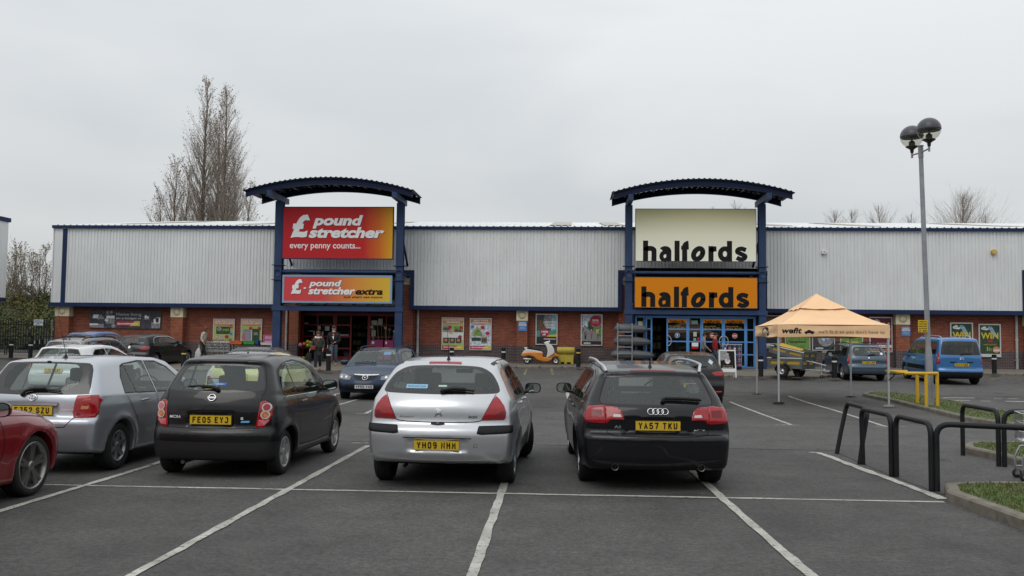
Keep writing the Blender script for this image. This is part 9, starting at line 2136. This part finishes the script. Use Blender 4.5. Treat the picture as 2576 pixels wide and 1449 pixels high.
 TM, LM, SHM, HM = top_c, leg_c, shoe_c, hair_c
 # trousers
 T_ = {k_: N[k_] for k_ in ('pel', 'hL', 'hR', 'kL', 'kR')}; T_['pel'] = (0, 0, 1.03*s, .135*s*k, .105*s); T_['hL'] = (-sx, 0, hipz-.02, .098*s*k); T_['hR'] = (sx, 0, hipz-.02, .098*s*k); T_['kL'] = (*N['kL'][:3], .074*s); T_['kR'] = (*N['kR'][:3], .074*s)
 T_['cL'] = (N['aL'][0], N['aL'][1]+.005, N['aL'][2]+.02*s, .064*s); T_['cR'] = (N['aR'][0], N['aR'][1]+.005, N['aR'][2]+.02*s, .064*s)
 skin(T_, chain('pel', 'hL', 'kL', 'cL')+chain('pel', 'hR', 'kR', 'cR'), 'trousers', LM, t, 1)
 for sd in 'LR':
  a_, b_ = N['a'+sd], N['t'+sd]; skin({'a': (a_[0], a_[1]+.03*s, a_[2]-.035*s, .042*s), 'b': (a_[0], a_[1]-.05*s, b_[2]+.005, .044*s, .036*s), 'c': (b_[0], b_[1]-.01, b_[2]+.003, .040*s, .028*s)}, chain('a', 'b', 'c'), 'shoe', SHM, t, 1)
 # top / coat
 lo = coat if coat else .93
 C_ = dict(b=(0, .0, lo*s-.03, .168*s*k, .135*s) if coat else (0, 0, lo*s-.09, .158*s*k, .128*s), m=(0, -lean*.2, 1.02*s, .155*s*k, .12*s), w=(0, -lean*.4, 1.14*s, .145*s*k, .115*s), c=(0, -lean*.8, 1.32*s, .168*s*k, .125*s), n=(0, -lean, 1.47*s, .085*s, .08*s),
     sL=(-.175*s*k, -lean, 1.415*s, .075*s), sR=(.175*s*k, -lean, 1.415*s, .075*s), eL=(*N['eL'][:3], .060*s), eR=(*N['eR'][:3], .060*s))
 for sd in 'LR': wv = Vector(N['w'+sd][:3]).lerp(Vector(N['e'+sd][:3]), .08); C_['w'+sd] = (*wv, .043*s)
 skin(C_, chain('b', 'm', 'w', 'c', 'n')+chain('c', 'sL', 'eL', 'wL')+chain('c', 'sR', 'eR', 'wR'), topname, TM, t, 1, root=2)
 if hair == 'short': mb = MB(); mb.sphere((hx, hy+.022*s, hz+.065*s), .092*s, HM, 16, 12, sy=1.08, sz=.92); mb.build('hair', t)
 elif hair == 'bob':
  mb = MB(); mb.sphere((hx, hy+.025*s, hz+.060*s), .098*s, HM, 16, 12, sy=1.05, sz=.95); mb.sphere((hx, hy+.055*s, hz-.02*s), .088*s, HM, 16, 12, sx=1.08, sz=1.15)
  for sg in (-1, 1): mb.sphere((hx+sg*.075*s, hy+.015*s, hz-.015*s), .038*s, HM, 10, 8, sz=2.0)
  mb.build('hair', t)
 if cap is not None: mb = MB(); mb.sphere((hx, hy+.005*s, hz+.085*s), .098*s, cap, 16, 10, sy=1.15, sz=.55); mb.sphere((hx, hy-.095*s, hz+.068*s), .06*s, cap, 12, 8, sy=.8, sz=.25); mb.build('flat_cap', t)
 return t
cl = lambda n, c, v=.15: mat(n, c, .85, var=v, vscale=12, bump=.3, bscale=40)
# couple outside the red shop
W1 = GP(799, 931.5); wt = person(W1, radians(12), 1.62, 'person in a dark olive coat and cream scarf with a red shoulder bag', cl('olive_coat', (.045, .048, .038)), cl('navy_trousers', (.015, .018, .03)), mat('red_shoe', (.25, .02, .02), .5), mat('brown_hair', (.07, .035, .02), .7), step=.32, coat=.60, armL=[(-.26, .03, 1.14), (-.34, -.08, .93)], armR=[(.25, .04, 1.14), (.22, -.10, .95)], hair='bob', skinny=1.12, topname='coat')
mb = MB(); mb.tube([(cos(a)*.115, -.01+sin(a)*.10, 1.375+.03*sin(a)) for a in [2*pi*i/16 for i in range(16)]], .038, cl('cream_scarf', (.62, .60, .53)), 8, closed=True); mb.build('scarf', wt)
mb = MB(); g_ = mat('specs', (.02, .02, .02), .4); mb.tube([(-.05, -.13, 1.525), (-.02, -.135, 1.525), (.02, -.135, 1.525), (.05, -.13, 1.525)], .004, g_, 5); mb.build('glasses', wt)
LB = mat('red_leather', (.22, .03, .02), .5); bt = thing('shoulder_bag', 'dark red shoulder bag hanging across the olive coat', 'bag', W1); bt.rotation_euler = wt.rotation_euler
mb = MB(); mb.box(-.30, -.10, -.20, -.10, .84, 1.02, LB, .04); mb.build('pouch', bt); mb = MB(); mb.tube(catmull([(-.13, -.17, 1.0), (-.05, -.19, 1.12), (.06, -.185, 1.28), (.12, -.12, 1.40), (.10, .02, 1.43), (0, .14, 1.25), (-.16, .10, 1.02)], 4), .011, LB, 6); mb.build('strap', bt)
bt = thing('shopping_bag', 'limp black shopping bag carried low beside the olive coat', 'bag', W1); bt.rotation_euler = wt.rotation_euler
mb = MB(); puff(mb, [(-.52, .12), (-.28, .10), (-.25, .58), (-.30, .72), (-.42, .72), (-.50, .60)], 1, -.14, .02, cl('black_bag', (.012, .014, .014)), .05, 2); mb.build('sack', bt); mb = MB(); mb.tube([(-.44, -.06, .70), (-.385, -.10, .86), (-.33, -.06, .70)], .01, BLACK, 6); mb.build('handle', bt)
M1 = GP(838, 921); mt = person(M1, radians(6), 1.79, 'person in a flat cap, black jumper and faded blue jeans by the shop doors', cl('black_jumper', (.012, .012, .014)), cl('faded_jeans', (.07, .10, .14), .4), mat('tan_boot', (.30, .17, .06), .6), mat('grey_hair', (.2, .19, .18), .7), step=.45, armL=[(-.27, .03, 1.13), (-.25, -.03, .88)], armR=[(.27, -.02, 1.12), (.09, -.20, 1.04)], cap=cl('cap_black', (.015, .015, .018)), skinny=1.15, topname='jumper')
mb = MB(); mb.add([(-.05, -.165, 1.33), (.035, -.165, 1.345), (.02, -.175, 1.18)], [(0, 1, 2)], WHITE); mb.tube([(cos(a)*.065, -.045+sin(a)*.05, 1.565) for a in [2*pi*i/14 for i in range(14)]], .014, WHITE, 6, closed=True); mb.build('shirt_collar', mt)
# person by the brick wall, walking to the right
P3 = onY(511, 870, 43.6); P3.z = gz(43.6)+.11; pt = person(P3, radians(84), 1.64, 'person in a cream jacket and dark trousers walking past the brick wall', cl('cream_jacket', (.52, .47, .40)), cl('black_trousers', (.012, .012, .014)), BLACKP, mat('auburn_hair', (.15, .055, .025), .7), step=.40, coat=.80, headtilt=1.2, hair='bob', lean=.05, armL=[(-.20, .03, 1.13), (-.19, -.10, .92)], armR=[(.20, .03, 1.13), (.20, .06, .90)])
bt = thing('carrier_bag', 'white carrier bag in the hand of the person in cream', 'bag', Vector((P3.x-.12, P3.y-.22, P3.z))); mb = MB(); puff(mb, [(-.17, .12), (.10, .12), (.12, .34), (.03, .62), (-.02, .62), (-.15, .40)], 1, -.09, .07, mat('carrier_white', (.55, .57, .56), .5, var=.25, vscale=14), .05, 2); mb.build('sack', bt); mb = MB(); mb.tube([(-.02, 0, .60), (.005, .0, .80), (.03, 0, .60)], .008, WHITE, 6); mb.build('handle', bt)
# two youths passing the blue doors
P4 = onY(1770, 880, 41.9); P4.z = gz(41.9)+.11; person(P4, radians(82), 1.62, 'person with short dark hair in a grey sweatshirt walking past the blue doors', cl('grey_sweatshirt', (.20, .20, .215)), cl('grey_jeans', (.05, .055, .07)), BLACKP, mat('dark_brown_hair', (.035, .02, .012), .7), step=.45, armL=[(-.19, -.05, 1.14), (-.19, -.24, .98)], armR=[(.20, .10, 1.14), (.20, .02, .92)], lean=.03)
P5 = onY(1799, 880, 41.7); P5.z = gz(41.7)+.11; person(P5, radians(96), 1.66, 'person in a long red hooded jacket walking ahead of the grey sweatshirt', cl('red_jacket', (.28, .012, .022)), cl('blue_jeans', (.05, .075, .12)), BLACKP, mat('black_hair', (.015, .012, .012), .7), step=.4, coat=.80, armL=[(-.21, .02, 1.13), (-.20, -.06, .88)], armR=[(.21, .05, 1.13), (.20, .0, .88)], skinny=1.1)
# ================================================================ vegetation
BARK = mat('bark', (.11, .085, .065), .9, var=.25); TWIG = mat('twigs', (.28, .24, .20), .9, var=.2); BUD = mat('buds', (.30, .23, .18), .9, var=.3)
def tree(name, lab, base, H, spread, kind, seed, group, trunks=1, m=BARK, leaf=None, nb=None, r0=.22):
 rnd = random.Random(seed); t = thing(name, lab, 'tree', base, 0, group); tk = MB(); cr = MB()
 def seg(mb, p, q_, a, b_, n, mm): mb.cyl(p, q_, a, b_, mm, n, caps=False)
 def twig(p, d, L_, r, lvl):
  q_ = p+d*L_; n = 3
  mid = p+d*L_*.5+Vector((rnd.uniform(-1, 1), rnd.uniform(-1, 1), 0))*L_*.05
  r = r*(.72 if lvl > 1 else .58); seg(cr, p, mid, r, r*.8, n, TWIG); seg(cr, mid, q_, r*.8, r*.4, n, TWIG)
  if lvl <= 0:
   if leaf:
    for _ in range(rnd.random() < (.8 if leaf is BUD else .55)):
     c_ = p+d*L_*rnd.uniform(.6, 1); s_ = rnd.uniform(.03, .07); a = Vector((rnd.uniform(-1, 1), rnd.uniform(-1, 1), rnd.uniform(-1, 1))).normalized(); b2 = a.orthogonal(); cr.add([c_-a*s_, c_+b2*s_*.6, c_+a*s_, c_-b2*s_*.6], [(0, 1, 2, 3)], leaf)
   return
  k_ = rnd.randint(3, 5) if lvl > 1 else rnd.randint(3, 4)
  for i in range(k_):
   f = rnd.uniform(.25, 1.0); o_ = p+d*L_*f
   nd = (d+Vector((rnd.uniform(-1, 1), rnd.uniform(-1, 1), rnd.uniform(.1, .8)))*(.44 if kind == 'poplar' else .50)).normalized()
   twig(o_, nd, L_*rnd.uniform(.38, .62), r*.6, lvl-1)
 def trunk(p0, top, r, nbr, blen):
  n = 9; pts = [p0.lerp(top, i/n)+Vector((rnd.uniform(-1, 1), rnd.uniform(-1, 1), 0))*.12*(0 < i < n) for i in range(n+1)]
  tk.tube([tuple(p_) for p_ in pts], [max(.02, r*(1-.93*i/n)) for i in range(n+1)], m, 7)
  for i in range(nbr):
   f = rnd.uniform(.10, .99) if kind == 'poplar' else rnd.uniform(.45, .97); idx = f*n; a = int(idx); p_ = pts[a].lerp(pts[min(a+1, n)], idx-a)
   az = rnd.uniform(0, 2*pi); el = {'poplar': rnd.uniform(.98, 1.28), 'round': rnd.uniform(.75, 1.3)}[kind]
   d = Vector((cos(az)*cos(el), sin(az)*cos(el), sin(el)))
   prof = (sin(pi*min(1, f*.80+.20))**.7) if kind == 'round' else ((.72+f) if f < .28 else 1.0) if f < .55 else ( max(.2, 1-(f-.55)*1.75))
   twig(p_, d, blen*prof*rnd.uniform(.6, 1.1), max(.012, r*(1-f)*.30+.012), 2)
 b = Vector((0, 0, 0))
 for i in range(trunks):
  off = Vector(((i-(trunks-1)/2)*spread*.35, rnd.uniform(-.3, .3), 0)); trunk(off, off+Vector((rnd.uniform(-.4, .4), 0, H*(1-.07*i))), r0, nb or 60, spread)
 tk.build('trunk', t, fix=False); cr.build('crown', t, fix=False); return t
def at(px, py, Y): p_ = onY(px, py, Y); return p_
def put_tree(px, ytop, Y, spread, kind, seed, lab, group, nb, trunks=1, name='bare_tree', leaf=None, r0=.2):
 tp = at(px, ytop, Y); zb = gz(Y); tree(name, lab, Vector((tp.x, Y, zb)), tp.z-zb, spread, kind, seed, group, trunks, nb=nb, leaf=leaf, r0=r0)
PG = 'bare poplars behind the building'
put_tree(517, 213, 76, 3.5, 'poplar', 1, 'tallest bare poplar, left of the two high crowns', PG, 235, name='poplar', r0=.30, leaf=BUD)
put_tree(541, 290, 78, 3.1, 'poplar', 2, 'bare poplar rising between the two tallest ones', PG, 150, name='poplar', r0=.28, leaf=BUD)
put_tree(571, 240, 76, 4.0, 'poplar', 3, 'second tallest bare poplar, broad crown on the right', PG, 270, name='poplar', r0=.32, leaf=BUD)
put_tree(599, 400, 79, 3.0, 'poplar', 4, 'shorter bare poplar at the right of the tall group', PG, 130, name='poplar', r0=.2, leaf=BUD)
put_tree(625, 462, 80, 2.8, 'poplar', 5, 'lowest bare poplar next to the curved canopy tip', PG, 95, name='poplar', r0=.16, leaf=BUD)
put_tree(436, 408, 76, 3.2, 'poplar', 6, 'short bare poplar standing apart at the left', PG, 130, name='poplar', r0=.22, leaf=BUD)
put_tree(412, 480, 77, 2.8, 'poplar', 7, 'lowest leftmost bare poplar above the roof ridge', PG, 90, name='poplar', r0=.16, leaf=BUD)
put_tree(470, 425, 79, 2.8, 'poplar', 8, 'bare poplar between the left pair and the tallest one', PG, 110, name='poplar', r0=.18, leaf=BUD)
RG = 'bare trees beyond the roof at right'
for i, (px, yt, sp, nb, lab) in enumerate([(2095, 528, 2.6, 60, 'bare tree top above the roof, leftmost of the right-hand row'), (2135, 527, 2.4, 55, 'bare tree top just right of the first one, above the gazebo'), (2220, 517, 2.8, 70, 'pointed bare tree top between the gazebo and the lamp post'), (2285, 536, 2.5, 55, 'low bare tree top touching the lamp post'), (2415, 489, 4.2, 120, 'largest rounded bare tree top right of the lamp post'), (2468, 538, 2.2, 40, 'small bare tree top at the right of the large rounded one'), (1855, 503, 2.4, 55, 'bare tree top seen above the cream sign'), (1790, 519, 2.0, 35, 'faint low tree top above the left part of the cream sign')]):
 put_tree(px, yt, 82+i, sp*1.1, 'round', 20+i, lab, RG, int(nb*1.3), r0=.16)
OLV = mat('spring_leaf', (.17, .155, .075), .8, var=.35);
LG = 'half-leafed trees on the bank at far left'
for i, (px, yt, sp, nb, lab) in enumerate([(30, 648, 2.2, 70, 'half-leafed tree beside the neighbouring building'), (48, 622, 2.4, 90, 'taller half-leafed tree in the gap at far left'), (63, 628, 2.2, 80, 'slim half-leafed tree in the middle of the left-hand gap'), (84, 650, 2.2, 70, 'thin bare tree in the left-hand gap'), (103, 655, 2.0, 60, 'low thin tree near the cladding corner'), (120, 628, 2.3, 85, 'half-leafed tree touching the corner of the grey cladding')]):
 put_tree(px, yt, 66+i*.8, sp, 'poplar', 40+i, lab, LG, int(nb*.62), name='young_tree', leaf=OLV, r0=.10)
# overgrown bank behind the fence
HL = mat('bank_soil', (.035, .04, .016), .95, var=.4, vscale=1); xa = at(-260, 800, 64).x; xb = at(150, 800, 57).x+3
mb = MB(); nx, ny = 40, 10; vs = []
for j in range(ny+1):
 for i in range(nx+1):
  x = xa+(xb-xa)*i/nx; y = 55+j*1.6; vs.append((x, y, gz(55)+.15+3.9*(j/ny)**.8+.35*sin(x*1.3+j)+.25*sin(x*.7)))
mb.add(vs, [(j*(nx+1)+i, j*(nx+1)+i+1, (j+1)*(nx+1)+i+1, (j+1)*(nx+1)+i) for j in range(ny) for i in range(nx)], HL, True); tag(mb.build('bank', fix=False), kind='structure')
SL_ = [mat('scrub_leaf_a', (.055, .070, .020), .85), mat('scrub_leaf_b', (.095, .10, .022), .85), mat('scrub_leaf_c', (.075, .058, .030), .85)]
mb = MB(); rnd = random.Random(3)
for _ in range(26000):
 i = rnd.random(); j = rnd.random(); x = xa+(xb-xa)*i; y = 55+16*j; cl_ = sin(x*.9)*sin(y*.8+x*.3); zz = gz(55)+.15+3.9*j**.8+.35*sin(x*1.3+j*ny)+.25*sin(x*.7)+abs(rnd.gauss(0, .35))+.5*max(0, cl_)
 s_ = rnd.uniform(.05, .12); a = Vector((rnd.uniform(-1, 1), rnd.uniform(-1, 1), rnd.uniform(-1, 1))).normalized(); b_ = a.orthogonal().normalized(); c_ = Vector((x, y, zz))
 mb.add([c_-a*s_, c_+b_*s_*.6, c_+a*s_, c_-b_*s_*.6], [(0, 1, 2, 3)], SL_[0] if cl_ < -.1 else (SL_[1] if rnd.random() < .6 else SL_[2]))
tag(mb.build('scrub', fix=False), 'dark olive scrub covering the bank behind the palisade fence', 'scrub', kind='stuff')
# unseen leafy screen behind the camera, added to darken reflections in the cars
mb = MB(); rnd = random.Random(9); nx, nz = 90, 10; vs = []
for j in range(nz+1):
 for i in range(nx+1): vs.append((-55+110*i/nx, -16+rnd.uniform(-.6, .6)+j*.12, -.1+j*.5+(rnd.uniform(-.12, .15) if j == nz else 0)))
mb.add(vs, [(j*(nx+1)+i, j*(nx+1)+i+1, (j+1)*(nx+1)+i+1, (j+1)*(nx+1)+i) for j in range(nz) for i in range(nx)], mat('reflection_screen_green', (.03, .045, .018), .9, var=.5, vscale=2, bump=.6, bscale=5), True)
tag(mb.build('reflection_screen', fix=False), 'unseen dark green screen behind the camera, added to darken car reflections', 'reflection_screen', kind='stuff')
